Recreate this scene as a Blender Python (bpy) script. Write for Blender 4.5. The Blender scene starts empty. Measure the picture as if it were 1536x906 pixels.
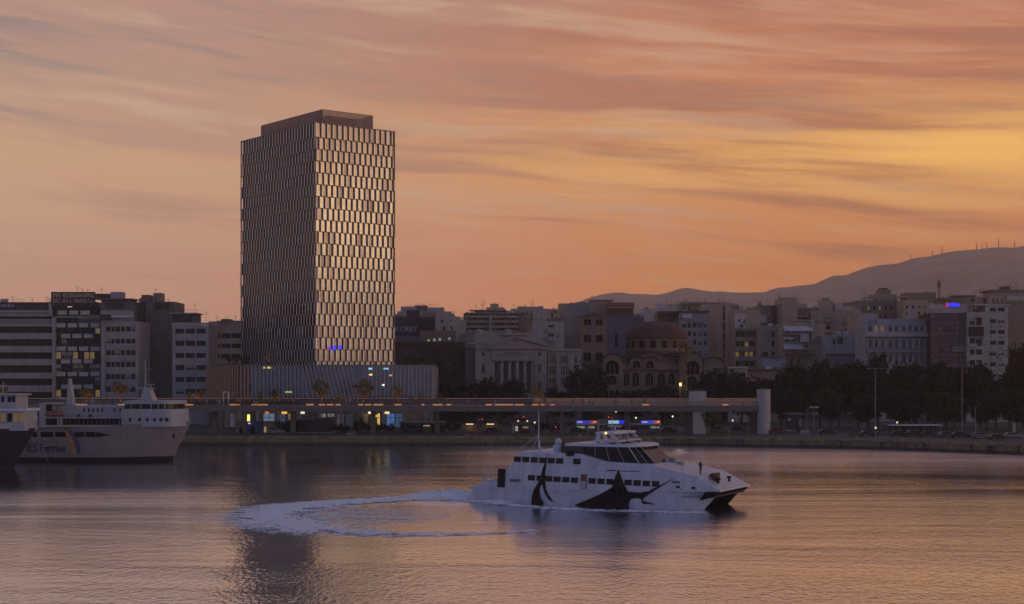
import bpy, bmesh, math, random
from mathutils import Vector, Matrix, noise as mnoise
R = math.radians
S = bpy.context.scene
COL = S.collection
# ------------------------------------------------------------------ camera, sky, sun, exposure
# lens and height measured from the photograph: focal length 2270 px of 1536, eye 15.8 m above the water
F, HZ, CX, EYE = 2270.0, 565.0, 768.0, 15.8
cam = bpy.data.cameras.new('camera'); cam.sensor_width = 36; cam.lens = 36 * F / 1536
cam.shift_y = (HZ - 453) / 1536; cam.clip_start = 1; cam.clip_end = 30000
co = bpy.data.objects.new('camera', cam); COL.objects.link(co)
co.location = (0, 0, EYE); co.rotation_euler = (R(90), 0, 0); S.camera = co
vs = S.view_settings; S.display_settings.display_device = 'sRGB'
vs.view_transform = 'Standard'; vs.look = 'None'; vs.gamma = 1; vs.use_curve_mapping = False; vs.exposure = 0.0
S.cycles.volume_bounces = 1; S.cycles.max_bounces = 6; S.cycles.transparent_max_bounces = 12
S.cycles.sample_clamp_indirect = 4

class NT:
    """small helper to write node trees"""
    def __init__(s, t): s.t = t; s.t.nodes.clear()
    def n(s, typ, **kw):
        nd = s.t.nodes.new(typ)
        for k, v in kw.items():
            if k.startswith('i_'):
                k = k[2:]; k = int(k) if k.isdigit() else k.replace('_', ' ')
                s.put(nd.inputs[k], v)
            else: setattr(nd, k, v)
        return nd
    def put(s, sock, v):
        if isinstance(v, bpy.types.NodeSocket): s.t.links.new(v, sock)
        elif isinstance(v, bpy.types.Node): s.t.links.new(v.outputs[0], sock)
        else: sock.default_value = v
    def m(s, op, a, b=0.0, c=None, clamp=False):
        nd = s.t.nodes.new('ShaderNodeMath'); nd.operation = op; nd.use_clamp = clamp
        s.put(nd.inputs[0], a); s.put(nd.inputs[1], b)
        if c is not None: s.put(nd.inputs[2], c)
        return nd.outputs[0]
    def sm(s, x, a, b):
        nd = s.t.nodes.new('ShaderNodeMapRange'); nd.interpolation_type = 'SMOOTHSTEP'
        s.put(nd.inputs[0], x); nd.inputs[1].default_value = a; nd.inputs[2].default_value = b
        nd.inputs[3].default_value = 0; nd.inputs[4].default_value = 1
        return nd.outputs[0]
    def mix(s, f, a, b, blend='MIX'):
        nd = s.t.nodes.new('ShaderNodeMix'); nd.data_type = 'RGBA'; nd.blend_type = blend
        s.put(nd.inputs[0], f); s.put(nd.inputs[6], a); s.put(nd.inputs[7], b)
        return nd.outputs[2]
    def ramp(s, x, stops, interp='LINEAR'):
        nd = s.t.nodes.new('ShaderNodeValToRGB'); nd.color_ramp.interpolation = interp
        el = nd.color_ramp.elements
        while len(el) < len(stops): el.new(0.5)
        for e, (p, c) in zip(el, stops): e.position = p; e.color = (*c, 1) if len(c) == 3 else c
        s.put(nd.inputs[0], x); return nd.outputs[0]
    def xyz(s, x, y, z):
        nd = s.t.nodes.new('ShaderNodeCombineXYZ')
        s.put(nd.inputs[0], x); s.put(nd.inputs[1], y); s.put(nd.inputs[2], z); return nd.outputs[0]
    def noise(s, vec, scale=1, detail=3, rough=.5, dist=0.0):
        nd = s.n('ShaderNodeTexNoise', i_Scale=scale, i_Detail=detail, i_Roughness=rough, i_Distortion=dist)
        if vec is not None: s.put(nd.inputs['Vector'], vec)
        return nd.outputs['Fac']

SUN_AZ, SUN_EL = 118.0, 5.0            # degrees clockwise from the view direction; height above the horizon
w = bpy.data.worlds.new('World'); S.world = w; w.use_nodes = True
t = NT(w.node_tree)
d = t.n('ShaderNodeTexCoord').outputs['Generated']
sp = t.n('ShaderNodeSeparateXYZ'); t.put(sp.inputs[0], d)
x, y, z = sp.outputs
el = t.m('ARCSINE', z); az = t.m('ARCTAN2', x, y)
el0 = t.m('MAXIMUM', el, 0.0)
tt = t.m('DIVIDE', el0, 0.52)                       # 0.5 = top of the picture
left = t.ramp(tt, [(0, (.60, .30, .22)), (.12, (.60, .29, .195)), (.2, (.53, .27, .16)), (.27, (.50, .265, .135)), (.36, (.37, .2, .128)),
                   (.43, (.245, .145, .116)), (.52, (.19, .132, .126)), (.75, (.19, .145, .165)), (1, (.12, .12, .17))])
right = t.ramp(tt, [(0, (.72, .225, .055)), (.12, (.68, .19, .034)), (.2, (.57, .185, .045)), (.28, (.56, .225, .048)),
                    (.36, (.45, .15, .048)), (.43, (.41, .135, .052)), (.52, (.36, .165, .1)), (.75, (.22, .145, .14)), (1, (.12, .12, .17))])
base = t.mix(t.sm(az, -.3, .16), left, right)
tilt = t.m('ADD', el, t.m('MULTIPLY', az, .085))    # cloud streaks slope gently down to the right
wn = t.noise(t.xyz(t.m('MULTIPLY', az, 2.2), t.m('MULTIPLY', tilt, 9), 3.1), 1, 3)
wv = t.m('ADD', tilt, t.m('MULTIPLY', t.m('SUBTRACT', wn, .5), .06))
n1 = t.noise(t.xyz(t.m('MULTIPLY', az, 2.6), t.m('MULTIPLY', wv, 36), 7.7), 1, 8, .6)
n2 = t.noise(t.xyz(t.m('MULTIPLY', az, 3.6), t.m('MULTIPLY', wv, 46), 1.3), 1, 8, .62)
n3 = t.noise(t.xyz(t.m('MULTIPLY', az, 9), t.m('MULTIPLY', wv, 130), 5.3), 1, 6, .6)
# rose-orange and mauve-grey streaks, pale wisps
hi = t.sm(el0, .015, .07)
c = t.mix(t.m('MULTIPLY', t.sm(n1, .49, .62), t.m('MULTIPLY', hi, .85)), base, t.mix(t.sm(az, -.25, .15), (.38, .188, .128, 1), (.30, .088, .036, 1)))
c = t.mix(t.m('MULTIPLY', t.sm(n2, .5, .66), t.m('MULTIPLY', t.sm(el0, .115, .2), .72)), c, t.mix(t.sm(az, -.2, .2), (.165, .115, .115, 1), (.26, .12, .082, 1)))
c = t.mix(t.m('MULTIPLY', t.sm(n2, .48, .32), t.m('MULTIPLY', hi, .75)), c, t.mix(t.sm(az, -.1, .2), (.47, .29, .18, 1), (.46, .235, .135, 1)))
c = t.mix(t.m('MULTIPLY', t.sm(n3, .48, .72), t.m('MULTIPLY', t.sm(n1, .7, .4), .4)), c, (.55, .33, .18, 1))
# golden break in the clouds to the right, carried on round towards the sun
gn = t.m('ADD', t.m('MULTIPLY', t.sm(n1, .62, .38), .9), .15)
gd = t.m('DIVIDE', t.m('SUBTRACT', t.m('ADD', wv, t.m('MULTIPLY', az, -.085)), .140), .021)
gb = t.m('EXPONENT', t.m('MULTIPLY', t.m('MULTIPLY', gd, gd), -1))
gb = t.m('MULTIPLY', t.m('MULTIPLY', gb, gn), t.m('MULTIPLY', t.sm(az, -.08, .3), t.sm(az, 2.3, 1.9)), clamp=True)
c = t.mix(gb, c, (.85, .43, .075, 1))
gd2 = t.m('DIVIDE', t.m('SUBTRACT', wv, .137), .004)
gb2 = t.m('MULTIPLY', t.m('EXPONENT', t.m('MULTIPLY', t.m('MULTIPLY', gd2, gd2), -1)), t.m('MULTIPLY', t.sm(az, -.1, .1), t.sm(n2, .75, .4)))
c = t.mix(t.m('MULTIPLY', gb2, .45), c, (.78, .42, .12, 1))
# grey dusk low in the sky far to the right, blue dusk behind the camera and overhead
c = t.mix(t.m('MULTIPLY', t.sm(az, .5, 1.1), t.sm(el, .085, .05)), c, (.26, .205, .2, 1))
# golden glow added beyond the right edge, for the tower's face to mirror
gw = t.m('MULTIPLY', t.m('MULTIPLY', t.sm(el, .05, .082), t.sm(el, .155, .115)), t.m('MULTIPLY', t.sm(az, .6, 1.0), t.sm(az, 2.2, 1.8)))
c = t.mix(t.m('MULTIPLY', gw, .9), c, t.mix(t.sm(n2, .35, .65), (1.75, 1.12, .5, 1), (1.15, .76, .44, 1)))
back = t.m('MULTIPLY', t.sm(t.m('COSINE', az), -.15, -.75), 1.0)
c = t.mix(back, c, t.ramp(tt, [(0, (.115, .105, .165)), (.5, (.09, .098, .18)), (1, (.06, .08, .165))]))
c = t.mix(t.sm(el, .3, .9), c, (.058, .076, .16, 1))
c = t.mix(t.sm(el, .0, -.1), c, (.05, .045, .05, 1))
sky = t.n('ShaderNodeTexSky'); sky.sky_type = 'NISHITA'; sky.sun_disc = False
sky.sun_elevation = R(SUN_EL); sky.sun_rotation = R(SUN_AZ); sky.dust_density = 2
b1 = t.n('ShaderNodeBackground', i_Color=c, i_Strength=1.36)
b2 = t.n('ShaderNodeBackground', i_Color=sky.outputs[0], i_Strength=0.03)
add = t.n('ShaderNodeAddShader'); t.put(add.inputs[0], b1); t.put(add.inputs[1], b2)
out = t.n('ShaderNodeOutputWorld', i_Surface=add)
sl = bpy.data.lights.new('sun', 'SUN'); sl.energy = 0.12; sl.angle = R(2.5); sl.color = (1, .62, .36)
so = bpy.data.objects.new('sun', sl); COL.objects.link(so)
sd = Vector((math.sin(R(SUN_AZ)) * math.cos(R(SUN_EL)), math.cos(R(SUN_AZ)) * math.cos(R(SUN_EL)), math.sin(R(SUN_EL))))
so.rotation_euler = sd.to_track_quat('Z', 'Y').to_euler(); so.location = (200, 100, 300)

# ------------------------------------------------------------------ helpers
def PX(px, D): return (px - CX) / F * D
def PZ(py, D): return EYE - (py - HZ) / F * D
def P(px, py, D): return Vector((PX(px, D), D, PZ(py, D)))
def W(px, py):                                     # a point of the water surface
    D = EYE * F / (py - HZ); return Vector((PX(px, D), D, 0))

class MB:
    """collects faces, builds ONE mesh object"""
    def __init__(s): s.v = []; s.f = []; s.mi = []
    def face(s, pts, mi=0):
        i = len(s.v); s.v.extend(tuple(p) for p in pts); s.f.append(tuple(range(i, i + len(pts)))); s.mi.append(mi)
    def mesh(s, v, f, mi=0):
        i = len(s.v); s.v.extend(tuple(p) for p in v)
        for q in f: s.f.append(tuple(i + k for k in q)); s.mi.append(mi)
    def box(s, x0, x1, y0, y1, z0, z1, mi=0, M=None):
        v = [(x0, y0, z0), (x1, y0, z0), (x1, y1, z0), (x0, y1, z0), (x0, y0, z1), (x1, y0, z1), (x1, y1, z1), (x0, y1, z1)]
        if M is not None: v = [M @ Vector(p) for p in v]
        s.mesh(v, [(3, 2, 1, 0), (4, 5, 6, 7), (0, 1, 5, 4), (1, 2, 6, 5), (2, 3, 7, 6), (3, 0, 4, 7)], mi)
    def tube(s, p, q, r, r2=None, n=6, mi=0):
        p, q = Vector(p), Vector(q); r2 = r if r2 is None else r2
        dz = (q - p).normalized(); a = dz.orthogonal().normalized(); b = dz.cross(a)
        v = []
        for (c, rr) in ((p, r), (q, r2)):
            for k in range(n):
                an = 2 * math.pi * k / n; v.append(c + (a * math.cos(an) + b * math.sin(an)) * rr)
        f = [(k, (k + 1) % n, n + (k + 1) % n, n + k) for k in range(n)]
        f += [tuple(range(n))[::-1], tuple(range(n, 2 * n))]
        s.mesh(v, f, mi)
    def lathe(s, prof, c=(0, 0, 0), n=16, mi=0, a0=0.0, a1=2 * math.pi):
        c = Vector(c); full = abs(a1 - a0 - 2 * math.pi) < 1e-5; m = n if full else n + 1
        v = [c + Vector((r * math.cos(a0 + (a1 - a0) * k / n), r * math.sin(a0 + (a1 - a0) * k / n), z)) for (r, z) in prof for k in range(m)]
        f = []
        for i in range(len(prof) - 1):
            for k in range(n):
                k2 = (k + 1) % m
                f.append((i * m + k, i * m + k2, (i + 1) * m + k2, (i + 1) * m + k))
        s.mesh(v, f, mi)
    def prism(s, poly, y0, y1, mi=0, fn=None):
        """polygon in (x, z), extruded along y; fn maps (x, y, z) to its place"""
        fn = fn or (lambda x, y, z: (x, y, z)); n = len(poly)
        a = [fn(x, y0, z) for x, z in poly]; b = [fn(x, y1, z) for x, z in poly]
        s.mesh(a + b, [tuple(range(n)), tuple(range(2 * n - 1, n - 1, -1))] + [(k, n + k, n + (k + 1) % n, (k + 1) % n) for k in range(n)], mi)
    def data(s, name, mats, smooth=False):
        me = bpy.data.meshes.new(name); me.from_pydata(s.v, [], s.f)
        mats = mats if isinstance(mats, (list, tuple)) else [mats]
        for mt in mats: me.materials.append(mt)
        me.polygons.foreach_set('material_index', s.mi)
        if smooth: me.polygons.foreach_set('use_smooth', [True] * len(s.f))
        me.update(); return me
    def build(s, name, mats, parent=None, loc=(0, 0, 0), rz=0, smooth=False):
        return link(name, s.data(name, mats, smooth), parent, loc, rz)

def link(name, me, parent=None, loc=(0, 0, 0), rz=0):
    o = bpy.data.objects.new(name, me); COL.objects.link(o)
    o.parent = parent; o.location = loc; o.rotation_euler = (0, 0, rz); return o
def tag(o, label=None, cat=None, group=None, kind=None):
    for k, v in (('label', label), ('category', cat), ('group', group), ('kind', kind)):
        if v: o[k] = v
    return o
def thing(name, label, cat, loc=(0, 0, 0), rz=0, group=None):
    return tag(link(name, None, None, loc, rz), label, cat, group)
def kids(o): return [c for c in ALLKIDS.get(o.name, [])]
def copy_tree(root, loc, rz, label, scale=None):
    r = root.copy(); COL.objects.link(r); r.location = loc; r.rotation_euler = (0, 0, rz); r['label'] = label
    if scale: r.scale = scale if isinstance(scale, tuple) else (scale,) * 3
    def rec(src, dst):
        for ch in src.children:
            c = ch.copy(); COL.objects.link(c); c.parent = dst; rec(ch, c)
    rec(root, r); return r

MATS = {}
def mat(name, col, rough=.7, metal=0.0, var=.18, scale=1.0, spec=.5, emit=None, es=0.0, streak=False, bump=0.0, ior=1.5):
    """procedural paint, stone, metal: base colour with noise wear; streak = rain stains running down"""
    if name in MATS: return MATS[name]
    m = bpy.data.materials.new(name); m.use_nodes = True; t = NT(m.node_tree)
    g = t.n('ShaderNodeNewGeometry').outputs['Position']
    f = t.noise(g, scale, 5, .6)
    if streak:
        mp = t.n('ShaderNodeMapping', i_Vector=g, i_Scale=(1.3, 1.3, .09)); f2 = t.noise(mp.outputs[0], 1.0, 4, .65)
        f = t.m('ADD', t.m('MULTIPLY', f, .45), t.m('MULTIPLY', f2, .55))
    lo = tuple(max(0, c * (1 - var * 1.6)) for c in col); hi = tuple(min(1, c * (1 + var * .9)) for c in col)
    cr = t.ramp(f, [(.3, lo), (.7, hi)])
    b = t.n('ShaderNodeBsdfPrincipled', i_Base_Color=cr, i_Roughness=rough, i_Metallic=metal, i_IOR=ior)
    b.inputs['Specular IOR Level'].default_value = spec
    if emit: b.inputs['Emission Color'].default_value = (*emit, 1); b.inputs['Emission Strength'].default_value = es
    if bump: t.put(b.inputs['Normal'], t.n('ShaderNodeBump', i_Strength=bump, i_Distance=.1, i_Height=f).outputs[0])
    t.n('ShaderNodeOutputMaterial', i_Surface=b)
    MATS[name] = m; return m
def lamp_mat(name, col, s): return mat(name, (.02, .02, .02), .5, 0, 0, 1, emit=col, es=s)

TEXTS = {}
def text_mesh(s, w, h, mt, ext=.04):
    """lettering as a mesh of exactly w by h, centred, facing -y"""
    cu = bpy.data.curves.new('lettering', 'FONT'); cu.body = s; cu.extrude = .02; cu.resolution_u = 2; cu.offset = 0.012
    o = bpy.data.objects.new('lettering', cu); COL.objects.link(o)
    bpy.context.view_layer.update()
    me = bpy.data.meshes.new_from_object(o.evaluated_get(bpy.context.evaluated_depsgraph_get()))
    bpy.data.objects.remove(o); bpy.data.curves.remove(cu)
    xs = [v.co.x for v in me.vertices]; ys = [v.co.y for v in me.vertices]
    x0, x1, y0, y1 = min(xs), max(xs), min(ys), max(ys)
    for v in me.vertices:
        v.co = ((v.co.x - (x0 + x1) / 2) / (x1 - x0) * w, -v.co.z / .02 * ext, (v.co.y - (y0 + y1) / 2) / (y1 - y0) * h)
    me.materials.clear(); me.materials.append(mt); return me
WORDS = {}
for key, s_ in (('msc1', 'MEDITERRANEAN SHIPPING'), ('msc2', 'M S C  GREECE S.A.'), ('logo1', 'm'), ('logo2', 'SC'), ('nikh', 'ΝΙΚΗ'), ('kcret', 'KCRET'),
                ('travel', 'TRAVELPLAN'), ('mega', 'ΜΕΓΑΡΟΝ'), ('nat', 'ΝΑΥΤΙΚΟΝ  ΑΠΟΜΑΧΙΚΟΝ  ΤΑΜΕΙΟΝ'), ('ferries', 'IES Ferries'), ('jets', 'SEAJETS'), ('ticket', 'TICKETS')):
    WORDS[key] = text_mesh(s_, 1, 1, mat('sign_white', (.62, .62, .64), .6, var=.05))
def word(key, parent, c, w, h, mt, name='lettering', rz=0):
    me = WORDS[key].copy(); me.materials.clear(); me.materials.append(mt)
    for v in me.vertices: v.co = (v.co.x * w, v.co.y, v.co.z * h)
    return link(name, me, parent, c, rz)
# ------------------------------------------------------------------ the setting
def interp(pts, x):
    if x <= pts[0][0]: return pts[0][1]
    for (a, b), (c, d) in zip(pts, pts[1:]):
        if x <= c: return b + (d - b) * (x - a) / (c - a)
    return pts[-1][1]
QP = [(-900, 352), (280, 350), (700, 350), (1000, 347), (1300, 332), (1536, 307), (1800, 268), (2100, 225)]
def QD(px): return interp(QP, px)
GZ = 1.9                                            # street level above the water
def water_mat():
    m = bpy.data.materials.new('harbour_water'); m.use_nodes = True; t = NT(m.node_tree)
    g = t.n('ShaderNodeNewGeometry').outputs['Position']
    def mp(sx, sy, off=0): return t.n('ShaderNodeMapping', i_Vector=g, i_Scale=(sx, sy, 1), i_Location=(off, off, 0)).outputs[0]
    a = t.noise(mp(.85, .55), 1, 3, .55, .4)
    b = t.noise(mp(.16, .3, 7), 1, 3, .5, .3)
    c = t.noise(mp(2.4, 1.1, 3), 1, 2, .5)
    patch = t.noise(mp(.006, .028, 11), 1, 4, .6, .6)          # cat's paws: rougher and smoother lanes
    amp = t.m('ADD', t.m('MULTIPLY', t.sm(patch, .42, .66), .9), .35)
    h = t.m('ADD', t.m('MULTIPLY', a, .16), t.m('ADD', t.m('MULTIPLY', b, .06), t.m('MULTIPLY', c, .17)))
    h = t.m('MULTIPLY', h, amp)
    bp = t.n('ShaderNodeBump', i_Strength=1.0, i_Distance=WAVE, i_Height=h)
    p = t.n('ShaderNodeBsdfPrincipled', i_Base_Color=(.035, .035, .045, 1), i_Roughness=.06, i_IOR=1.9, i_Normal=bp.outputs[0])
    sx = t.n('ShaderNodeSeparateXYZ', i_Vector=g)      # the open right-hand side of the basin is ruffled by the breeze, the strip towards the tower is kept smooth
    rm = t.m('MAXIMUM', t.m('MULTIPLY', t.m('MULTIPLY', t.sm(sx.outputs[0], -30, 5), 1.45), t.sm(sx.outputs[1], 190, 290)), t.sm(sx.outputs[1], 245, 190))
    tower_line = t.m('ABSOLUTE', t.m('ADD', t.m('DIVIDE', sx.outputs[0], sx.outputs[1]), .128))   # strip towards the tower, smoother to keep its reflection clear
    rm = t.m('MULTIPLY', rm, t.m('ADD', .45, t.m('MULTIPLY', t.sm(tower_line, .045, .075), .55)))
    ruf = t.m('ADD', .05, t.m('MULTIPLY', rm, t.m('ADD', .03, t.m('MULTIPLY', patch, .165))))
    g2 = t.n('ShaderNodeBsdfGlossy', i_Color=(.87, .91, .97, 1), i_Roughness=ruf, i_Normal=bp.outputs[0])
    mx = t.n('ShaderNodeMixShader', i_0=.94); t.put(mx.inputs[1], p); t.put(mx.inputs[2], g2)
    t.n('ShaderNodeOutputMaterial', i_Surface=mx); return m
WAVE = .42
mb = MB(); mb.face([(-2500, -80, 0), (2500, -80, 0), (2500, 420, 0), (-2500, 420, 0)])
tag(mb.build('water', water_mat()), kind='structure')
# ground: quay apron, street, then slopes climbing behind the town
asphalt = mat('asphalt_ground', (.06, .057, .06), .85, var=.3, scale=.25)
stone = mat('quay_stone', (.17, .125, .075), .85, var=.5, scale=.7, streak=True, bump=.4)
mb = MB(); cols = []
pxs = [-900, -400, 0, 280, 500, 700, 850, 1000, 1100, 1200, 1300, 1380, 1460, 1536, 1660, 1800, 2100]
def hz(xp, D):
    h = 0 if D < 470 else (D - 470) * (.02 + .05 * max(0, min(1, (xp - 500) / 600)))
    return GZ + min(h, 60)
for p in pxs:
    q = QD(p); row = [(PX(p, q), q, GZ)]
    for D in (400, 470, 560, 700, 900, 1500, 7000):
        row.append((PX(p, D) if D < 1000 else (p - CX) / F * D * 1.2, D, hz(p, D)))
    cols.append(row)
for a, b in zip(cols, cols[1:]):
    for i in range(len(a) - 1): mb.face([a[i], b[i], b[i + 1], a[i + 1]])
tag(mb.build('ground', asphalt), kind='structure')
qw = thing('quay_wall', 'ochre weathered stone quay wall along the far edge of the water', 'quay wall', (0, 0, 0))
mb, cb, tb = MB(), MB(), MB(); N = 120
for i in range(N):
    p0, p1 = (-900 + 3000 * i / N, -900 + 3000 * (i + 1) / N)
    a = Vector((PX(p0, QD(p0)), QD(p0), 0)); b = Vector((PX(p1, QD(p1)), QD(p1), 0)); nn = Vector((0, -1, 0))
    up = lambda v, z, o=0: (v.x, v.y - o, z)
    mb.face([up(a, .55), up(b, .55), up(b, 1.55), up(a, 1.55)])
    cb.face([up(a, 1.55, .12), up(b, 1.55, .12), up(b, GZ + .03, .12), up(a, GZ + .03, .12)])
    cb.face([up(a, GZ + .03, .12), up(b, GZ + .03, .12), up(b, GZ + .03, -1.2), up(a, GZ + .03, -1.2)])
    cb.face([up(b, 1.55, .12), up(a, 1.55, .12), up(a, 1.55), up(b, 1.55)])
    tb.face([up(a, -.5, .03), up(b, -.5, .03), up(b, .55, .03), up(a, .55, .03)])
mb.build('wall_face', stone, qw); cb.build('coping', mat('quay_coping', (.2, .155, .09), .85, var=.45, scale=.8, bump=.3), qw)
tb.build('tide_band', mat('tide_band', (.03, .026, .024), .6, var=.4, scale=.8), qw)
# mountain ridge far beyond the town, its real height at 5.5 km
MD = 5500
RID = [(300, 492), (500, 488), (640, 480), (760, 470), (835, 463), (862, 457), (885, 447), (905, 441.5), (925, 438), (945, 441), (990, 442), (1012, 435), (1030, 430), (1052, 434), (1075, 437), (1110, 438.5),
       (1140, 438), (1165, 431), (1195, 427.5), (1225, 424), (1252, 414.5), (1268, 412), (1285, 405), (1310, 399.5), (1345, 394), (1380, 386), (1420, 378.5), (1462, 374), (1500, 371.5), (1560, 369), (1700, 372), (1950, 400), (2200, 470)]
mb = MB(); n = 260; rows = 14; vv = []
for j in range(rows + 1):
    u = j / rows
    for i in range(n + 1):
        p = 300 + 1900 * i / n; top = PZ(interp(RID, p), MD)
        top += mnoise.fractal(Vector((p * .03, 3.3, 0)), 1, 2, 5) * 6
        D = MD - 1700 * (1 - u); k = u ** .8
        hh = top * k + (mnoise.fractal(Vector((p * .022, u * 6, 1)), 1, 2, 6) * 60 * (u * (1 - u)) * 4 * .5)
        vv.append((PX(p, MD) * (.985 + .015 * u), D, max(hh, 2)))
ff = [(j * (n + 1) + i, j * (n + 1) + i + 1, (j + 1) * (n + 1) + i + 1, (j + 1) * (n + 1) + i) for j in range(rows) for i in range(n)]
mb.mesh(vv, ff)
back = [(x_, MD + 1200, 2) for (x_, _, _) in vv[-(n + 1):]]
mb.mesh(vv[-(n + 1):] + back, [(i, i + 1, n + 2 + i, n + 1 + i) for i in range(n)])
tag(mb.build('mountain', mat('mountain_scrub', (.16, .17, .2), .95, var=.4, scale=.008), smooth=False), kind='structure')
mast_metal = mat('mast_metal', (.12, .11, .11), .6, .3)
for i, (px, hpx) in enumerate([(1366, 9), (1380, 6), (1399, 8), (1413, 12), (1465, 11), (1473, 7), (1480, 9), (1498, 15), (1522, 9)]):
    zt = PZ(interp(RID, px), MD); h = hpx / F * MD + 6
    mb = MB(); mb.tube((0, 0, 0), (0, 0, h * .7), 2.2, 1.4, 5); mb.tube((0, 0, h * .7), (0, 0, h), 1.2, .9, 5); mb.box(-2.2, 2.2, -.4, .4, h * .62, h * .66)
    o = mb.build('radio_mast', mast_metal, None, (PX(px, MD), MD, zt - 6))
    tag(o, ['first radio mast from the left on the mountain ridge', 'short radio mast, second from the left on the ridge', 'third radio mast from the left on the mountain ridge', 'tall radio mast, fourth from the left on the ridge',
            'radio mast on the ridge, fifth from the left', 'short radio mast close right of the fifth one on the ridge', 'radio mast, third from the right end of the ridge', 'tallest radio mast on the mountain ridge', 'last radio mast at the right end of the ridge'][i], 'radio mast', 'radio masts on the mountain ridge')
# the air: even haze over harbour, town and mountain
hm = bpy.data.materials.new('evening_haze'); hm.use_nodes = True; t = NT(hm.node_tree)
pv = t.n('ShaderNodeVolumePrincipled', i_Density=1.4e-4, i_Anisotropy=.8); pv.inputs['Color'].default_value = (.91, .94, .98, 1)
t.n('ShaderNodeOutputMaterial', i_Volume=pv)
mb = MB(); mb.box(-2600, 4200, -90, 7300, -6.5, 560)
tag(mb.build('haze', hm), kind='stuff')
# ------------------------------------------------------------------ the tower
fin_metal = mat('fin_aluminium', (.82, .77, .74), .32, .45, .08, .5)
panel_metal = mat('panel_aluminium', (.62, .58, .56), .1, .8, .10, .35)
dark_fin = mat('fin_shadow_side', (.1, .085, .085), .5, .2, .1, .5)  # darkness of the fins' shadow side is put into the colour
tower_glass = mat('tower_glass', (.014, .012, .016), .1, 0, .3, .2, spec=.35, ior=1.45)
slab_metal = mat('slab_edge_metal', (.2, .17, .165), .5, .3, .1, .5)
recess = mat('tower_recess', (.055, .045, .045), .6, 0, .2, .5)
TD = 417.0; TX = PX(474, TD); TW, TL = 26.0, 43.6
tang = math.atan2(.617, .787)
tower = thing('office_tower', 'tall slender tower clad in vertical metal fins, rising above everything else', 'tower', (TX, TD, GZ), tang)
ztop = PZ(183, TD) - GZ; zs = [ztop, ztop - 4.05]
while zs[-1] > 14: zs.append(zs[-1] - 3.25)
rt = random.Random(4)
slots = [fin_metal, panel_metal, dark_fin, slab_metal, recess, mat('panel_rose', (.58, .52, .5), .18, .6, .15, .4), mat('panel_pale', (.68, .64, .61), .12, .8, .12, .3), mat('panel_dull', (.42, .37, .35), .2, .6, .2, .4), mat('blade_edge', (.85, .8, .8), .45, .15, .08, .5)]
blinds = mat('tower_blind', (.3, .28, .27), .7, 0, .1, .5)
for k in range(len(zs) - 1):
    z1, z0 = zs[k], zs[k + 1]; zz0, zz1 = z0 + .02, z1 - .16
    e = bpy.data.objects.new('storey', None); COL.objects.link(e); e.parent = tower
    m1 = MB()                                       # slab edge, proud of the fins by a hair
    m1.box(-.16, TW + .16, -.2, TL + .16, z1 - .12, z1, 0)
    m1.build('slab_edge', slab_metal, e)
    m2 = MB(); off = (k * .61) % 1 * 1.78 - 1.78     # right-hand face: fin, angled panel, dark slot
    i = 0; sp_ = 1.78
    while off + i * sp_ < TW - .1:
        xa = off + i * sp_; i += 1
        if xa > -.05:
            m2.box(xa, xa + .16, -.14, .78, zz0, zz1, 0)
        xb, xc = max(xa + .163, .02), min(xa + 1.46, TW - .02)
        if xc - xb > .15:
            ya = .03 + .2 * (xb - xa - .13) / 1.05; yb = .03 + .2 * (xc - xa - .13) / 1.05
            m2.mesh([(xb, ya, zz0), (xc, yb, zz0), (xc, yb + .06, zz0), (xb, ya + .06, zz0), (xb, ya, zz1), (xc, yb, zz1), (xc, yb + .06, zz1), (xb, ya + .06, zz1)],
                    [(3, 2, 1, 0), (4, 5, 6, 7), (0, 1, 5, 4), (1, 2, 6, 5), (2, 3, 7, 6), (3, 0, 4, 7)], rt.choice((1, 1, 1, 6, 6, 5, 5, 1, 7)))
    m2.build('front_fin_grille', slots, e)
    m3 = MB(); off = (k * .43) % 1 * 1.6 - 1.6; i = 0  # long left-hand face: narrow blades before dark glass
    while off + i * 1.6 < TL:
        ya = off + i * 1.6; i += 1
        if ya < 0: continue
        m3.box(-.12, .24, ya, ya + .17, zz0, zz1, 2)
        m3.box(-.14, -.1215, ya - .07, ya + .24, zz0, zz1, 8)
    for q in range(int(TL / 1.6)):                   # far sides, plain
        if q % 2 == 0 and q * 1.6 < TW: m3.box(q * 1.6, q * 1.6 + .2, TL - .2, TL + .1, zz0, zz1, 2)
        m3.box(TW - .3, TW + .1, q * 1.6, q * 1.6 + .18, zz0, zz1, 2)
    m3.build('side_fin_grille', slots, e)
    m4 = MB(); m4.box(.42, TW - .5, .85, TL - .5, z0, z1 - .17, 0)
    g = m4.build('glazing', tower_glass, e)
    m5 = MB()
    for q in range(14):                              # blinds behind some panes
        if rt.random() < .35:
            ya = rt.uniform(1, TL - 5); m5.box(.40, .418, ya, ya + rt.choice((1.5, 3.1, 4.6)), z1 - .2 - rt.uniform(.6, 2.2), z1 - .2)
    if m5.f: m5.build('roller_blind', blinds, e)
blue_lamp = lamp_mat('blue_neon', (.03, .04, 1), 1.1); red_lamp = lamp_mat('red_neon', (1, .05, .08), .6)
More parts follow.
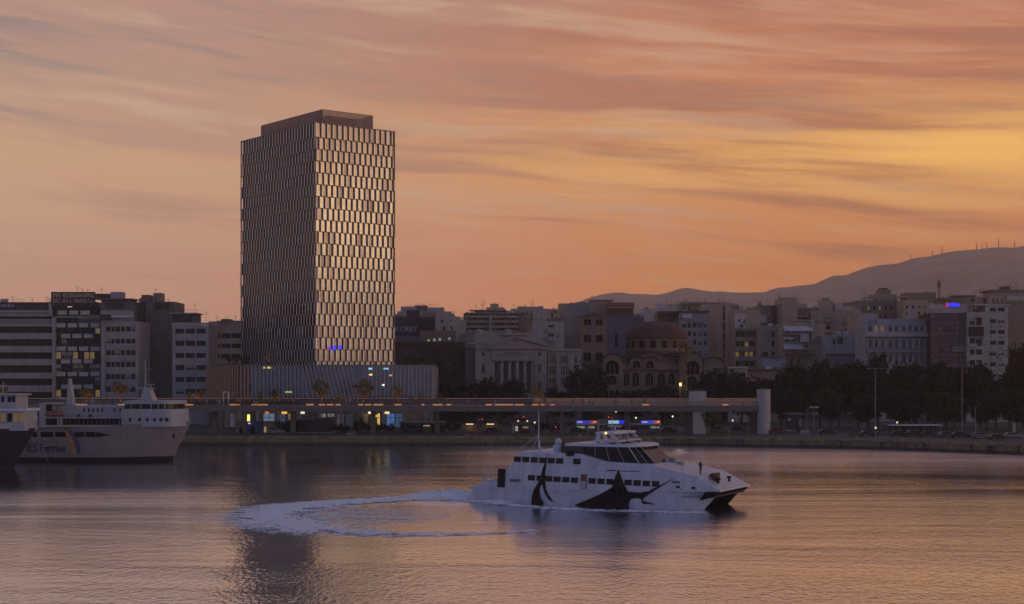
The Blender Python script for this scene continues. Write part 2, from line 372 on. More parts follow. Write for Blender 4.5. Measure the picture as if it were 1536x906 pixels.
# blue and red lit panels low on the front face
def tower_local(px, py, plane_y=-.02):
    dr = Vector(((px - CX) / F, 1, -(py - HZ) / F)); o = Vector((0, 0, EYE))
    nrm = Vector((math.sin(tang), -math.cos(tang), 0)); p0 = Vector((TX, TD, GZ)) + nrm * -plane_y
    tt_ = (p0 - o).dot(nrm) / dr.dot(nrm); h = o + dr * tt_ - Vector((TX, TD, GZ))
    return h.x * math.cos(tang) + h.y * math.sin(tang), h.z
for (pa, pb, qa, qb, mt) in ((491.5, 493, 518.5, 524.5, red_lamp), (493, 496, 520.5, 525, blue_lamp), (500, 504, 518, 525, blue_lamp), (508.3, 512, 517.5, 524, blue_lamp)):
    xa, zb_ = tower_local(pa, qa, -.16); xb, za = tower_local(pb, qb, -.16)
    mb = MB(); mb.box(xa, xb, -.22, -.155, za, zb_); mb.build('lit_panel', mt, tower)
# setback roof screen of close upright slats: see-through at its ends
screen = mat('roof_screen_metal', (.3, .2, .18), .6, .2, .1, .5)
mb = MB(); z0, z1 = ztop - .1, ztop + 4.75; ax0, ax1, ay0, ay1 = 5, 5 + 16.6, 5, 5 + 35
n_ = 0
for i in range(int(16.6 / .5) + 1): mb.box(ax0 + i * .5, ax0 + i * .5 + .34, ay0, ay0 + .1, z0, z1); mb.box(ax0 + i * .5, ax0 + i * .5 + .34, ay1 - .1, ay1, z0, z1)
for i in range(int(35 / .5) + 1): mb.box(ax0, ax0 + .1, ay0 + i * .5, ay0 + i * .5 + .36, z0, z1); mb.box(ax1, ax1 + .1, ay0 + i * .5, ay0 + i * .5 + .36, z0, z1)
for zq in (z1 - .12, z0 + 2.4):
    mb.box(ax0 - .05, ax1 + .15, ay0 - .06, ay0 - .003, zq, zq + .14); mb.box(ax0 - .06, ax0 - .003, ay0 - .05, ay1 + .1, zq, zq + .14)
    mb.box(ax1 + .103, ax1 + .16, ay0, ay1, zq, zq + .14)
mb.build('roof_screen', screen, tower)
mb = MB(); mb.box(8.5, 18.5, 8.5, 34, ztop, ztop + 3.9); mb.build('plant_room', mat('plant_room', (.12, .09, .08), .8), tower)
mb = MB(); mb.box(.3, TW - .3, .3, TL - .3, ztop - .3, ztop + .02); mb.build('roof', mat('tower_roof', (.2, .18, .17), .8), tower)
# ------------------------------------------------------------------ podium round the tower's foot
podium = thing('podium_building', 'curved low podium with vertical fins and bluish glass at the foot of the tower', 'building', (PX(480, 398), 398, GZ))
ox, oy = PX(480, 398), 398
line = [(313, 432), (318, 420), (330, 410), (346, 404), (362, 401), (380, 400), (470, 398), (540, 398), (648, 402), (650, 425), (655, 470)]
pts = [Vector((PX(p, D) - ox, D - oy)) for p, D in line]
def walk(pts, step, start=0.0):
    """points every step metres along a line with their direction"""
    res = []; carry = start
    for a, b in zip(pts, pts[1:]):
        L = (b - a).length; dd = (b - a) / L; q = carry
        while q < L: res.append((a + dd * q, dd)); q += step
        carry = q - L
    return res
H = PZ(549, 398) - GZ; h1 = PZ(606, 398) - GZ        # upper glass band above the deck, shops below it
wood_fin = mat('podium_fin_bronze', (.5, .3, .21), .6, 0, .15, .6); grey_fin = mat('podium_fin_grey', (.38, .36, .39), .5, .2, .12, .6)  # bronze tone raised to carry the warm light on the curved fins
pod_glass = mat('podium_glass', (.08, .09, .15), .07, .45, .4, .12, spec=.8, ior=1.9, emit=(.3, .4, .75), es=.016)
mb = MB()
for a, b in zip(pts, pts[1:]): mb.face([(*a, h1), (*b, h1), (*b, H), (*a, H)])
mb.build('upper_glazing', pod_glass, podium)
mb = MB()
for a, b in zip(pts, pts[1:]):
    nn = Vector(((b - a).y, -(b - a).x)).normalized()
    for (za, zb_, o_) in ((H, H + .35, .75), (h1 - .4, h1, .6), (H * .62, H * .62 + .18, .1)):
        p_, q_ = a + nn * o_, b + nn * o_
        mb.mesh([(*p_, za), (*q_, za), (*(b - nn * .3), za), (*(a - nn * .3), za), (*p_, zb_), (*q_, zb_), (*(b - nn * .3), zb_), (*(a - nn * .3), zb_)],
                [(3, 2, 1, 0), (4, 5, 6, 7), (0, 1, 5, 4), (1, 2, 6, 5), (2, 3, 7, 6), (3, 0, 4, 7)])
mb.build('floor_edge', mat('podium_edge', (.2, .19, .2), .6, .2), podium)
f1, f2, f3 = MB(), MB(), MB()
for i, (p_, dd) in enumerate(walk(pts, 1.06, .2)):
    nn = Vector((dd.y, -dd.x)); px_ = CX + F * (p_.x + ox) / (p_.y + oy)
    slant = 0.0; lean = 466 < px_ < 541
    tgt = f1 if px_ < 379 else f2
    if lean: slant = -2.4; tgt = f3
    wd = (.16 if px_ < 379 else .10) if not lean else .26
    def pt(u, v, z, s=0): q_ = p_ + dd * (u + s) + nn * v; return (q_.x, q_.y, z)
    tgt.mesh([pt(-wd, .06, h1, 0), pt(wd, .06, h1, 0), pt(wd, .65, h1, 0), pt(-wd, .65, h1, 0), pt(-wd, .06, H, slant), pt(wd, .06, H, slant), pt(wd, .65, H, slant), pt(-wd, .65, H, slant)],
             [(3, 2, 1, 0), (4, 5, 6, 7), (0, 1, 5, 4), (1, 2, 6, 5), (2, 3, 7, 6), (3, 0, 4, 7)])
f1.build('bronze_fin_grille', wood_fin, podium); f2.build('grey_fin_grille', grey_fin, podium); f3.build('leaning_fin_grille', mat('podium_fin_mauve', (.3, .28, .33), .55, .2), podium)
mb = MB(); mb.face([(*p_, H + .3) for p_ in pts][::-1]); mb.build('roof', mat('podium_roof', (.13, .12, .11), .9), podium)
# shops at street level: glass bays between piers, some lit within
mb = MB()
for p_, dd in walk(pts, 5.6, .5):
    if p_.y + oy > 415: continue
    nn = Vector((dd.y, -dd.x)); c = p_ + nn * -.2
    mb.box(c.x - .35, c.x + .35, c.y - .3, c.y + .3, 0, h1 - .4)
mb.build('ground_floor_pier', mat('pier_stone', (.3, .28, .28), .7), podium)
mb = MB(); bk = [p_ + Vector((0, 7)) for p_ in pts[2:9]]
for a, b in zip(bk, bk[1:]): mb.face([(*a, 0), (*b, 0), (*b, h1), (*a, h1)])
mb.build('shop_back_wall', mat('shop_wall', (.34, .31, .29), .8, var=.3, scale=.3), podium)
mb = MB(); q_ = pts[1:9]
mb.face([(*p_, h1 - .42) for p_ in q_] + [(*(p_ + Vector((0, 9))), h1 - .42) for p_ in q_[::-1]]); mb.build('ground_floor_ceiling', mat('shop_ceiling', (.25, .23, .22), .8), podium)
shop_glass = mat('shop_glass', (.03, .035, .05), .05, 0, .2, .5)
shop_bays = [(395, 412, 'shop_window', (.35, .5, .75), .32), (432, 441, 'shop_window', (.85, .55, .2), .22), (478, 489, 'shop_window', (.5, .55, .62), .30), (491, 502, 'shop_window', (.5, .52, .6), .25),
             (505, 516, 'shop_window', (.25, .24, .26), .2), (417, 428, 'shop_window', (.3, .42, .75), .14), (519, 530, 'shop_window', (.2, .25, .4), .12), (545, 552, 'shop_window', (.55, .4, .2), .22),
             (566, 570, 'shop_window', (1, .75, .2), 1.0), (573, 577, 'shop_window', (.35, .55, 1), .6), (580, 592, 'shop_window', (.12, .3, .75), .45), (593, 604, 'shop_window', (.12, .22, .45), .28), (345, 352, 'shop_window', (.3, .3, .4), .2),
             (372, 375, 'shop_window', (.12, .2, .45), .25)]
for (a, b, nm, colr, st) in shop_bays:
    D = 400.5; xa, xb = PX(a, D) - ox, PX(b, D) - ox; za, zb_ = .5, PZ(620, D) - GZ
    fr = MB(); yy = 2.5
    for xx in (xa, (xa + xb) / 2, xb): fr.box(xx - .06, xx + .06, yy - .08, yy + .04, za, zb_)
    for zq in (za, za + 2.6, zb_): fr.box(xa - .06, xb + .06, yy - .083, yy + .043, zq - .06, zq + .06)
    o = fr.build(nm, mat('shop_frame', (.06, .06, .07), .5), podium)
    gm = MB(); gm.box(xa, xb, yy - .02, yy + .0, za, zb_); nme = 'shop_lit_%d' % (int(a))
    gm.build('pane', mat(nme, (.03, .03, .04), .1, 0, .2, 1, emit=colr, es=st * .9), o)
for (px_, py_, w_, colr, st) in ((373.5, 627.5, 1.6, (1, .85, .15), 1.8), (427, 619, 3.6, (1, .5, .12), .9), (401, 619, 2.5, (1, .35, .1), .5), (556, 619, 3, (1, .75, .35), 1.2), (581, 619, 3, (1, .75, .35), 1.0), (565, 624, 3, (1, .45, .1), .8), (454, 619, 3, (.9, .85, .7), .9)):
    D = 399.5; mb = MB(); hh = .3 if w_ > 1.8 else 1.0
    mb.box(PX(px_, D) - w_ * .2 - ox, PX(px_, D) + w_ * .2 - ox, .8, 1.0, PZ(py_, D) - GZ - hh, PZ(py_, D) - GZ + hh)
    mb.build('ceiling_lamp', lamp_mat('shop_lamp_%d' % px_, colr, st), podium)
for (px_, py_, w_, colr, st) in ((396, 551.5, 1.2, (1, .8, .2), .5), (403, 551.5, 1.6, (1, .85, .3), .7), (556, 562, 1.6, (1, .75, .25), 1.1), (586, 563, 1.5, (1, .7, .3), .5), (575, 577.5, 1, (.8, .9, 1), 1.6), (431, 588, 2.6, (.6, .8, .3), .45), (436, 588, 1.2, (.7, .9, .3), .45), (555, 553, 2.2, (.4, .8, 1), .8), (577, 553, 1.4, (.3, .65, 1), .7), (581, 553, 1.2, (.35, .7, 1), .8)):
    D = 397.6; mb = MB(); mb.box(PX(px_, D) - w_ * .25 - ox, PX(px_, D) + w_ * .25 - ox, -.035, .04 - .03, PZ(py_, D) - GZ - .22, PZ(py_, D) - GZ + .22)
    mb.build('ceiling_lamp', lamp_mat('podium_lamp_%d' % px_, colr, st), podium)
# ------------------------------------------------------------------ elevated promenade deck
DD = 366.0; conc = mat('deck_concrete', (.14, .12, .13), .8, var=.15, scale=.4, streak=True)
wx0, wx1 = PX(-140, DD), PX(1150, DD); dz0, dz1 = PZ(617.3, DD), PZ(608.5, DD)
deck = thing('elevated_promenade', 'long elevated concrete promenade with a glass rail running across the whole waterfront', 'walkway', (0, DD, GZ))
def dl(z): return z - GZ
mb = MB(); mb.box(wx0, wx1, 0, .5, dl(dz0), dl(dz1)); mb.box(wx0, wx1, .5, 12, dl(dz0) + .5, dl(dz1) - .05); mb.build('deck_slab', conc, deck)
mb = MB(); mb.box(wx0, wx1, .5, 11.6, dl(dz1) - .05, dl(dz1) + .01); mb.build('deck_paving', mat('deck_paving', (.3, .23, .18), .7, var=.2, scale=.8), deck)
bronze = mat('bronze_parapet', (.085, .055, .042), .6, .1, .2, .5)
sand = mat('sand_parapet', (.5, .36, .24), .75, 0, .15, .5)  # sand tone raised: light from below is put into the colour
zr = dl(PZ(598.3, DD + 11.8)); xm = PX(800, DD + 12)
mb = MB(); mb.box(wx0, xm, 11.7, 12, dl(dz1) - .05, zr); mb.build('back_parapet', bronze, deck)
mb = MB(); mb.box(xm, wx1 - .6, 11.7, 12, dl(dz1) - .05, zr - .05); mb.build('back_parapet', sand, deck)
mb = MB(); mb.box(wx0, wx1 - .6, 11.6, 12.1, zr, zr + .18); mb.build('handrail', mat('rail_cap', (.75, .52, .38), .5, 0), deck)  # warm colour stands in for orange light along the rail
gl = bpy.data.materials.new('rail_glass'); gl.use_nodes = True; t = NT(gl.node_tree)
mx = t.n('ShaderNodeMixShader', i_0=.04); t.put(mx.inputs[1], t.n('ShaderNodeBsdfTransparent', i_Color=(.86, .84, .84, 1))); t.put(mx.inputs[2], t.n('ShaderNodeBsdfGlossy', i_Roughness=.05))
t.n('ShaderNodeOutputMaterial', i_Surface=mx)
mb = MB(); mb.box(wx0, wx1 - .6, .05, .07, dl(dz1), dl(dz1) + 1.1); mb.build('glass_rail', gl, deck)
mb = MB()
q_ = wx0
while q_ < wx1 - 1: mb.box(q_, q_ + .05, .03, .09, dl(dz1), dl(dz1) + 1.13); q_ += 2.4
mb.box(wx0, wx1 - .6, .03, .09, dl(dz1) + 1.13, dl(dz1) + 1.18); mb.build('rail_post_row', mat('rail_steel', (.3, .28, .28), .4, .6), deck)
for px_ in (40, 130, 232, 322, 440, 560, 656, 843, 940):
    xx = PX(px_, DD + 5); mb = MB(); mb.box(xx - .55, xx + .55, 4, 5.1, 0, dl(dz0) + .5); mb.build('column', conc, deck)
for (a, b, y0_, y1_) in ((1029, 1040, 2.5, 6), (1128, 1134, 2.5, 6)):
    mb = MB(); mb.box(PX(a, DD + 3), PX(b, DD + 3), y0_, y1_, 0, dl(dz0) + .5); mb.build('column', conc, deck)
pale = mat('pale_render', (.4, .38, .41), .7, 0, .08, .4, streak=True)
lift = thing('lift_shaft', 'white box lift shaft rising through the promenade near its right end, with planted roof', 'lift shaft', (0, DD, GZ))
mb = MB(); mb.box(PX(1040, DD), PX(1059, DD), .55, 4.2, 0, dl(dz0) - .004); mb.build('lower_shaft', pale, lift)
mb = MB(); mb.box(PX(1035.5, DD + 5), PX(1059, DD + 5), 4.4, 8.5, dl(dz1) + .015, dl(PZ(587, DD + 5))); mb.build('upper_shaft', pale, lift)
mb = MB(); rg = random.Random(2)
leafm = mat('dry_grass', (.1, .1, .035), .8, var=.4, scale=2)
for i in range(260):
    xx = rg.uniform(PX(1035.8, DD + 5), PX(1058.7, DD + 5)); yy = rg.uniform(4.5, 8.4); zz = dl(PZ(587, DD + 5)); h = rg.uniform(.2, .6)
    mb.face([(xx, yy, zz), (xx + .16, yy, zz), (xx + .08 + rg.uniform(-.1, .1), yy, zz + h)])
mb.build('roof_planting', leafm, lift)
cyl = thing('round_tower', 'pale cylindrical tower with a planted top closing the right end of the promenade', 'stair tower', (PX(1145.5, DD + 1), DD + 1, GZ))
r_ = (1155.5 - 1135.5) / F * DD / 2; h_ = PZ(584, DD) - GZ
mb = MB(); mb.lathe([(r_, 0), (r_, h_), (r_ - .25, h_), (r_ - .25, h_ - .5), (0, h_ - .5)], n=48); mb.build('wall', pale, cyl, smooth=False)
mb = MB()
for i in range(200):
    an, rr = rg.uniform(0, 6.28), rg.uniform(0, r_ - .3); h = rg.uniform(.5, 1.1); xx, yy = rr * math.cos(an), rr * math.sin(an)
    mb.face([(xx, yy, h_ - .5), (xx + .18, yy, h_ - .5), (xx + .09, yy + rg.uniform(-.2, .2), h_ - .5 + h)])
mb.build('roof_planting', leafm, cyl)
frame_ = thing('gate_frame', 'pale free-standing goalpost frame on the promenade before the bronze fins', 'frame', (PX(339, DD + 4), DD + 4, dz1))
mb = MB(); mb.box(-.72, -.5, -.1, .1, 0, 3.4); mb.box(.5, .72, -.1, .1, 0, 3.4); mb.box(-.5, .5, -.1, .1, 3.2, 3.4); mb.build('post_frame', mat('pale_paint', (.6, .55, .55), .6), frame_)
# ------------------------------------------------------------------ the town: every building is measured at its own distance
glass_dark = mat('window_glass', (.01, .009, .011), .15, 0, .3, 1, spec=.3)
frame_w = mat('window_frame_white', (.42, .42, .43), .6, 0, .1, 1); frame_d = mat('window_frame_dark', (.05, .045, .045), .6, 0, .1, 1)
blind_w = mat('window_blind', (.36, .33, .3), .8, 0, .15, 1)
lit_y = mat('lit_window', (.03, .03, .02), .3, 0, .2, 1, emit=(1, .62, .2), es=.14)
lit_g = mat('lit_window_green', (.03, .03, .02), .3, 0, .2, 1, emit=(.55, .95, .6), es=.3)
rb = random.Random(11)
WCACHE = {}
def window_mesh(w_, h_, kind):
    key = (round(w_, 2), round(h_, 2), kind)
    if key in WCACHE: return WCACHE[key]
    mb = MB(); f = min(.09, w_ * .08)
    gi = 1 if kind not in ('lit', 'green') else 3
    mb.face([(0, .03, 0), (w_, .03, 0), (w_, .03, h_), (0, .03, h_)], gi)
    for a, b in ((0, f), (w_ - f, w_)): mb.box(a, b, -.03, .028, 0, h_, 0)
    for a, b in ((0, f), (h_ - f, h_)): mb.box(f, w_ - f, -.03, .028, a, b, 0)
    nmul = 1 if w_ < 2.2 else int(w_ / 1.2)
    for i in range(1, nmul + 1):
        xx = w_ * i / (nmul + 1); mb.box(xx - f / 2, xx + f / 2, -.028, .026, f, h_ - f, 0)
    if kind == 'tall': mb.box(f, w_ - f, -.026, .024, h_ * .72, h_ * .72 + f, 0)
    if kind == 'blind':
        hb = h_ * .45; mb.box(f, w_ - f, -.02, .022, h_ - f - hb, h_ - f, 2)
    if kind == 'shut': mb.box(f, w_ - f, -.02, .022, f, h_ - f, 2)
    me = mb.data('window', [frame_w if kind != 'dark' else frame_d, glass_dark, blind_w, lit_g if kind == 'green' else lit_y]); WCACHE[key] = me; return me

BLDS = []
class Bld:
    """one building: Empty at its foot, local x along the front, y going back, z up; helpers take picture columns/rows measured at distance D"""
    def __init__(s, name, label, x0, x1, ytop, D, depth=14, zb=GZ, wall=None, cat='building', group=None, rz=0):
        s.D, s.x0, s.zb, s.depth = D, x0, zb, depth; s.ytop = ytop; s.kind = name
        s.W = PX(x1, D) - PX(x0, D); s.H = PZ(ytop, D) - zb
        BLDS.append(s); s.root = thing(name, label, cat, (PX(x0, D), D, zb), rz, group); s.mt = wall
    def X(s, px): return PX(px, s.D) - PX(s.x0, s.D)
    def Z(s, py): return PZ(py, s.D) - s.zb
    def rect(s, a, b, ya, yb): return (s.X(a), s.Z(yb), s.X(b), s.Z(ya))
    def grid(s, a, b, ya, yb, nx, ny, wf=.6, hf=.55):
        cw, ch = (b - a) / nx, (yb - ya) / ny
        return [s.rect(a + (i + .5 - wf / 2) * cw, a + (i + .5 + wf / 2) * cw, ya + (j + .5 - hf / 2) * ch, ya + (j + .5 + hf / 2) * ch) for j in range(ny) for i in range(nx)]
    def rows(s, cols, rws):
        return [s.rect(a, b, ya, yb) for ya, yb in rws for a, b in cols]
    def body(s, holes=(), side_holes=(), reveal=.35, a=None, b=None, ya=None, name='wall', mt=None, y0=0.0, depth=None, roofm=None, par=.8):
        a = 0 if a is None else s.X(a); b = s.W if b is None else s.X(b); H = s.H if ya is None else s.Z(ya); dp = depth or s.depth
        xs = sorted({a, b, *[h[0] for h in holes], *[h[2] for h in holes]}); zs_ = sorted({0, H, *[h[1] for h in holes], *[h[3] for h in holes]})
        xs = [x_ for x_ in xs if a - 1e-6 <= x_ <= b + 1e-6]; zs_ = [z_ for z_ in zs_ if -1e-6 <= z_ <= H + 1e-6]
        mb = MB()
        for i in range(len(xs) - 1):
            for j in range(len(zs_) - 1):
                cx, cz = (xs[i] + xs[i + 1]) / 2, (zs_[j] + zs_[j + 1]) / 2
                if any(h[0] < cx < h[2] and h[1] < cz < h[3] for h in holes): continue
                mb.face([(xs[i], y0, zs_[j]), (xs[i + 1], y0, zs_[j]), (xs[i + 1], y0, zs_[j + 1]), (xs[i], y0, zs_[j + 1])])
        for (p, q, r, u) in holes:
            y1 = y0 + reveal
            mb.face([(p, y0, q), (p, y1, q), (p, y1, u), (p, y0, u)]); mb.face([(r, y0, u), (r, y1, u), (r, y1, q), (r, y0, q)])
            mb.face([(p, y0, q), (r, y0, q), (r, y1, q), (p, y1, q)]); mb.face([(p, y1, u), (r, y1, u), (r, y0, u), (p, y0, u)])
        yb_ = y0 + dp
        mb.face([(b, y0, 0), (b, yb_, 0), (b, yb_, H), (b, y0, H)]); mb.face([(a, yb_, 0), (a, y0, 0), (a, y0, H), (a, yb_, H)])
        mb.face([(b, yb_, 0), (a, yb_, 0), (a, yb_, H), (b, yb_, H)]); mb.face([(a, y0, H - par), (b, y0, H - par), (b, yb_, H - par), (a, yb_, H - par)])
        th = .22
        for q in ((a, b, y0, y0 + th), (a, b, yb_ - th, yb_), (a, a + th, y0 + th, yb_ - th), (b - th, b, y0 + th, yb_ - th)):   # inner side and top of the parapet
            x0_, x1_, p0, p1 = q; mb.face([(x0_, p0, H), (x1_, p0, H), (x1_, p1, H), (x0_, p1, H)])
        return mb.build(name, mt or s.mt, s.root)
    def windows(s, holes, kinds=('plain',), reveal=.35, y0=0.0, name='window', lit=()):
        for i, (p, q, r, u) in enumerate(holes):
            k = 'lit' if i in lit else rb.choice(kinds)
            link(name, window_mesh(r - p, u - q, k), s.root, (p, y0 + reveal - .05, q))
            if reveal > .2 and reveal < .6 and s.kind == 'apartment_building' and 1 < r - p < 4.5:
                z_ = rb.random(); mb = MB()
                if z_ < .22:                        # little balcony with a rail
                    mb.box(p - .4, r + .4, y0 - .9, y0 - .003, q - .3, q - .15); mb.box(p - .4, r + .4, y0 - .9, y0 - .82, q - .15, q + .75); mb.build('balcony', s.mt, s.root)
                elif z_ < .42:                      # air-conditioning unit under the sill
                    xx = rb.uniform(p, max(p, r - .9)); mb.box(xx, xx + .9, y0 - .42, y0 - .003, q - .85, q - .2); mb.build('air_conditioner', palegrey, s.root)
                elif z_ < .55:                      # rolled-out awning
                    mb.mesh([(p - .1, y0 - .003, u + .1), (r + .1, y0 - .003, u + .1), (r + .1, y0 - .9, u - .5), (p - .1, y0 - .9, u - .5)], [(0, 3, 2, 1)]); mb.build('awning', rb.choice((awn_w, tan, slate)), s.root)
    def box(s, name, a, b, ya, yb, y0, y1, mt=None, parent=None):
        mb = MB(); mb.box(s.X(a), s.X(b), y0, y1, s.Z(yb), s.Z(ya)); return mb.build(name, mt or s.mt, parent or s.root)
    def balcony(s, a, b, ya, yb, out=1.3, mt=None, name='balcony', y0=0.0, solid=True):
        mb = MB(); xa, xb, z0, z1 = s.X(a), s.X(b), s.Z(yb), s.Z(ya)
        mb.box(xa, xb, y0 - out, y0 - .003, z0, z0 + .18)
        if solid:
            mb.box(xa, xb, y0 - out, y0 - out + .1, z0 + .18, z1); mb.box(xa, xa + .1, y0 - out + .1, y0 - .003, z0 + .18, z1); mb.box(xb - .1, xb, y0 - out + .1, y0 - .003, z0 + .18, z1)
        else:
            n = max(3, int((xb - xa) / .35))
            for i in range(n + 1): mb.box(xa + (xb - xa - .05) * i / n, xa + (xb - xa - .05) * i / n + .05, y0 - out, y0 - out + .05, z0 + .18, z1 - .06)
            mb.box(xa, xb, y0 - out - .01, y0 - out + .06, z1 - .06, z1)
        return mb.build(name, mt or s.mt, s.root)
    def antenna(s, px, ytip, y0=4.0, bars=True, zbase=None):
        xx, zt = s.X(px), s.Z(ytip); z0 = (s.H - .9) if zbase is None else s.Z(zbase)
        mb = MB(); mb.tube((xx, y0, z0), (xx, y0, zt), .06, .04, 5)
        if bars:
            for k in range(3): mb.tube((xx - .7 + .15 * k, y0, zt - .2 - .35 * k), (xx + .7 - .15 * k, y0, zt - .15 - .35 * k), .035, n=4)
        mb.build('antenna', mast_metal, s.root)
    def tank(s, px, y0=5.0, r=.6):
        xx = s.X(px); z0 = s.H - .8; mb = MB()
        mb.tube((xx - .9, y0, z0 + 1.5), (xx + .9, y0, z0 + 1.5), r, n=10)
        for u in (-.6, .6): mb.box(xx + u - .06, xx + u + .06, y0 - .3, y0 + .3, z0, z0 + 1.0)
        mb.face([(xx - .9, y0 - 1.6, z0 + .1), (xx + .9, y0 - 1.6, z0 + .1), (xx + .9, y0 - .5, z0 + 1.2), (xx - .9, y0 - .5, z0 + 1.2)])
        mb.build('water_heater', mat('heater_metal', (.4, .4, .42), .4, .5), s.root)
    def pipes(s, px, n=1):
        xx = s.X(px); mb = MB(); mb.box(xx - .3, xx + .3, 3, 3.6, s.H - .8, s.H + rb.uniform(.5, 1.4)); mb.tube((xx, 3.3, s.H + .3), (xx, 3.3, s.H + 2), .12, n=6); mb.build('chimney', s.mt, s.root)
    def awning(s, a, b, ya, yb, out=2.2, mt=None):
        mb = MB(); xa, xb, z1, z0 = s.X(a), s.X(b), s.Z(ya), s.Z(yb)
        mb.mesh([(xa, -.01, z1), (xb, -.01, z1), (xb, -out, z0), (xa, -out, z0), (xa, -.01, z1 - .06), (xb, -.01, z1 - .06), (xb, -out, z0 - .3), (xa, -out, z0 - .3)],
                [(0, 3, 2, 1), (4, 5, 6, 7), (3, 7, 6, 2), (0, 4, 7, 3), (1, 2, 6, 5)])
        mb.build('awning', mt or awn_w, s.root)
    def word(s, key, a, b, ya, yb, y0, mt, name='lettering', parent=None):
        xa, za, xb, zb_ = s.rect(a, b, ya, yb); word(key, parent or s.root, ((xa + xb) / 2, y0, (za + zb_) / 2), xb - xa, zb_ - za, mt, name)

def paint(n, c, v=.22): return mat('facade_' + n, c, .85, 0, v, .35, streak=True)
grey = paint('grey', (.34, .33, .35)); palegrey = paint('pale_grey', (.37, .36, .39)); white = paint('white', (.45, .45, .49)); cream = paint('cream', (.42, .36, .31)); tan = paint('tan', (.38, .31, .27))
brown = paint('brown', (.24, .19, .17)); darkb = paint('dark_brown', (.1, .075, .065)); navy = paint('navy', (.05, .045, .075)); slate = paint('slate', (.15, .145, .2)); black = paint('black', (.028, .024, .026)); bluewhite = paint('blue_white', (.31, .325, .4))
awn_w = mat('awning_cloth', (.5, .5, .54), .9, 0, .15, .8); roof_tile = mat('roof_tile', (.15, .07, .052), .85, 0, .35, .9)
sgn = lambda n, c: mat('sign_' + n, c, .6, 0, .05, 1)

# --- left quay front
b = Bld('office_building', 'long office block with pale horizontal balcony bands and a dark sign strip on top', -60, 83, 453, 446, wall=black, zb=GZ)
b.body(par=.5, b=78.5, y0=.9); b.box('sign_strip', -60, 77, 454, 465, .5, .86, navy); b.word('nikh', -8, 19, 456, 460.5, .46, sgn('lilac', (.42, .38, .5)))
for (ya, yb, o) in ((465.3, 469, -.1), (470, 474.5, .1), (478.6, 481, .35), (482, 484, .25), (485, 489.6, -.1), (499.5, 508.7, -.2), (519, 528.6, -.2), (538.5, 548, -.2), (559, 568, -.2), (578, 588, -.2), (598, 607, -.2)):
    b.box('balcony_band', -60, 78.2, ya, yb, o, .895, grey)
b.box('end_pier', 78.8, 83, 476, 640, -.5, 13, palegrey); b.box('end_pier', 73.5, 77, 455, 472.5, -.3, .49, palegrey)
for ya in (490, 509, 529, 548.4, 568.4):
    for k in range(9):
        xx = -40 + 13 * k + rb.uniform(-3, 3); b.box('window_mullion', xx, xx + .8, ya, ya + 9.5, .6, .88, frame_d)
for px in (12, 42, 64, 69): b.antenna(px, 441 + rb.uniform(0, 5))
b = Bld('office_building', 'near-black glazed office block with staggered white balcony panels and a rooftop shipping sign', 83.4, 152, 461, 447, wall=black, zb=GZ)
b.body(par=.5)
board = b.box('sign_board', 77.5, 143.5, 438, 459.5, -.6, -.3, mat('sign_board_dark', (.045, .035, .035), .7))
b.box('sign_leg', 84, 86, 459.6, 463, -.5, -.35, black); b.box('sign_leg', 140, 142, 459.6, 463, -.5, -.35, black)
ylw = sgn('pale_yellow', (.5, .44, .32))
b.word('logo1', 80.5, 91, 440.2, 446.8, -.64, ylw, parent=b.root); b.word('logo2', 80.5, 91, 448.6, 454.4, -.64, ylw)
b.word('msc1', 95, 141.5, 440, 446.5, -.64, ylw); b.word('msc2', 95, 141, 448.8, 454.2, -.64, ylw)
pan = mat('balcony_panel', (.46, .45, .47), .75, 0, .12, .8, streak=True)
for j, y_ in enumerate((469, 488, 504, 523, 542, 561, 580, 599)):
    xs = (93, 110, 127) if j % 2 == 0 and j > 1 or j == 0 else (86, 103, 120, 137)
    xs = ((88, 105, 122) if j == 0 else xs)
    for a in xs:
        if a + 14 < 152: b.box('balcony_panel', a, a + 13.6, y_ - 3, y_ + 3.2, -.9, -.82, pan); b.box('balcony_slab', a, a + 13.6, y_ + 3.2, y_ + 4.2, -.9, -.004, black)
for ya, yb in ((472, 485), (491, 501), (508, 520), (527, 539), (546, 558), (565, 577), (584, 596)):
    hs = b.grid(84, 151, ya, yb, 8, 1, .86, .9)
    b.windows(hs, ('dark', 'dark', 'dark', 'blind'), reveal=-.02, lit=(0, 3, 5, 6) if ya == 527 else ((7,) if ya == 491 else ((0, 7) if ya == 584 else ())))
b.box('cornice', 83.5, 151.5, 474, 476.5, -.35, -.004, grey); b.box('roof_room', 104, 140, 452, 461, 3, 9, slate)
for px in (110, 118, 126, 147): b.antenna(px, 428 + rb.uniform(0, 5))
b = Bld('office_building', 'narrow pale office block with a stepped penthouse and blue lettering between its window bands', 152.3, 208, 482, 444, wall=palegrey, zb=GZ)
rws = [(489.8, 497.5), (508.3, 515.4), (525.6, 533), (543, 550.5), (561, 569), (580, 588), (598, 606)]
hs = b.rows([(159, 166), (166.8, 172), (173, 180), (181, 187.5), (189, 196), (196.8, 203)], rws); b.body(hs); b.windows(hs, ('dark', 'dark', 'blind', 'dark'))
b.box('corner_pier', 152.4, 158, 478, 640, -.7, -.004, palegrey); b.box('corner_pier', 203.6, 207.8, 484, 640, -.3, -.004, palegrey)
blu = sgn('washed_blue', (.30, .33, .5)); b.box('fascia', 158.4, 203.4, 516.5, 524.6, -.25, -.004, grey); b.box('fascia', 158.4, 203.4, 534.5, 542, -.25, -.004, grey)
b.word('travel', 163, 199.5, 518, 523.2, -.29, blu); b.word('travel', 163, 199.5, 535.6, 540.6, -.29, blu)
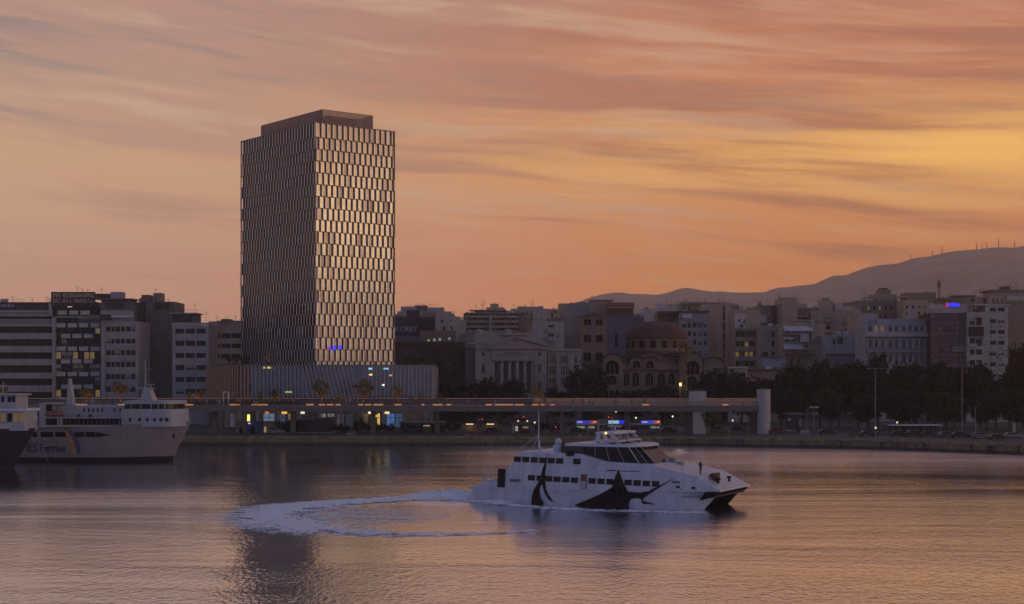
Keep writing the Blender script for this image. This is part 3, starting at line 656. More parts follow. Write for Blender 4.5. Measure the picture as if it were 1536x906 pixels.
b.box('penthouse', 150, 194, 449, 481.5, 1.5, 9, slate); b.box('penthouse', 151, 199, 466, 481.8, .8, 1.49, palegrey); b.box('roof_canopy', 142.5, 199.5, 447.6, 449, -.6, 10, brown); b.box('stair_head', 161.5, 179, 437, 447.5, 3, 7, bluewhite); b.box('roof_room', 128, 156, 439, 447.5, 5, 9, darkb)
b.box('terrace_rail', 152, 199.5, 466, 472, -.8, -.7, palegrey); b.awning(152, 170, 471, 478.5, 1.5, mat('awning_dark', (.05, .04, .045), .9)); b.awning(168, 201, 470.5, 475, 1.2)
b.box('penthouse_window', 157, 183, 454, 463, 1.4, 1.49, frame_d)
b = Bld('apartment_building', 'plain brown windowless block wall with a rooftop stair head, between two pale office blocks', 203.5, 262, 452.5, 462, wall=brown, zb=GZ)
b.body(a=219); b.body(a=203.5, b=218.8, ya=453, y0=1.2, mt=darkb); b.box('stair_head', 208.5, 221.5, 441.5, 452.9, 3, 7, brown); b.box('stair_head', 224, 236, 438, 452.4, 5, 10, tan); b.box('roof_room', 232, 254.8, 452.8, 462, -.4, -.003, darkb)
hs = b.rows([(207, 211)], [(462 + 18 * k, 471 + 18 * k) for k in range(7)]); b.windows(hs, ('dark',), reveal=1.23); b.antenna(229, 431)
b.box('window', 238, 243, 456.5, 463, -.45, -.405, frame_d)
b = Bld('office_building', 'pale office block with six rows of wide dark windows, left of the podium', 258.5, 313, 488, 440, wall=palegrey, zb=GZ)
rws = [(493, 500.5), (511, 519), (529.5, 537), (547.5, 555.5), (565.5, 573), (583.5, 591), (601, 608)]
hs = b.rows([(263, 276.5), (278.5, 292.5), (294.5, 308.5)], rws); b.body(hs); b.windows(hs, ('dark', 'dark', 'dark', 'blind'))
b.box('penthouse', 255.5, 292, 470.5, 487.5, 2, 9, slate); b.box('roof_canopy', 254, 294.5, 469, 470.6, .5, 10, palegrey); b.box('penthouse_window', 258, 270, 473, 486, 1.9, 1.99, frame_d); b.box('penthouse_window', 272, 286, 473, 485, 1.9, 1.99, frame_d); b.box('terrace_rail', 257, 312.8, 484, 487.6, .1, .2, frame_w)
b.antenna(288, 454); b.antenna(305, 466)
mb = MB()
for i in range(12): xx = b.X(255 + 3.3 * i); mb.tube((xx, 4, b.Z(469)), (xx, 4, b.Z(463.5)), .04, n=4)
mb.tube((b.X(255), 4, b.Z(463.5)), (b.X(292), 4, b.Z(463.5)), .05, n=4); mb.build('roof_rail', mast_metal, b.root)
b = Bld('office_building', 'grey banded block half hidden behind the tower, right of the pale six-row office block', 313.5, 372, 482, 492, wall=grey, zb=GZ)
hs = b.rows([(315, 330), (331, 346), (347, 361)], [(500, 507.5), (515.5, 522.5), (531, 538), (546, 553), (561, 568)]); b.body(hs); b.windows(hs, ('dark',))
b.box('roof_room', 330, 343, 478, 482, 2, 8, slate); b.box('roof_slab', 326, 362, 481, 482.6, -.4, 9, brown); b.box('roof_room', 314, 330, 483, 490, -1.5, -.004, palegrey)
for px in (322, 336, 350): b.antenna(px, 470 + rb.uniform(0, 4))
# --- right of the tower
b = Bld('advert_building', 'dark purple building with large white lettering peeping out behind the tower', 560, 655, 475.5, 540, wall=navy, zb=GZ)
b.body(); b.box('roof_room', 609.5, 628.5, 465, 475.3, .5, 6, navy); b.word('kcret', 592.6, 626.5, 489.5, 497.3, -.06, sgn('bold_white', (.42, .46, .6))); b.box('billboard_strip', 560, 631, 504, 515, -.3, -.004, slate); b.box('balcony_recess', 631, 654, 468, 475, 3, 6, brown)
b = Bld('apartment_building', 'white stepped roof block above the dark lettered building, beside the tower', 596, 676, 467, 575, wall=palegrey, zb=6)
b.body(); b.box('roof_room', 601, 624, 459.5, 466.8, 1, 8, palegrey); b.box('roof_room', 621, 640, 457.5, 466.8, 2.5, 9, slate); b.box('roof_room', 640, 665, 460.5, 466.8, 3, 9, palegrey)
mb = MB()
for px in (624, 634, 645, 655): mb.tube((b.X(px), 4, b.Z(462)), (b.X(px), 4, b.Z(455.2)), .06, n=4)
mb.tube((b.X(622), 4, b.Z(455.4)), (b.X(655), 4, b.Z(455.4)), .07, n=4); mb.build('roof_frame', mast_metal, b.root)
b = Bld('apartment_building', 'small cream block with four little windows, right of the white lettering', 653, 689, 474.5, 530, wall=palegrey, zb=GZ)
hs = [b.rect(661, 664.6, 479.7, 484.2), b.rect(675, 677.5, 479.6, 482), b.rect(664, 668, 490, 495.5), b.rect(676, 679, 490, 495)]
b.body(hs); b.windows(hs, ('dark',)); b.box('roof_room', 672, 681, 470, 474.3, 2, 7, grey); b.box('side_wing', 682, 698, 480, 520, .6, 8, grey)
b = Bld('apartment_building', 'low grey-brown block with four small green-lit windows above the dark old building', 630, 684, 496, 505, wall=brown, zb=GZ)
hs = [b.rect(641.2, 644.6, 508.5, 512.5), b.rect(649.5, 653.3, 507.5, 512), b.rect(658, 661.6, 507, 511.5), b.rect(672.3, 676, 506, 510)]; b.body(hs); b.windows(hs, ('green',))
b = Bld('old_building', 'dark shaded two-storey old building behind the podium, with tall windows and a heavy cornice', 590, 697.5, 515, 470, depth=22, wall=darkb, zb=GZ)  # dark wall colour holds the shade on this side
hs = b.rows([(608 + 12.4 * k, 612.5 + 12.4 * k) for k in range(7)], [(524, 531), (545, 559), (573, 588)]); b.body(hs); b.windows(hs, ('tall', 'dark')); b.box('cornice', 588, 698, 512.5, 516, -.6, .6, darkb); b.box('string_course', 590, 697.5, 536, 538, -.2, -.003, darkb)
for k in range(4): b.box('pilaster', 680 + 4 * k, 682 + 4 * k, 538.5, 590, -.25, -.004, darkb)
# --- the pedimented bank
stn = mat('temple_stone', (.3, .285, .3), .85, 0, .2, .4, streak=True); stn_d = mat('temple_stone_shaded_wing', (.2, .18, .19), .85, 0, .2, .4, streak=True)  # second stone is a darker copy, with shade put into its colour
b = Bld('bank_building', 'pale classical building with a columned temple front and carved pediment', 713, 820.5, 520, 452, depth=26, wall=stn, zb=GZ)
pb0, pb1 = 738.6, 801.5
hs = b.rows([(722, 727.5), (806.3, 811.8)], [(527, 534.5), (546.5, 559.5), (571.5, 587)]) ; b.body(hs + [b.rect(pb0, pb1, 541, 590)], reveal=2.2); b.windows(hs, ('tall',), reveal=.4)
hs2 = b.rows([(742.3, 746.5), (754, 758.2), (766, 770.2), (778.3, 782.5), (790, 794.2)], [(543, 559.5), (571.5, 587)])
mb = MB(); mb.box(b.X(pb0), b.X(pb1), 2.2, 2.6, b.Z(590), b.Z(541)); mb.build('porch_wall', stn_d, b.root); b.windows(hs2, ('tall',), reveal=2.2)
for px in (738.9, 752.2, 764, 775.5, 787.3, 798.6):
    mb = MB(); xx = b.X(px); r_ = .62; zc0, zc1 = b.Z(590), b.Z(541.8)
    mb.lathe([(r_ * 1.3, zc0), (r_ * 1.3, zc0 + .35), (r_, zc0 + .5), (r_ * .98, zc0 + 4), (r_ * .84, zc1 - .5), (r_ * 1.15, zc1 - .35), (r_ * 1.25, zc1)], (xx, .75, 0), 14); mb.build('column', stn, b.root)
b.box('frieze', pb0 - .5, pb1 + .5, 524.5, 541.2, -.35, 1.5, stn); b.word('mega', 758.5, 783, 528, 530.6, -.38, sgn('carved', (.1, .09, .09))); b.word('nat', 745, 797, 531.8, 533.6, -.38, sgn('carved', (.1, .09, .09)))
b.box('cornice', 712.5, 731, 519, 523, -.7, .5, stn); b.box('cornice', 731, 823.6, 520.2, 523.4, -1.1, .5, stn)
mb = MB(); pe = [(731.5, 520), (823.8, 520), (774.5, 506.4)]; mb.prism([(b.X(p), b.Z(q)) for p, q in pe], -.35, 20); mb.build('pediment_roof', stn, b.root)
mb = MB()
for (p, q, r, u) in ((730.2, 519.6, 774.2, 505.0), (774.2, 505.0, 825, 519.6)):
    xa, za, xb, zb_ = b.X(p), b.Z(q), b.X(r), b.Z(u); mb.prism([(xa, za - .2), (xb, zb_ - .2), (xb, zb_ + .35), (xa, za + .35)], -1.15, -.36)
mb.build('raking_cornice', stn, b.root); b.box('tympanum_emblem', 771.5, 775.5, 510, 513, -.5, -.352, stn_d)
for k in range(3): b.box('step', pb0 - 2 - k * 1.2, pb1 + 2 + k * 1.2, 590 + 2.2 * k, 592.2 + 2.2 * k, -.8 - .6 * k, -.003, stn)
b.box('parapet', 714, 732, 513.5, 519, 2, 2.6, stn)
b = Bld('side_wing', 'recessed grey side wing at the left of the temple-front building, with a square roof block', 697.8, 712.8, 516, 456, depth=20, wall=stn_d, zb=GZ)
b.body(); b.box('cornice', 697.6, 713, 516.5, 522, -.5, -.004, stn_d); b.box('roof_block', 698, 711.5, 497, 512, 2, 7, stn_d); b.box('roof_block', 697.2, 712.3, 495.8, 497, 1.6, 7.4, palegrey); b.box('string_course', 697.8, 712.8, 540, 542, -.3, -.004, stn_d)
b = Bld('apartment_building', 'white box-shaped block with two balcony windows, behind the temple pediment', 799, 846, 482, 540, wall=palegrey, zb=GZ)
hs = b.rows([(822.5, 831)], [(487.5, 494.5), (501.5, 508)]) + b.rows([(835.5, 838)], [(501, 506)]); b.body(hs); b.windows(hs, ('blind', 'dark')); b.box('roof_slab', 821, 847, 477.5, 482.3, 1, 8, slate)
b.balcony(821.5, 833, 495.5, 499, .9, palegrey); b.balcony(821.5, 833, 509, 512, .9, palegrey)
b = Bld('apartment_building', 'low white parapeted block seen just above the temple roof', 700, 799, 499.5, 520, wall=palegrey, zb=GZ); b.body()
b.box('roof_room', 720, 733, 496.5, 499.4, 1, 5, white); b.box('roof_slab', 752, 790, 500.5, 503, -1, -.004, palegrey)
b = Bld('apartment_building', 'wide apartment block of stacked dark balconies on the skyline behind the temple front', 695, 790, 470, 590, wall=brown, zb=6, depth=18)
b.body(y0=1.5)
for ya in (473, 480.5, 488, 495.5):
    b.balcony(697, 733, ya, ya + 3.8, 1.5, tan, y0=1.5); b.balcony(738, 778, ya, ya + 3.8, 1.5, tan, y0=1.5)
    hs = b.grid(697, 780, ya - 5.4, ya - .6, 11, 1, .6, .9); b.windows(hs, ('dark', 'dark', 'blind', 'shut'), reveal=1.48)
b.box('pier', 733.5, 738, 472, 510, -.3, 1.49, palegrey); b.box('roof_slab', 697, 783, 469, 470.3, -.3, 14, tan); b.box('roof_room', 711, 732, 464.5, 469, 4, 11, brown); b.box('roof_room', 729, 757, 460, 469, 6, 12, tan); b.box('stair_head', 735, 747.5, 454, 460, 8, 12, tan); b.box('roof_slab', 704, 760, 464, 465.2, 3, 12, grey)
b.tank(716); b.tank(763); b.pipes(722)
for px in (714, 723, 725, 741, 752): b.antenna(px, 456 + rb.uniform(-6, 3))
b = Bld('apartment_building', 'tan corner block with a pale roof terrace, right of the stacked dark balconies', 766, 826, 463, 600, wall=tan, zb=8)
hs = b.grid(770, 800, 466, 482, 5, 2, .4, .5); b.body(hs); b.windows(hs, ('dark', 'blind')); b.box('roof_room', 776, 809, 459.5, 462.8, 2, 8, palegrey); b.box('side_wing', 799.5, 826, 466, 490, -.5, -.004, palegrey); b.tank(812); b.pipes(788); b.antenna(799, 449); b.antenna(771, 455)
b = Bld('apartment_building', 'small roof block at the left foot of the hazy mountain', 824, 845, 466.5, 640, wall=brown, zb=8); hs = b.grid(826, 844, 468, 478, 4, 1, .5, .5); b.body(hs); b.windows(hs, ('dark', 'lit')); b.box('roof_slab', 826, 846, 465, 466.6, -.3, 6, grey); b.antenna(831, 458)
b = Bld('apartment_building', 'tall blank pale-brown wall block behind the church belfry', 838.5, 886, 455, 560, wall=tan, zb=GZ)
b.body(); b.box('side_wing', 858, 884, 454, 475, -.4, -.004, palegrey); b.antenna(857, 450, 2, False); b.box('roof_room', 866, 880, 452, 455, 3, 8, white)
b = Bld('apartment_building', 'grey block topped by a rust-red banded terrace left of the church dome', 886, 966, 474.5, 545, wall=slate, zb=GZ)
hs = b.rows([(922, 927)], [(500, 520)]); b.body(hs); b.windows(hs, ('dark',)); b.box('penthouse', 914.5, 950.5, 462, 474.3, 1.5, 9, darkb); b.box('terrace_band', 913, 951.5, 453.5, 460, .9, 9, mat('rust_red', (.24, .085, .06), .8)); b.box('roof_slab', 913, 952.5, 460.5, 462, .5, 9.5, grey)
b.box('roof_room', 886.5, 921, 449, 474.3, 9.6, 15, tan); b.box('roof_slab', 885.5, 922.5, 447.5, 449, 9, 15.5, brown); b.antenna(890, 440, 10, True, 449)
mb = MB()
for k in range(14): mb.box(b.X(951 + k), b.X(951.3 + k), .4, .46, b.Z(474.5), b.Z(470))
mb.build('terrace_rail', mast_metal, b.root)
b = Bld('civic_building', 'pale three-storey building with triple windows between the temple front and the belfry', 822, 872.5, 524.5, 458, wall=stn, zb=GZ)
trip = [(824.2, 826), (827.4, 829.4), (830.8, 832.6), (841.5, 843.4), (844.8, 847), (848.4, 850.4), (861.5, 866)]
hs = b.rows(trip, [(533.5, 545), (549.5, 562.5), (566.5, 578)]); b.body(hs); b.windows(hs, ('tall', 'dark'))
b.box('cornice', 821, 873, 523, 527, -.6, -.004, stn); b.box('pilaster', 834.5, 838, 530, 597, -.3, -.004, stn); b.box('pilaster', 853, 857, 530, 597, -.3, -.004, stn); b.box('string_course', 822.2, 872.3, 546.3, 548, -.15, -.004, stn)
# --- the church with its belfry
ch_st = mat('church_stone', (.21, .17, .145), .9, 0, .25, .5, streak=True); dark_open = mat('dark_opening', (.006, .005, .006), .8, 0, .2, 1, spec=.05); ch_dk = mat('church_roof_tile', (.05, .03, .028), .9, 0, .3, .7); ch_dome = mat('dome_tile', (.095, .045, .04), .85, 0, .25, .8)
def arch_window(b, a, c, ya, yb, y0, name='arched_window', lights=1):
    xa, xc, z0, z1 = b.X(a), b.X(c), b.Z(yb), b.Z(ya); r_ = (xc - xa) / 2; cx = (xa + xc) / 2; zs_ = max(z0 + .1, z1 - r_)
    def outl(g, dz=0): return [(cx - r_ - g, z0 - dz)] + [(cx - (r_ + g) * math.cos(math.pi * k / 10), zs_ + (r_ + g) * math.sin(math.pi * k / 10)) for k in range(11)] + [(cx + r_ + g, z0 - dz)]
    o_, i_ = outl(.28), outl(0); mb = MB()
    n = len(o_)
    for k in range(n - 1):
        (ax, az_), (bx, bz), (cx2, cz), (dx, dz) = o_[k], o_[k + 1], i_[k + 1], i_[k]
        mb.face([(ax, y0 - .14, az_), (bx, y0 - .14, bz), (cx2, y0 - .14, cz), (dx, y0 - .14, dz)][::-1]); mb.face([(ax, y0, az_), (bx, y0, bz), (bx, y0 - .14, bz), (ax, y0 - .14, az_)]); mb.face([(dx, y0 - .14, dz), (cx2, y0 - .14, cz), (cx2, y0, cz), (dx, y0, dz)])
    for k in range(1, lights): xx = xa + (xc - xa) * k / lights; mb.box(xx - .1, xx + .1, y0 - .1, y0 - .02, z0, zs_ + r_ * .3)
    o = mb.build(name, ch_st, b.root); mb = MB(); mb.face([(p, y0 - .015, q) for p, q in i_]); mb.build('pane', dark_open, o)
b = Bld('church', 'stone church with a broad reddish tiled dome and arched gables', 903, 1082, 545, 464, depth=30, wall=ch_st, zb=GZ)
b.body(par=.1)
def gable(a, c, ytop, ysh, yb, y0, dp, rnd=True, rf=True):
    xa, xc = b.X(a), b.X(c); cx = (xa + xc) / 2; zt, zs_, z0 = b.Z(ytop), b.Z(ysh), b.Z(yb)
    arc = [(cx + (xc - xa) / 2 * -math.cos(math.pi * k / 12), zs_ + (zt - zs_) * math.sin(math.pi * k / 12) ** (.8 if rnd else 1.0)) for k in range(13)] if rnd else [(xa, zs_), (cx, zt), (xc, zs_)]
    mb = MB(); mb.prism([(xa, z0)] + arc + [(xc, z0)], y0, y0 + dp); mb.build('gable_bay', ch_st, b.root)
    ro = MB(); big = [(cx + (p - cx) * 1.05, q + .4) for p, q in arc]; poly = [(p, q) for p, q in big] + [(p, q + .02) for p, q in arc[::-1]]
    for k in range(len(arc) - 1):
        ro.mesh([(*(arc[k][0:1]), y0 - .35, arc[k][1] + .02), (arc[k + 1][0], y0 - .35, arc[k + 1][1] + .02), (big[k + 1][0], y0 - .35, big[k + 1][1]), (big[k][0], y0 - .35, big[k][1]),
                 (arc[k][0], y0 + dp, arc[k][1] + .02), (arc[k + 1][0], y0 + dp, arc[k + 1][1] + .02), (big[k + 1][0], y0 + dp, big[k + 1][1]), (big[k][0], y0 + dp, big[k][1])],
                [(0, 1, 2, 3), (3, 2, 6, 7), (0, 4, 5, 1), (7, 6, 5, 4)])
    ro.build('gable_roof', ch_dk, b.root)
gable(904, 933.5, 532, 545, 640, -1.8, 14); gable(1020, 1053.5, 530, 546, 640, -1.8, 14)
gable(944.5, 964.5, 536.5, 543, 552, -.6, 9, True); gable(964.8, 986, 536.5, 543, 552, -.6, 9, True); gable(1055, 1085, 537, 546, 600, -1, 10, True)
for (a, c, ya, yb, y0, L_) in ((908.5, 927.5, 540.5, 561, -1.8, 3), (912, 924, 563, 577, -1.8, 3), (1027.5, 1048, 541, 562, -1.8, 3), (1030, 1044, 564, 578, -1.8, 3), (949.5, 960, 541, 552, -.6, 2), (969, 980, 541, 552, -.6, 2), (936, 944, 560, 578, 0, 2), (949, 958.5, 559, 579, 0, 2), (968.5, 979.5, 559, 579, 0, 3), (986.5, 998, 560, 577, 0, 2), (1003, 1012, 560, 577, 0, 2), (1059, 1073, 560, 577, -1, 2), (905, 912, 585, 598, -1.8, 1), (914, 920, 585, 598, -1.8, 1), (922, 928, 585, 598, -1.8, 1), (938, 945, 586, 598, 0, 1), (948, 955, 586, 598, 0, 1)):
    arch_window(b, a, c, ya, yb, y0, lights=L_)
mb = MB(); mb.face([(b.X(904), -.5, b.Z(556)), (b.X(1081), -.5, b.Z(556)), (b.X(1081), 8, b.Z(543.5)), (b.X(904), 8, b.Z(543.5))]); mb.face([(b.X(904), -.5, b.Z(556.6)), (b.X(904), -.5, b.Z(556)), (b.X(904), 8, b.Z(543.5))])
mb.build('aisle_roof', ch_dk, b.root)
cx, cy = b.X(990.5), 14.0
def rr(px): return px / F * (464 + cy)
z_ = lambda y_: PZ(y_, 464 + cy) - GZ
mb = MB(); mb.box(b.X(950), b.X(1035), 4, 26, b.Z(560), b.Z(534)); mb.build('crossing', ch_st, b.root)
mb = MB(); mb.mesh([(b.X(948), 3, b.Z(534)), (b.X(1037), 3, b.Z(534)), (b.X(1037), 27, b.Z(534)), (b.X(948), 27, b.Z(534)), (b.X(958), 6, b.Z(528)), (b.X(1027), 6, b.Z(528)), (b.X(1027), 24, b.Z(528)), (b.X(958), 24, b.Z(528))], [(0, 1, 5, 4), (1, 2, 6, 5), (2, 3, 7, 6), (3, 0, 4, 7), (4, 5, 6, 7)]); mb.build('crossing_roof', ch_dk, b.root)
for (p, q, r, u) in ((905, 944, 529.5, 535), (1012, 1056, 529, 535)):     # dark tiled shoulders either side of the drum
    mb = MB(); mb.mesh([(b.X(p), 2, b.Z(u + 6)), (b.X(q), 2, b.Z(u + 6)), (b.X(q), 13, b.Z(r)), (b.X(p), 13, b.Z(r + 3))], [(0, 1, 2, 3)]); mb.build('shoulder_roof', ch_dk, b.root)
gable(958, 1000, 530, 535.5, 545, 3.2, 5, True)
for (p, q, yy) in ((935, 945, 558), (985, 1020, 558)): b.box('string_course', p, q, yy - 1, yy + .6, -.3, -.004, ch_dk)
rd = rr(43.5)
mb = MB(); mb.lathe([(rd, z_(532)), (rd, z_(527.5)), (rd + .5, z_(526.8)), (rd + .5, z_(525.8)), (rd, z_(525.2)), (rd, z_(508.8)), (rd + .5, z_(508)), (rd + .5, z_(507))], (cx, cy, 0), 32); dr_ = mb.build('drum', ch_st, b.root)
for k in range(16):
    an = math.pi * (k + .5) / 16 * 2
    if math.sin(an) > .3: continue
    M_ = Matrix.Translation((cx, cy, 0)) @ Matrix.Rotation(an, 4, 'Z'); mb = MB(); z0, z1, hw = z_(522.5), z_(511), .85
    pr = [(-hw, z0)] + [(-hw * math.cos(math.pi * q / 8), z1 - hw + hw * math.sin(math.pi * q / 8)) for q in range(9)] + [(hw, z0)]
    mb.face([M_ @ Vector((rd + .1, p, q)) for p, q in pr]); mb.build('pane', dark_open, dr_)
mb = MB(); zt = z_(481.5); zb_ = z_(507)
mb.lathe([(rd + .9, zb_ - .2), (rd + .9, zb_)] + [((rd + .7) * math.cos(math.pi / 2 * k / 12) ** .92, zb_ + (zt - zb_) * math.sin(math.pi / 2 * k / 12) ** .95) for k in range(1, 12)] + [(.01, zt)], (cx, cy, 0), 36); mb.build('dome', ch_dome, b.root, smooth=False)
mb = MB(); mb.tube((cx, cy, zt - .3), (cx, cy, zt + 3.2), .14); mb.box(cx - .7, cx + .7, cy - .08, cy + .08, zt + 2.1, zt + 2.35); mb.build('cross', mat('cross_metal', (.3, .26, .2), .4, .5), b.root)
b.box('notice_board', 1000.5, 1010.5, 510, 514.5, -.1, .1, white) if False else None
b = Bld('belfry', 'square stone church belfry with paired arched openings and a low red tiled roof', 873, 910, 475, 474, depth=9.5, wall=ch_st, zb=GZ)
b.body(par=.1); mb = MB(); xa, xb = b.X(871.5), b.X(911.5); zz = b.Z(475); cx = (xa + xb) / 2
mb.mesh([(xa, -.4, zz), (xb, -.4, zz), (xb, 9.9, zz), (xa, 9.9, zz), (cx, 4.7, b.Z(466.5))], [(0, 1, 4), (1, 2, 4), (2, 3, 4), (3, 0, 4), (3, 2, 1, 0)]); mb.build('roof', ch_dome, b.root)
for (ya, yb) in ((478.5, 488), (502, 513.5), (528.5, 541)):
    for q in ((876, 880.6), (881.6, 886.4), (894, 898.6), (899.6, 904)): arch_window(b, *q, ya, yb, 0, 'belfry_opening')
for ya in (491, 516, 544): b.box('string_course', 872.6, 910.4, ya, ya + 1.5, -.25, -.004, ch_st)
# --- the climbing town right of the dome
b = Bld('apartment_building', 'white-framed block with a grid of dark square windows right behind the church dome', 1019, 1062, 469, 530, wall=palegrey, zb=GZ)
hs = b.grid(1022, 1062, 481, 533, 5, 4, .62, .6); b.body(hs); b.windows(hs, ('dark', 'dark', 'blind'))
b.box('roof_slab', 1016, 1064, 466, 468.8, -.6, 10, darkb); b.awning(1024, 1038, 470.5, 476.5, 1.8, mat('awning_pale', (.5, .48, .5), .8)); b.box('roof_room', 985, 1016, 470, 483, 3, 9, darkb)
mb = MB(); xa, xb, zz = b.X(984), b.X(1026), b.Z(469.5); mb.mesh([(xa, 2, zz), (xb, 2, zz), (xb, 9.5, zz), (xa, 9.5, zz), (xa + 1, 5, b.Z(465.5)), (xb - 1, 5, b.Z(465.5))], [(0, 1, 5, 4), (1, 2, 5), (2, 3, 4, 5), (3, 0, 4)]); mb.build('tiled_roof', ch_dk, b.root)
b = Bld('apartment_building', 'distant white roof-top block with a stepped parapet, above the dome', 964, 1022, 463, 640, wall=white, zb=8)
b.body(); b.box('roof_room', 985, 1004, 455, 462.8, 2, 8, white); b.box('roof_room', 1005, 1018, 455.5, 462.8, 3, 8, palegrey); b.antenna(1001, 442, 3, False); b.pipes(987); b.tank(1009)
b = Bld('apartment_building', 'grey skyline block with a thin roof slab, right above the dome', 1020, 1066, 455.5, 610, wall=brown, zb=8)
hs = b.grid(1024, 1062, 458, 468, 6, 1, .5, .5); b.body(hs); b.windows(hs, ('dark', 'blind')); b.box('roof_slab', 1021, 1060, 453, 455.4, -1, 9, tan); b.pipes(1059); b.pipes(1050); b.antenna(1030, 447)
b = Bld('apartment_building', 'tall blank tan wall with one narrow column of slot windows, right of the dome', 1056, 1102, 456, 545, wall=tan, zb=GZ)
hs = b.rows([(1084.6, 1087)], [(458, 466), (467, 480), (484, 496), (499, 512), (515, 526), (530, 538)]); b.body(hs); b.windows(hs, ('dark',))
b.box('side_wall', 1087.6, 1102, 456.5, 530, -.5, -.004, tan); b.box('roof_room', 1056, 1084, 453, 456, 2, 8, brown); b.pipes(1087); b.pipes(1097); b.antenna(1080, 448); b.tank(1090)
b = Bld('apartment_building', 'tan block with four open balcony floors, some lit, right of the slot-window wall', 1102, 1141, 464.5, 520, wall=tan, zb=GZ)
hs = b.grid(1103, 1138, 498, 506, 5, 1, .8, .95) + b.grid(1103, 1138, 512, 520, 5, 1, .8, .95) + b.grid(1103, 1138, 527, 535, 5, 1, .8, .95) + b.grid(1103, 1138, 541, 549, 5, 1, .8, .95)
b.body(hs); b.windows(hs, ('dark', 'dark', 'shut'), lit=(7, 10, 12, 13), reveal=1.2)
for ya in (506, 520.5, 535.5): b.balcony(1104, 1139, ya, ya + 5.5, 1.0, tan)
b.box('balcony_roof', 1101.5, 1139.5, 495, 497, -1.2, -.004, brown); b.box('white_annexe', 1102, 1118, 471, 493, -.6, -.005, white); b.windows([b.rect(1107, 1109.5, 479, 483), b.rect(1115, 1117, 479, 485), b.rect(1110, 1114, 487, 491)], ('dark',), reveal=-.62)
b.box('roof_room', 1102, 1110, 457, 464.4, 2, 7, slate)
b = Bld('apartment_building', 'plain tan block with two tall slot windows beside the open balconies', 1137, 1177, 490, 515, wall=tan, zb=GZ)
hs = b.rows([(1157.6, 1162.2)], [(497, 505.5), (510, 520), (528, 535.5)]) + [b.rect(1144, 1152, 528, 535)]; b.body(hs); b.windows(hs, ('dark',))
for k in range(6):
    if k < 4: b.box('roof_vent', 1137.5 + 5 * k, 1140.5 + 5 * k, 488, 491.5, -.3, -.004, palegrey)
b = Bld('apartment_building', 'dark red-brown narrow block with a white side wall among the tan blocks', 1137, 1170, 458, 575, wall=brown, zb=6)
hs = b.grid(1139, 1157, 474, 488, 3, 2, .45, .5); b.body(hs); b.windows(hs, ('dark', 'blind')); b.box('white_panel', 1136.5, 1149, 472, 484, -.6, -.004, white); b.box('red_wall', 1158, 1169, 459, 491, -.8, -.004, mat('oxblood', (.13, .06, .055), .85)); b.pipes(1140); b.pipes(1143); b.antenna(1154, 441, 4, False); b.antenna(1166, 455)
b = Bld('apartment_building', 'tallest plain tan slab on the right-hand skyline, with a small white corner box', 1172, 1196, 446, 570, wall=tan, zb=6)
b.body(); b.box('corner_box', 1195.5, 1200.5, 449, 455, .5, 4, white); b.box('side_wall', 1168, 1172.5, 456, 500, -.3, 8, brown); b.pipes(1171)
b = Bld('apartment_building', 'tan block with two white awnings and stacked terraces below the tall plain slab', 1173, 1238, 485, 505, wall=tan, zb=GZ)
hs = b.grid(1176, 1215, 491, 527, 4, 3, .6, .5); b.body(hs, par=.3); b.windows(hs, ('dark', 'dark', 'blind'))
b.awning(1174.5, 1217, 489.5, 496, 2.4); b.awning(1174.5, 1203, 516, 523, 2.4); b.balcony(1173, 1190, 506, 509.5, 1.6, white); b.balcony(1173, 1200, 499, 502, 1.4, tan); b.box('white_panel', 1199, 1212, 500, 513, -1.6, -.4, white); b.box('end_pier', 1216, 1220, 480, 512, -1, -.004, palegrey)
b.box('roof_room', 1197, 1216, 482, 485, 1.5, 8, cream); b.box('roof_slab', 1195, 1224, 479.5, 481, 1, 9, palegrey)
b = Bld('apartment_building', 'brown block with deep shaded balconies and a dark climbing plant, on the right-hand skyline', 1192, 1240, 462, 600, wall=brown, zb=8)
hs = b.grid(1196, 1236, 470, 500, 5, 3, .6, .6); b.body(hs); b.windows(hs, ('dark', 'dark', 'blind'), reveal=.4); b.balcony(1193, 1213, 473, 476, 1.4, tan); b.balcony(1220, 1236, 475, 478.5, 1.4, tan); b.balcony(1193, 1213, 482, 485, 1.4, tan); b.box('white_annexe', 1200, 1212, 455, 462.2, 2, 7, palegrey); b.antenna(1203, 446); b.tank(1226)
b = Bld('apartment_building', 'big tan block with a stepped roof house, centre of the right-hand skyline', 1226, 1290, 465, 585, wall=tan, zb=8)
hs = b.rows([(1239, 1246), (1267, 1273)], [(472, 481), (488, 497), (503, 510)]); b.body(hs); b.windows(hs, ('dark', 'blind', 'shut')); b.balcony(1238, 1248, 482.5, 485, 1.2, brown); b.balcony(1238, 1248, 497.5, 500, 1.2, brown); b.balcony(1265, 1275, 481.5, 485, .9, tan)
b.box('roof_house', 1236, 1252, 450, 465, 3, 9, tan); b.box('roof_house', 1238, 1247, 446, 450, 4, 8, brown); b.box('roof_room', 1255, 1267, 453.5, 465, 4, 9, white); b.box('roof_room', 1267.2, 1286, 453, 459, 4, 9, brown); b.box('roof_room', 1267.2, 1286, 459.2, 465, 3.8, 9, white); b.antenna(1231, 442); b.antenna(1230, 449); b.pipes(1262)
b = Bld('house', 'low pale-blue house with a long terrace wall, below the big tan skyline block', 1238, 1302, 503, 495, wall=bluewhite, zb=GZ)
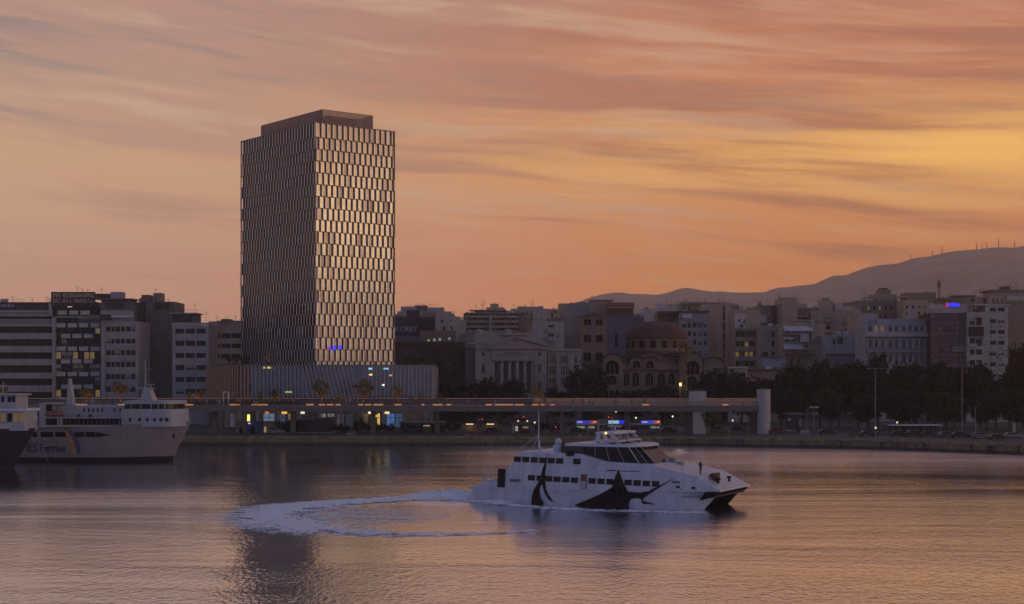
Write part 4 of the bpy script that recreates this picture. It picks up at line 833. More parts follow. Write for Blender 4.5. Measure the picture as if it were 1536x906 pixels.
hs = [b.rect(1249, 1254, 508, 517), b.rect(1256, 1265, 505.5, 517)] ; b.body(hs); b.windows(hs, ('tall',)); b.box('terrace_wall', 1237.5, 1283, 518.5, 531, -1.6, -1.3, bluewhite); b.box('terrace_floor', 1237.5, 1283, 530, 531.5, -1.29, -.004, grey); b.tank(1262); b.box('side_house', 1283, 1302, 512, 545, -1.5, -.004, palegrey); b.windows([b.rect(1288, 1292, 517, 521.5), b.rect(1288, 1292, 531, 541), b.rect(1297, 1300.5, 531, 541), b.rect(1297, 1300.5, 517, 522)], ('blind', 'dark'), reveal=-1.5)
b = Bld('house', 'brown weathered house with a dark roof edge beneath the white awnings', 1178, 1245, 533, 488, wall=brown, zb=GZ)
hs = [b.rect(1196, 1201, 537, 552), b.rect(1185, 1190, 537, 552)]; b.body(hs); b.windows(hs, ('dark',)); b.box('eaves', 1177, 1222, 531, 533.2, -.9, 1, darkb); b.box('white_annexe', 1145, 1178, 538, 551, -.3, 5, bluewhite)
b = Bld('house', 'small flat-roofed white house at the right end of the church', 1092, 1121, 551, 462, wall=palegrey, zb=GZ)
hs = b.grid(1103, 1120, 557, 575, 3, 1, .5, .8); b.body(hs); b.windows(hs, ('tall',)); b.box('eaves', 1091, 1122, 550, 552.5, -.6, -.004, white)
b = Bld('house', 'low brown house whose roof shows between the small white house and the park trees', 1120, 1180, 556, 470, wall=brown, zb=GZ); b.body(); b.box('eaves', 1119, 1181, 554.5, 556.5, -.5, 3, darkb)
b = Bld('apartment_building', 'stepped brown roof mass with a small tower house, left of the tall lattice mast', 1284, 1352, 451, 620, wall=brown, zb=10)
hs = b.grid(1290, 1350, 456, 480, 7, 2, .4, .45); b.body(hs); b.windows(hs, ('dark', 'dark', 'blind', 'lit')); b.box('roof_house', 1311, 1348, 441, 451, 3, 11, tan); b.box('roof_house', 1322, 1340, 434, 441, 4, 10, brown); b.box('roof_house', 1325, 1336, 431, 434, 5, 9, darkb); b.box('roof_rail', 1294, 1310, 446, 447, .5, .6, frame_d)
for px in (1300, 1306, 1343, 1295): b.antenna(px, 439 + rb.uniform(-4, 3))
b.tank(1301); b.pipes(1316)
b = Bld('apartment_building', 'broad brown roof mass standing at the foot of the tall lattice mast', 1354, 1412, 450, 610, wall=tan, zb=10)
hs = b.grid(1356, 1410, 456, 474, 6, 2, .4, .5); b.body(hs); b.windows(hs, ('dark', 'blind')); b.box('roof_house', 1361, 1406, 438.5, 450, 2, 11, brown); b.box('roof_slab', 1353, 1364, 443.5, 446, 1, 8, tan); b.box('roof_room', 1390, 1405, 437, 438.6, 3, 9, grey); b.antenna(1366, 430, 3, False); b.antenna(1392, 421, 5, False)
lm = thing('lattice_mast', 'tall slim lattice mast with a drum-shaped antenna cluster on the right-hand skyline', 'mast', (PX(1408.5, 600), 600, PZ(447, 600)))
mb = MB(); hm_ = PZ(419, 600) - PZ(447, 600)
for k in range(3):
    an = 2.1 * k; mb.tube((.4 * math.cos(an), .4 * math.sin(an), 0), (.28 * math.cos(an), .28 * math.sin(an), hm_), .07, n=4)
    for j in range(7): an2 = 2.1 * (k + 1); mb.tube((.38 * math.cos(an), .38 * math.sin(an), hm_ * j / 7), (.36 * math.cos(an2), .36 * math.sin(an2), hm_ * (j + 1) / 7), .05, n=4)
mb.build('lattice', mast_metal, lm)
mb = MB(); mb.lathe([(.2, hm_ * .55), (.75, hm_ * .58), (.75, hm_ * .86), (.2, hm_ * .88)], n=10); mb.build('antenna_cluster', mast_metal, lm)
b = Bld('townhouse', 'white neoclassical terrace with an attic storey and one long iron balcony', 1298, 1395, 487, 470, wall=bluewhite, zb=GZ)
cols6 = [(1303 + 9.1 * k + (3 if k > 2 else 0) + (2 if k > 4 else 0), 1308 + 9.1 * k + (3 if k > 2 else 0) + (2 if k > 4 else 0)) for k in range(9)]
hs = b.rows(cols6, [(488.5, 497.5), (509.5, 522), (531, 544), (556, 568)]); b.body(hs); b.windows(hs, ('tall',), lit=(1, 2)); b.box('attic', 1319.5, 1394, 478, 487, 1.5, 10, bluewhite); b.box('cornice', 1296, 1395, 500, 505, -.9, -.004, palegrey); b.box('cornice', 1300, 1395, 505.3, 506.8, -.5, -.004, darkb)
b.balcony(1301, 1393, 522, 527, 1.0, frame_d, solid=False); b.box('balcony_slab', 1300, 1394, 526.5, 528, -1.1, -.004, grey); b.box('chimney_block', 1370, 1375, 463, 478, 3, 5, white); b.box('chimney_block', 1300, 1320, 470, 487, 5, 9, palegrey); b.antenna(1350, 466); b.antenna(1330, 468)
for k in range(10): b.box('pilaster', 1300 + 10.3 * k, 1301.5 + 10.3 * k, 507.5, 560, -.22, -.004, bluewhite)
b = Bld('office_building', 'dark office block screened by thin upright fins, a blue and red neon on its roof', 1395.5, 1450, 470, 466, wall=black, zb=GZ)
b.body(); b.box('roof_band', 1396, 1450.5, 463, 469.5, -.5, 6, palegrey); b.box('roof_band', 1399, 1452, 456.5, 462.8, .8, 6, cream); b.box('corner_post', 1395.5, 1399, 455, 463, -.55, 2, white)
for j, (ya, yb) in enumerate(((472, 482), (490, 498), (506, 514), (522, 530), (538, 546))):
    hs = b.grid(1396.5, 1449.5, ya, yb, 10, 1, .8, .95); b.windows(hs, ('dark', 'dark', 'blind', 'dark'), reveal=-.02)
    b.box('spandrel', 1396, 1450, yb + 1, yb + 4.5, -.25, -.006, brown if j % 2 else slate)
finm = paint('thin_fin', (.34, .3, .32))
for k in range(24): b.box('facade_fin', 1396 + 2.28 * k, 1396.5 + 2.28 * k, 470, 550, -.75, -.28, finm)
b.box('balcony_frame', 1428, 1449.5, 520, 521, -1.2, -.77, white); b.box('balcony_frame', 1428, 1449.5, 526, 527, -1.2, -.77, white)
for k in range(7): b.box('balcony_frame', 1428 + 3.4 * k, 1428.8 + 3.4 * k, 521.05, 525.95, -1.15, -.77, white)
b.box('neon_sign', 1422, 1440, 455, 459.5, .3, .5, blue_lamp); b.box('neon_sign', 1419.8, 1421.8, 454, 461, .3, .5, red_lamp); b.box('neon_sign', 1428, 1433, 453.8, 454.9, .32, .48, blue_lamp); b.antenna(1421, 444)
b = Bld('apartment_building', 'white apartment block with paired dark openings and two columns of square windows', 1450.5, 1512, 468, 464, wall=palegrey, zb=GZ)
hs = b.rows([(1454.5, 1462.6), (1464, 1473)], [(476, 488), (507, 519), (524, 532), (540, 547), (557, 566)]) + b.rows([(1485, 1494), (1497, 1507)], [(461.6 + 16.2 * k + (.8 * k if k < 2 else 1), 467.6 + 16.2 * k + (.8 * k if k < 2 else 1)) for k in range(1, 8)]); b.body(hs); b.windows(hs, ('dark', 'dark', 'blind', 'dark'))
b.box('dark_awning', 1453, 1474.5, 490, 504.5, -.8, -.004, black); b.box('upper_storey', 1478, 1512, 458.5, 467.8, .02, 9, white); b.windows([b.rect(1485, 1494, 461.5, 467), b.rect(1497, 1507, 461.5, 467)], ('dark',), reveal=.02); b.box('roof_slab', 1459, 1514, 456.5, 458.4, -.6, 9, white); b.box('roof_room', 1459, 1490, 444, 456.3, 4, 10, brown); b.windows([b.rect(1463, 1467, 447, 452), b.rect(1481, 1486, 447, 453)], ('dark',), reveal=3.95)
for j in range(6): b.box('air_conditioner', 1488, 1491, 486.5 + 16.4 * j, 489 + 16.4 * j, -.5, -.004, white); b.box('air_conditioner', 1501, 1505, 487 + 16.4 * j, 489.5 + 16.4 * j, -.5, -.004, palegrey)
b.antenna(1467, 435); b.antenna(1477, 432); b.tank(1470)
b = Bld('apartment_building', 'blank brown gable wall at the right edge, beside the white apartment block', 1511, 1580, 451, 480, wall=brown, zb=GZ); b.body(); b.box('roof_edge', 1510, 1580, 449, 452, -.2, 3, tan)
b = Bld('apartment_building', 'roof house with white posts and aerials on the skyline at the far right', 1486, 1580, 446, 520, wall=tan, zb=GZ)
hs = b.grid(1487, 1512, 447.5, 455, 4, 1, .4, .85); b.body(hs); b.windows(hs, ('dark',)); b.box('roof_slab', 1485, 1580, 434.5, 436.5, -.3, 12, brown); b.box('roof_room', 1490, 1580, 436.6, 446, .5, 12, tan); b.box('roof_room', 1511, 1520, 428.5, 434.4, 3, 9, darkb); b.box('terrace_wall', 1510, 1580, 444, 449, -.5, -.004, white)
for px in (1500, 1516, 1521, 1525, 1530, 1505): b.antenna(px, 424 + rb.uniform(-5, 5), zbase=436)
b = Bld('apartment_building', 'long low brown roof line behind the neon sign', 1408, 1462, 446, 560, wall=brown, zb=10); b.body(); b.box('roof_slab', 1406, 1430, 449, 451, -.5, 6, darkb); b.box('roof_slab', 1432, 1463, 443, 446, -.5, 8, darkb); b.antenna(1432, 438); b.antenna(1446, 440)
b = Bld('apartment_building', 'brown infill block behind the low pale-blue house', 1284, 1318, 470, 530, wall=tan, zb=GZ); hs = [b.rect(1291.5, 1294, 492, 496), b.rect(1295, 1297, 492, 496)]; b.body(hs); b.windows(hs, ('dark',), lit=(1,)); b.box('white_annexe', 1289, 1301, 489, 500, -.6, -.3, white)
b = Bld('apartment_building', 'plain grey-tan block filling the skyline gap left of the tall slab', 1098, 1140, 464, 640, wall=tan, zb=8); b.body(); b.antenna(1105, 455); b.antenna(1115, 458)
# roof clutter: water heaters, vents, aerials, stair heads
for b in BLDS:
    if b.kind not in ('apartment_building', 'house', 'office_building', 'advert_building'): continue
    for k in range(min(6, int(b.W / 4.5))):
        px = b.x0 + (b.W * rb.uniform(.06, .94)) / b.D * F; z_ = rb.random(); xx = b.X(px); yy = rb.uniform(2.5, b.depth * .6); z0 = b.H - .8
        if z_ < .3: b.tank(px, yy)
        elif z_ < .55: b.antenna(px, b.ytop - rb.uniform(4, 10), yy, rb.random() < .7)
        elif z_ < .8:
            mb = MB(); q = rb.uniform(.6, 1.6); mb.box(xx - q, xx + q, yy, yy + 2, z0, z0 + rb.uniform(1.1, 2.6)); mb.build('stair_head', rb.choice((b.mt, tan, grey, brown)), b.root)
        else:
            mb = MB(); n = 6
            for i in range(n + 1): mb.tube((xx + .5 * i, .25, b.H), (xx + .5 * i, .25, b.H + .9), .03, n=4)
            mb.tube((xx, .25, b.H + .9), (xx + .5 * n, .25, b.H + .9), .035, n=4); mb.build('roof_rail', mast_metal, b.root)
# crane with a lit foot before the church
cr = thing('tower_crane', 'rusty lattice tower crane in front of the church, lit by one lamp', 'crane', (PX(1024.5, 430), 430, GZ))
rust = mat('rusty_crane', (.2, .11, .05), .7, .2, .3, 1); hc = PZ(517, 430) - GZ; mb = MB(); q = .95
for sx in (-q, q):
    for sy in (-q, q): mb.tube((sx, sy, 0), (sx, sy, hc), .13, n=4)
nb = 12
for j in range(nb):
    z0, z1 = hc * j / nb, hc * (j + 1) / nb
    for (a, c) in (((-q, -q), (q, -q)), ((q, -q), (q, q)), ((q, q), (-q, q)), ((-q, q), (-q, -q))):
        if j % 2: a, c = c, a
        mb.tube((*a, z0), (*c, z1), .1, n=4); mb.tube((*a, z0), (*c, z0), .09, n=4)
mb.build('lattice_mast', rust, cr)
mb = MB(); zj = hc
for s_ in (-.5, .5): mb.tube((-5, s_, zj), (3.2, s_, zj), .11, n=4)
mb.tube((-4, 0, zj + 1.1), (3, 0, zj + 1.0), .11, n=4)
for k in range(10): xx = -5 + .85 * k; mb.tube((xx, -.5, zj), (xx + .4, 0, zj + 1.05), .06, n=4); mb.tube((xx + .4, 0, zj + 1.05), (xx + .8, .5, zj), .06, n=4)
mb.box(-1.2, 1.2, -1.2, 1.2, zj - .3, zj + .4); mb.build('jib', rust, cr)
mb = MB(); mb.box(1, 2.6, -1.6, -.4, zj - 2.4, zj - .6); mb.build('cab', rust, cr)
mb = MB(); zl = PZ(576.5, 430) - GZ; mb.lathe([(.01, zl + .5), (.35, zl + .35), (.35, zl - .35), (.01, zl - .5)], (-.9, -1.6, 0), 10); mb.build('lamp', lamp_mat('crane_lamp', (1, .5, .15), 3.0), cr)
def lamp_light(loc, col, e, r=.3, parent=None, name='lamp_light', up=False):
    l = bpy.data.lights.new(name, 'SPOT' if up else 'POINT'); l.energy = e * (.6 if up else 1)
    if up: l.spot_size = R(115); l.spot_blend = .5; l.color = col; l.shadow_soft_size = r
    o = bpy.data.objects.new(name, l); COL.objects.link(o); o.location = loc; o.parent = parent
    if up: o.rotation_euler = (R(180 - 25) if up == True else 0, 0, 0)
    return o
lamp_light((-1.2, -2.6, zl - .4), (1, .5, .16), 90, .3, cr)
# ------------------------------------------------------------------ ships
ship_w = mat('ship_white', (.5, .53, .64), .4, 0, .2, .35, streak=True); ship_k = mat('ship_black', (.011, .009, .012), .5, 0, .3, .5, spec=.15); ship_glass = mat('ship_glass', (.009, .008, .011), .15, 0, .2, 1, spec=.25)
deckm = mat('ship_deck', (.3, .31, .34), .7, 0, .15, .6); railm = mat('ship_rail', (.5, .5, .55), .5, .2, .1, 1); skinm = mat('skin', (.4, .24, .17), .6)
class Ship:
    """a hull-fixed frame: s runs forward along the near side, t away from the camera, z up. Side details are measured on the near side's plane."""
    def __init__(s, name, label, px, py, yaw, cat, z0=0):
        s.o = W(px, py); s.yaw = yaw; s.f = Vector((math.cos(yaw), -math.sin(yaw), 0)); s.root = thing(name, label, cat, s.o, -yaw)
    def at(s, px, py, t_=0.0):
        dr = Vector(((px - CX) / F, 1, -(py - HZ) / F)); e = Vector((0, 0, EYE)); n = Vector((math.sin(s.yaw), math.cos(s.yaw), 0))
        k = (s.o + n * t_ - e).dot(n) / dr.dot(n); h = e + dr * k
        return (h - s.o).dot(s.f), h.z
def rail(mb, pts, h=1.0, step=1.5, r=.03, mids=2):
    for a, b in zip(pts, pts[1:]):
        a, b = Vector(a), Vector(b); n = max(1, int((b - a).length / step))
        for i in range(n + 1): p = a + (b - a) * i / n; mb.tube(p, p + Vector((0, 0, h)), r, n=4)
        for k in range(1, mids + 1): mb.tube(a + Vector((0, 0, h * k / mids)), b + Vector((0, 0, h * k / mids)), r, n=4)
# --- the catamaran under way
cat_ = Ship('catamaran_ferry', 'white high-speed catamaran with black swirling marks, under way in the middle of the harbour', 703, 751, R(27), 'catamaran')
B = 12.0; A = cat_.at
near = [(703, 744), (724, 721), (748, 720.5), (757.5, 705), (779, 677), (866, 681.5), (905, 693), (975, 697.5), (1040, 714), (1068, 730), (1076, 737)]
prof = [A(*p) for p in near]; dk0 = A(703, 744)[1]; dk1 = A(1070, 739)[1]; Ls = prof[-1][0]
def deck_z(s): return 1.75 + .62 * max(0, s / Ls) ** 1.5
def top_z(s): return max(interp(prof, s), deck_z(s))
def halfw(s): return B / 2 - (0 if s < Ls * .72 else .5 * ((s - Ls * .72) / (Ls * .28)) ** 1.6)
def side_t(s, z):                                  # how far in from the near side's plane the wall lies
    lean = .10 * max(0, z - deck_z(s)); return (B / 2 - halfw(s)) + lean
st_s = sorted({p[0] for p in prof} | {Ls * k / 40 for k in range(41)})
mb = MB()
def sect(s):
    z0, z1 = deck_z(s), top_z(s); zz = [z0, z0 + .5 * (z1 - z0), z1 - min(.18, .3 * (z1 - z0)), z1]
    p = [(s, side_t(s, z), z) for z in zz[:3]] + [(s, side_t(s, zz[3]) + min(.22, .3 * (z1 - z0) + .01), zz[3])]
    return p + [(s, B - y_, z) for (_, y_, z) in p[::-1]]
secs = [sect(s) for s in st_s]
for a, b in zip(secs, secs[1:]):
    for k in range(7): mb.face([a[k], b[k], b[k + 1], a[k + 1]], 1 if (k == 3 and (a[0][0] < prof[2][0])) else 0)
mb.face(secs[0]); mb.face(secs[-1][::-1]); mb.build('superstructure', [ship_w, deckm], cat_.root)
def hull(near_side):
    mb = MB(); rws = []; n = 36
    for i in range(n + 1):
        u = i / n; row = []
        for z, so, inn, tp in ((2.4, 2.4, .0, 0), (1.5, 1.75, .04, .1), (.6, .95, .12, .25), (-.1, .3, .2, .4), (-.8, -.4, .35, .6)):
            s0 = .0 - (z - 1.9) * -.9 if z < 1.9 else .0
            s0 = max(-.2, (z) * .55 - .2) if z >= 0 else -.2
            s1 = Ls - 2.6 + so; s = s0 + (s1 - s0) * u; zt = min(z, deck_z(s)) if z > 2 else z
            wt = 1 - max(0, (u - .68) / .32) ** 2.6; c = (B / 2 - halfw(s)) + 1.35; hw_ = (1.35 - inn) * wt + .02
            row.append(((s, c - hw_, zt), (s, c + (1.2 - inn * 2) * wt + .02, zt)))
        rws.append(row)
    def place(p): return p if near_side else (p[0], B - p[1], p[2])
    for a, b in zip(rws, rws[1:]):
        for k in range(4):
            out_, inn_ = [place(q[0]) for q in (a[k], b[k], b[k + 1], a[k + 1])], [place(q[1]) for q in (a[k + 1], b[k + 1], b[k], a[k])]
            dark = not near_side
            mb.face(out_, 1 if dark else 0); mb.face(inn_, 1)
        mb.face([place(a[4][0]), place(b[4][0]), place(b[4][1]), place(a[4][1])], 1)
    mb.face([place(rws[0][k][0]) for k in range(5)] + [place(rws[0][k][1]) for k in range(4, -1, -1)])
    mb.face([place(rws[-1][k][0]) for k in range(5)] + [place(rws[-1][k][1]) for k in range(4, -1, -1)], 1)
    return mb.build('hull', [ship_w, ship_k], cat_.root)
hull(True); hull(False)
mb = MB()                                           # bridging deck between the hulls, dark below
for k in range(20):
    sa, sb = Ls * k / 20 * .985, Ls * (k + 1) / 20 * .985
    ya, yb = (B / 2 - halfw(sa)), (B / 2 - halfw(sb))
    for (za, zb_, mi) in ((1.55, deck_z(sa) - .02, 0),):
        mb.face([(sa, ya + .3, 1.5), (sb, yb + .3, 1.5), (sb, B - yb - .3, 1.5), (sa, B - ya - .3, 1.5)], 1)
sa = Ls * .985; ya = B / 2 - halfw(sa)
mb.face([(sa, ya + .2, 1.5), (sa, B - ya - .2, 1.5), (Ls + .15, B - ya - .1, deck_z(Ls) + .02), (Ls + .15, ya + .1, deck_z(Ls) + .02)], 1)
m3_ = B / 2; zb_ = deck_z(Ls) - .05
for k in range(8):                                  # dark wedge added as a centre bow, filling the tunnel's dark front
    sa, sb = Ls - 6 + 6.05 * k / 8, Ls - 6 + 6.05 * (k + 1) / 8; la, lb = .35 + .12 * k + .006 * k ** 2.2, .35 + .12 * (k + 1) + .006 * (k + 1) ** 2.2
    wa, wb = (B / 2 - 1.2), (B / 2 - 1.2)
    mb.face([(sa, m3_ - wa, la), (sb, m3_ - wb, lb), (sb, m3_ + wb, lb), (sa, m3_ + wa, la)], 1); mb.face([(sa, m3_ - wa, zb_), (sb, m3_ - wb, zb_), (sb, m3_ - wb, lb), (sa, m3_ - wa, la)], 1); mb.face([(sa, m3_ + wa, la), (sb, m3_ + wb, lb), (sb, m3_ + wb, zb_), (sa, m3_ + wa, zb_)], 1)
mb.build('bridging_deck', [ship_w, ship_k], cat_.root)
mb = MB()                                           # rubbing strake along the deck edge, carried round the bow
for k in range(40):
    sa, sb = Ls * k / 40, Ls * (k + 1) / 40; ya, yb = (B / 2 - halfw(sa)), (B / 2 - halfw(sb)); za, zb_ = deck_z(sa), deck_z(sb)
    mb.mesh([(sa, ya - .05, za - .12), (sb, yb - .05, zb_ - .12), (sb, yb - .05, zb_ + .1), (sa, ya - .05, za + .1), (sa, ya + .05, za - .12), (sb, yb + .05, zb_ - .12), (sb, yb + .05, zb_ + .1), (sa, ya + .05, za + .1)], [(0, 1, 2, 3), (3, 2, 6, 7), (0, 4, 5, 1)])
mb.box(Ls - .05, Ls + .25, B / 2 - halfw(Ls) - .1, B / 2 + halfw(Ls) + .1, deck_z(Ls) - .14, deck_z(Ls) + .14); mb.build('rubbing_strake', ship_w, cat_.root)
def side_poly(pts, name, mt, off=.03, th=.02):
    """a flat outline lying on the side of the ship, following its slope"""
    q = [A(*p) for p in pts]; n = len(q); ds = .07; mb = MB(); s_ = min(p[0] for p in q); se = max(p[0] for p in q)
    def tt_(s, z):
        zz = deck_z(s); base = B / 2 - halfw(s)
        if z > zz: return side_t(s, z) - off - (.05 if z < zz + .2 else 0)
        return base + (.0 if s < Ls * .66 else .03 * (zz - z)) - off - .03
    def P3(s, z): return (s, tt_(s, z), z)
    while s_ < se:
        m_ = s_ + ds / 2; cr = []
        for k in range(n):
            (a, za), (b_, zb_) = q[k], q[(k + 1) % n]
            if (a - m_) * (b_ - m_) < 0:
                zf = lambda x_: za + (zb_ - za) * max(0, min(1, (x_ - a) / (b_ - a))); cr.append((zf(m_), zf(s_), zf(s_ + ds)))
        cr.sort()
        for lo_, hi_2 in zip(cr[::2], cr[1::2]):
            m2 = max(1, int((hi_2[0] - lo_[0]) / .15))
            for k in range(m2):
                f0, f1 = k / m2, (k + 1) / m2; g_ = lambda i_, f_: lo_[i_] + (hi_2[i_] - lo_[i_]) * f_
                mb.face([P3(s_, g_(1, f0)), P3(s_ + ds, g_(2, f0)), P3(s_ + ds, g_(2, f1)), P3(s_, g_(1, f1))])
        s_ += ds
    return mb.build(name, mt, cat_.root)
def crop1(u, v): return (680 + u / 5.033, 620 + v / 5.033)
def crop2(u, v): return (900 + u / 5.032, 620 + v / 5.032)
side_poly([crop1(*p) for p in [(703, 300), (683, 370), (665, 430), (650, 500), (612, 570), (595, 620), (590, 680), (640, 692), (690, 690), (660, 640), (652, 590), (660, 548), (672, 540), (690, 600), (720, 650), (762, 676), (735, 640), (705, 590), (692, 520), (690, 440), (696, 360)]], 'black_mark', ship_k)
side_poly([(862, 757.5), (885, 748), (905, 739), (918, 731), (922, 716), (926.2, 704.5), (930, 712), (936, 727), (943, 737.5), (960, 739), (972, 737), (1012, 716.5), (988, 732), (974, 741), (966, 747), (963.5, 751), (984, 757), (963.5, 755.5), (961.5, 748), (953, 747), (946, 749), (943, 756), (944.5, 765), (920, 764), (890, 762)], 'black_mark', ship_k)
def side_box(pa, pb, name, mt, d0=.05, parent=None):
    (s0, z1), (s1, z0) = A(*pa), A(*pb); mb = MB(); th = d0
    v = []
    for (s, z) in ((s0, z0), (s1, z0), (s1, z1), (s0, z1)): v.append((s, side_t(s, z) - th, z))
    v += [(a, y_ + th + .05, c) for a, y_, c in v]
    mb.mesh(v, [(0, 1, 2, 3), (3, 2, 6, 7), (1, 5, 6, 2), (0, 3, 7, 4), (0, 4, 5, 1)]); return mb.build(name, mt, parent or cat_.root)
for u in (448, 511, 575, 640, 705, 768): a, c = crop1(u, 326 + (u - 448) * .042), crop1(u + 52, 368 + (u - 448) * .042); side_box(a, c, 'window', ship_glass)
side_box(crop1(897, 342), crop1(952, 386), 'window', ship_glass); side_box(crop1(846, 284), crop1(900, 322), 'vent_box', ship_k, .25)
for u in (560, 625, 690, 754, 820, 885): a, c = crop1(u, 466 + (u - 560) * .055), crop1(u + 53, 508 + (u - 560) * .055); side_box(a, c, 'window', ship_glass)
for u in (1018, 1086, 1154): a, c = crop1(u, 488 + (u - 1018) * .05), crop1(u + 54, 532 + (u - 1018) * .05); side_box(a, c, 'window', ship_glass)
for u in (48, 116, 183, 251, 320, 391): a, c = crop2(u, 494 + (u - 48) * .05), crop2(u + 54, 538 + (u - 48) * .05); side_box(a, c, 'window', ship_glass)
dr = side_box(crop1(960, 460), crop1(1004, 570), 'side_door', mat('door_rust', (.12, .06, .05), .6), .06); side_box(crop1(964, 512), crop1(998, 566), 'door_panel', mat('door_pale', (.4, .42, .45), .5), .075, dr)
side_box(crop1(1150, 428), crop1(1212, 436), 'vent_slot', ship_k); side_box(crop2(45, 430), crop2(298, 442), 'vent_slot', ship_k)
side_box(crop2(572, 548), crop2(598, 565), 'port_light', ship_k); side_box(crop2(684, 556), crop2(712, 572), 'port_light', ship_k)
for q in ((544, 584, 556, 592), (588, 580, 598, 592), (604, 572, 616, 592), (624, 582, 672, 588), (704, 575, 714, 588)): side_box(crop2(*q[:2]), crop2(*q[2:]), 'draught_mark', ship_k, .03)
side_box(crop1(333, 420), crop1(388, 560), 'aft_door', ship_k, .08)
sa, za = A(*crop1(425, 520)); sb, zb_ = A(*crop1(507, 500)); word('jets', cat_.root, ((sa + sb) / 2, side_t(sa, za) - .02, (za + zb_) / 2), sb - sa, .42, sgn('ship_letter', (.05, .05, .07)))
sa, za = A(*crop2(540, 520)); word('jets', cat_.root, (sa + .5, side_t(sa, za) - .06, za), 1.0, .24, sgn('ship_letter', (.05, .05, .07)))
mb = MB()
for (p, q) in ((crop1(820, 582), crop1(1010, 588)), (crop1(760, 606), crop1(868, 614)), (crop1(1010, 470), crop1(1090, 360)), (crop1(430, 484), crop1(520, 460))):
    (s0, z0), (s1, z1) = A(*p), A(*q); mb.tube((s0, side_t(s0, z0) - .05, z0), (s1, side_t(s1, z1) - .05, z1), .05, n=4)
mb.build('fender_bar', railm, cat_.root)
# wheelhouse: dark raked glass under a white roof
def zt(py, px=930, t_=3): return A(px, py, t_)[1]
s0, s1 = A(868, 690, 2)[0], A(978, 690, 2)[0]; zb0, zw, zr_ = top_z(A(905, 690)[0]) - .25, zt(669.5), zt(666)
mb = MB(); y0_, y1_ = 1.5, B - 1.5
lo = [(s0 + .3, y0_, zb0), (s1 - 1.2, y0_, zb0 - .25), (s1 + .35, y0_ + 1.6, zb0 - .25), (s1 + .35, y1_ - 1.6, zb0 - .25), (s1 - 1.2, y1_, zb0 - .25), (s0 + .3, y1_, zb0)]
hi_ = [(s0 + .9, y0_ + .2, zw), (s1 - 3.0, y0_ + .3, zw), (s1 - 2.1, y0_ + 1.9, zw), (s1 - 2.1, y1_ - 1.9, zw), (s1 - 3.0, y1_ - .3, zw), (s0 + .9, y1_ - .2, zw)]
mb.mesh(lo + hi_, [(k, (k + 1) % 6, 6 + (k + 1) % 6, 6 + k) for k in range(6)]); wh = mb.build('wheelhouse_glass', ship_glass, cat_.root)
mb = MB()
for k in range(6):
    a, c = Vector(lo[k]), Vector(hi_[k]); mb.tube(a, c, .06, n=4); a2, c2 = Vector(lo[(k + 1) % 6]), Vector(hi_[(k + 1) % 6]); n_ = 4 if k in (0, 4) else (2 if k != 2 else 3)
    for j in range(1, n_): mb.tube(a + (a2 - a) * j / n_, c + (c2 - c) * j / n_, .03, n=4)
mb.build('mullion', ship_w, wh)
mb = MB(); ro = [(s0 - 1.6, y0_ - .1), (s1 - 2.9, y0_ - .1), (s1 - 1.6, y0_ + 1.8), (s1 - 1.6, y1_ - 1.8), (s1 - 2.9, y1_ + .1), (s0 - 1.6, y1_ + .1)]; n6 = len(ro)
mb.mesh([(p, q, zw - .02) for p, q in ro] + [(p * .985 + .1, q * .94 + B * .03, zr_) for p, q in ro], [tuple(range(n6))[::-1], tuple(range(n6, 2 * n6))] + [(k, (k + 1) % n6, n6 + (k + 1) % n6, n6 + k) for k in range(n6)]); mb.build('wheelhouse_roof', ship_w, cat_.root)
mb = MB(); mb.box(s0 - 2.2, s0 + .9, y0_ - .05, y1_ + .05, top_z(s0) - .1, zw - .025); mb.build('shade_housing', mat('ship_roof_shade', (.04, .038, .05), .5), cat_.root)  # box coloured dark to stand for the shade under the roof
# mast arch with radar, mast, dome
mb = MB(); sm0, sm1 = A(898, 660, 3)[0], A(934, 664, 3)[0]; zs0, zs1 = zr_ - .05, zt(650, 910, 4)
for yy in (2.6, B - 2.6):
    for (a, c) in ((sm0, sm0 + .2), (sm0 + 1.3, sm0 + .9), (sm1 - .3, sm1 - 1.4)): mb.box(-.28, .28, -.12, .12, 0, (zs1 - zs0) * 1.02, 0, Matrix.Translation((a, yy, zs0)) @ Matrix.Shear('XY', 4, ((c - a) / (zs1 - zs0), 0)))
mb.box(sm0 - .1, sm1 - 1.0, 2.3, B - 2.3, zs1 - .05, zs1 + .22); mb.box(sm0 - .3, sm1 - .2, 2.3, B - 2.3, zs0 + .35, zs0 + .5); mb.build('mast_arch', ship_w, cat_.root)
mb = MB(); mb.tube((sm0 + .9, B / 2, zs1 + .2), (sm0 + .9, B / 2, zs1 + .75), .12); mb.box(sm0 + .0, sm0 + 1.8, B / 2 - .1, B / 2 + .1, zs1 + .75, zs1 + .93); mb.build('radar', ship_w, cat_.root)
mb = MB()
for (dx, dy, h) in ((.1, 2.8, 1.6), (1.6, 3.4, 1.2), (.3, 6.5, 2.0)): mb.tube((sm0 + dx, dy, zs1 + .2), (sm0 + dx, dy, zs1 + h), .035, n=4)
mb.build('whip_aerial', railm, cat_.root)
mb = MB(); mb.lathe([(.01, .16), (.14, .1), (.14, -.1), (.01, -.16)], (sm0 + 1.3, 2.2, zs1 + .1), 8); mb.build('mast_lamp', lamp_mat('mast_lamp', (1, .55, .2), 2.0), cat_.root)
smst, _ = A(808, 672, 5); zroof = top_z(smst); zm = A(808, 617, 5)[1]
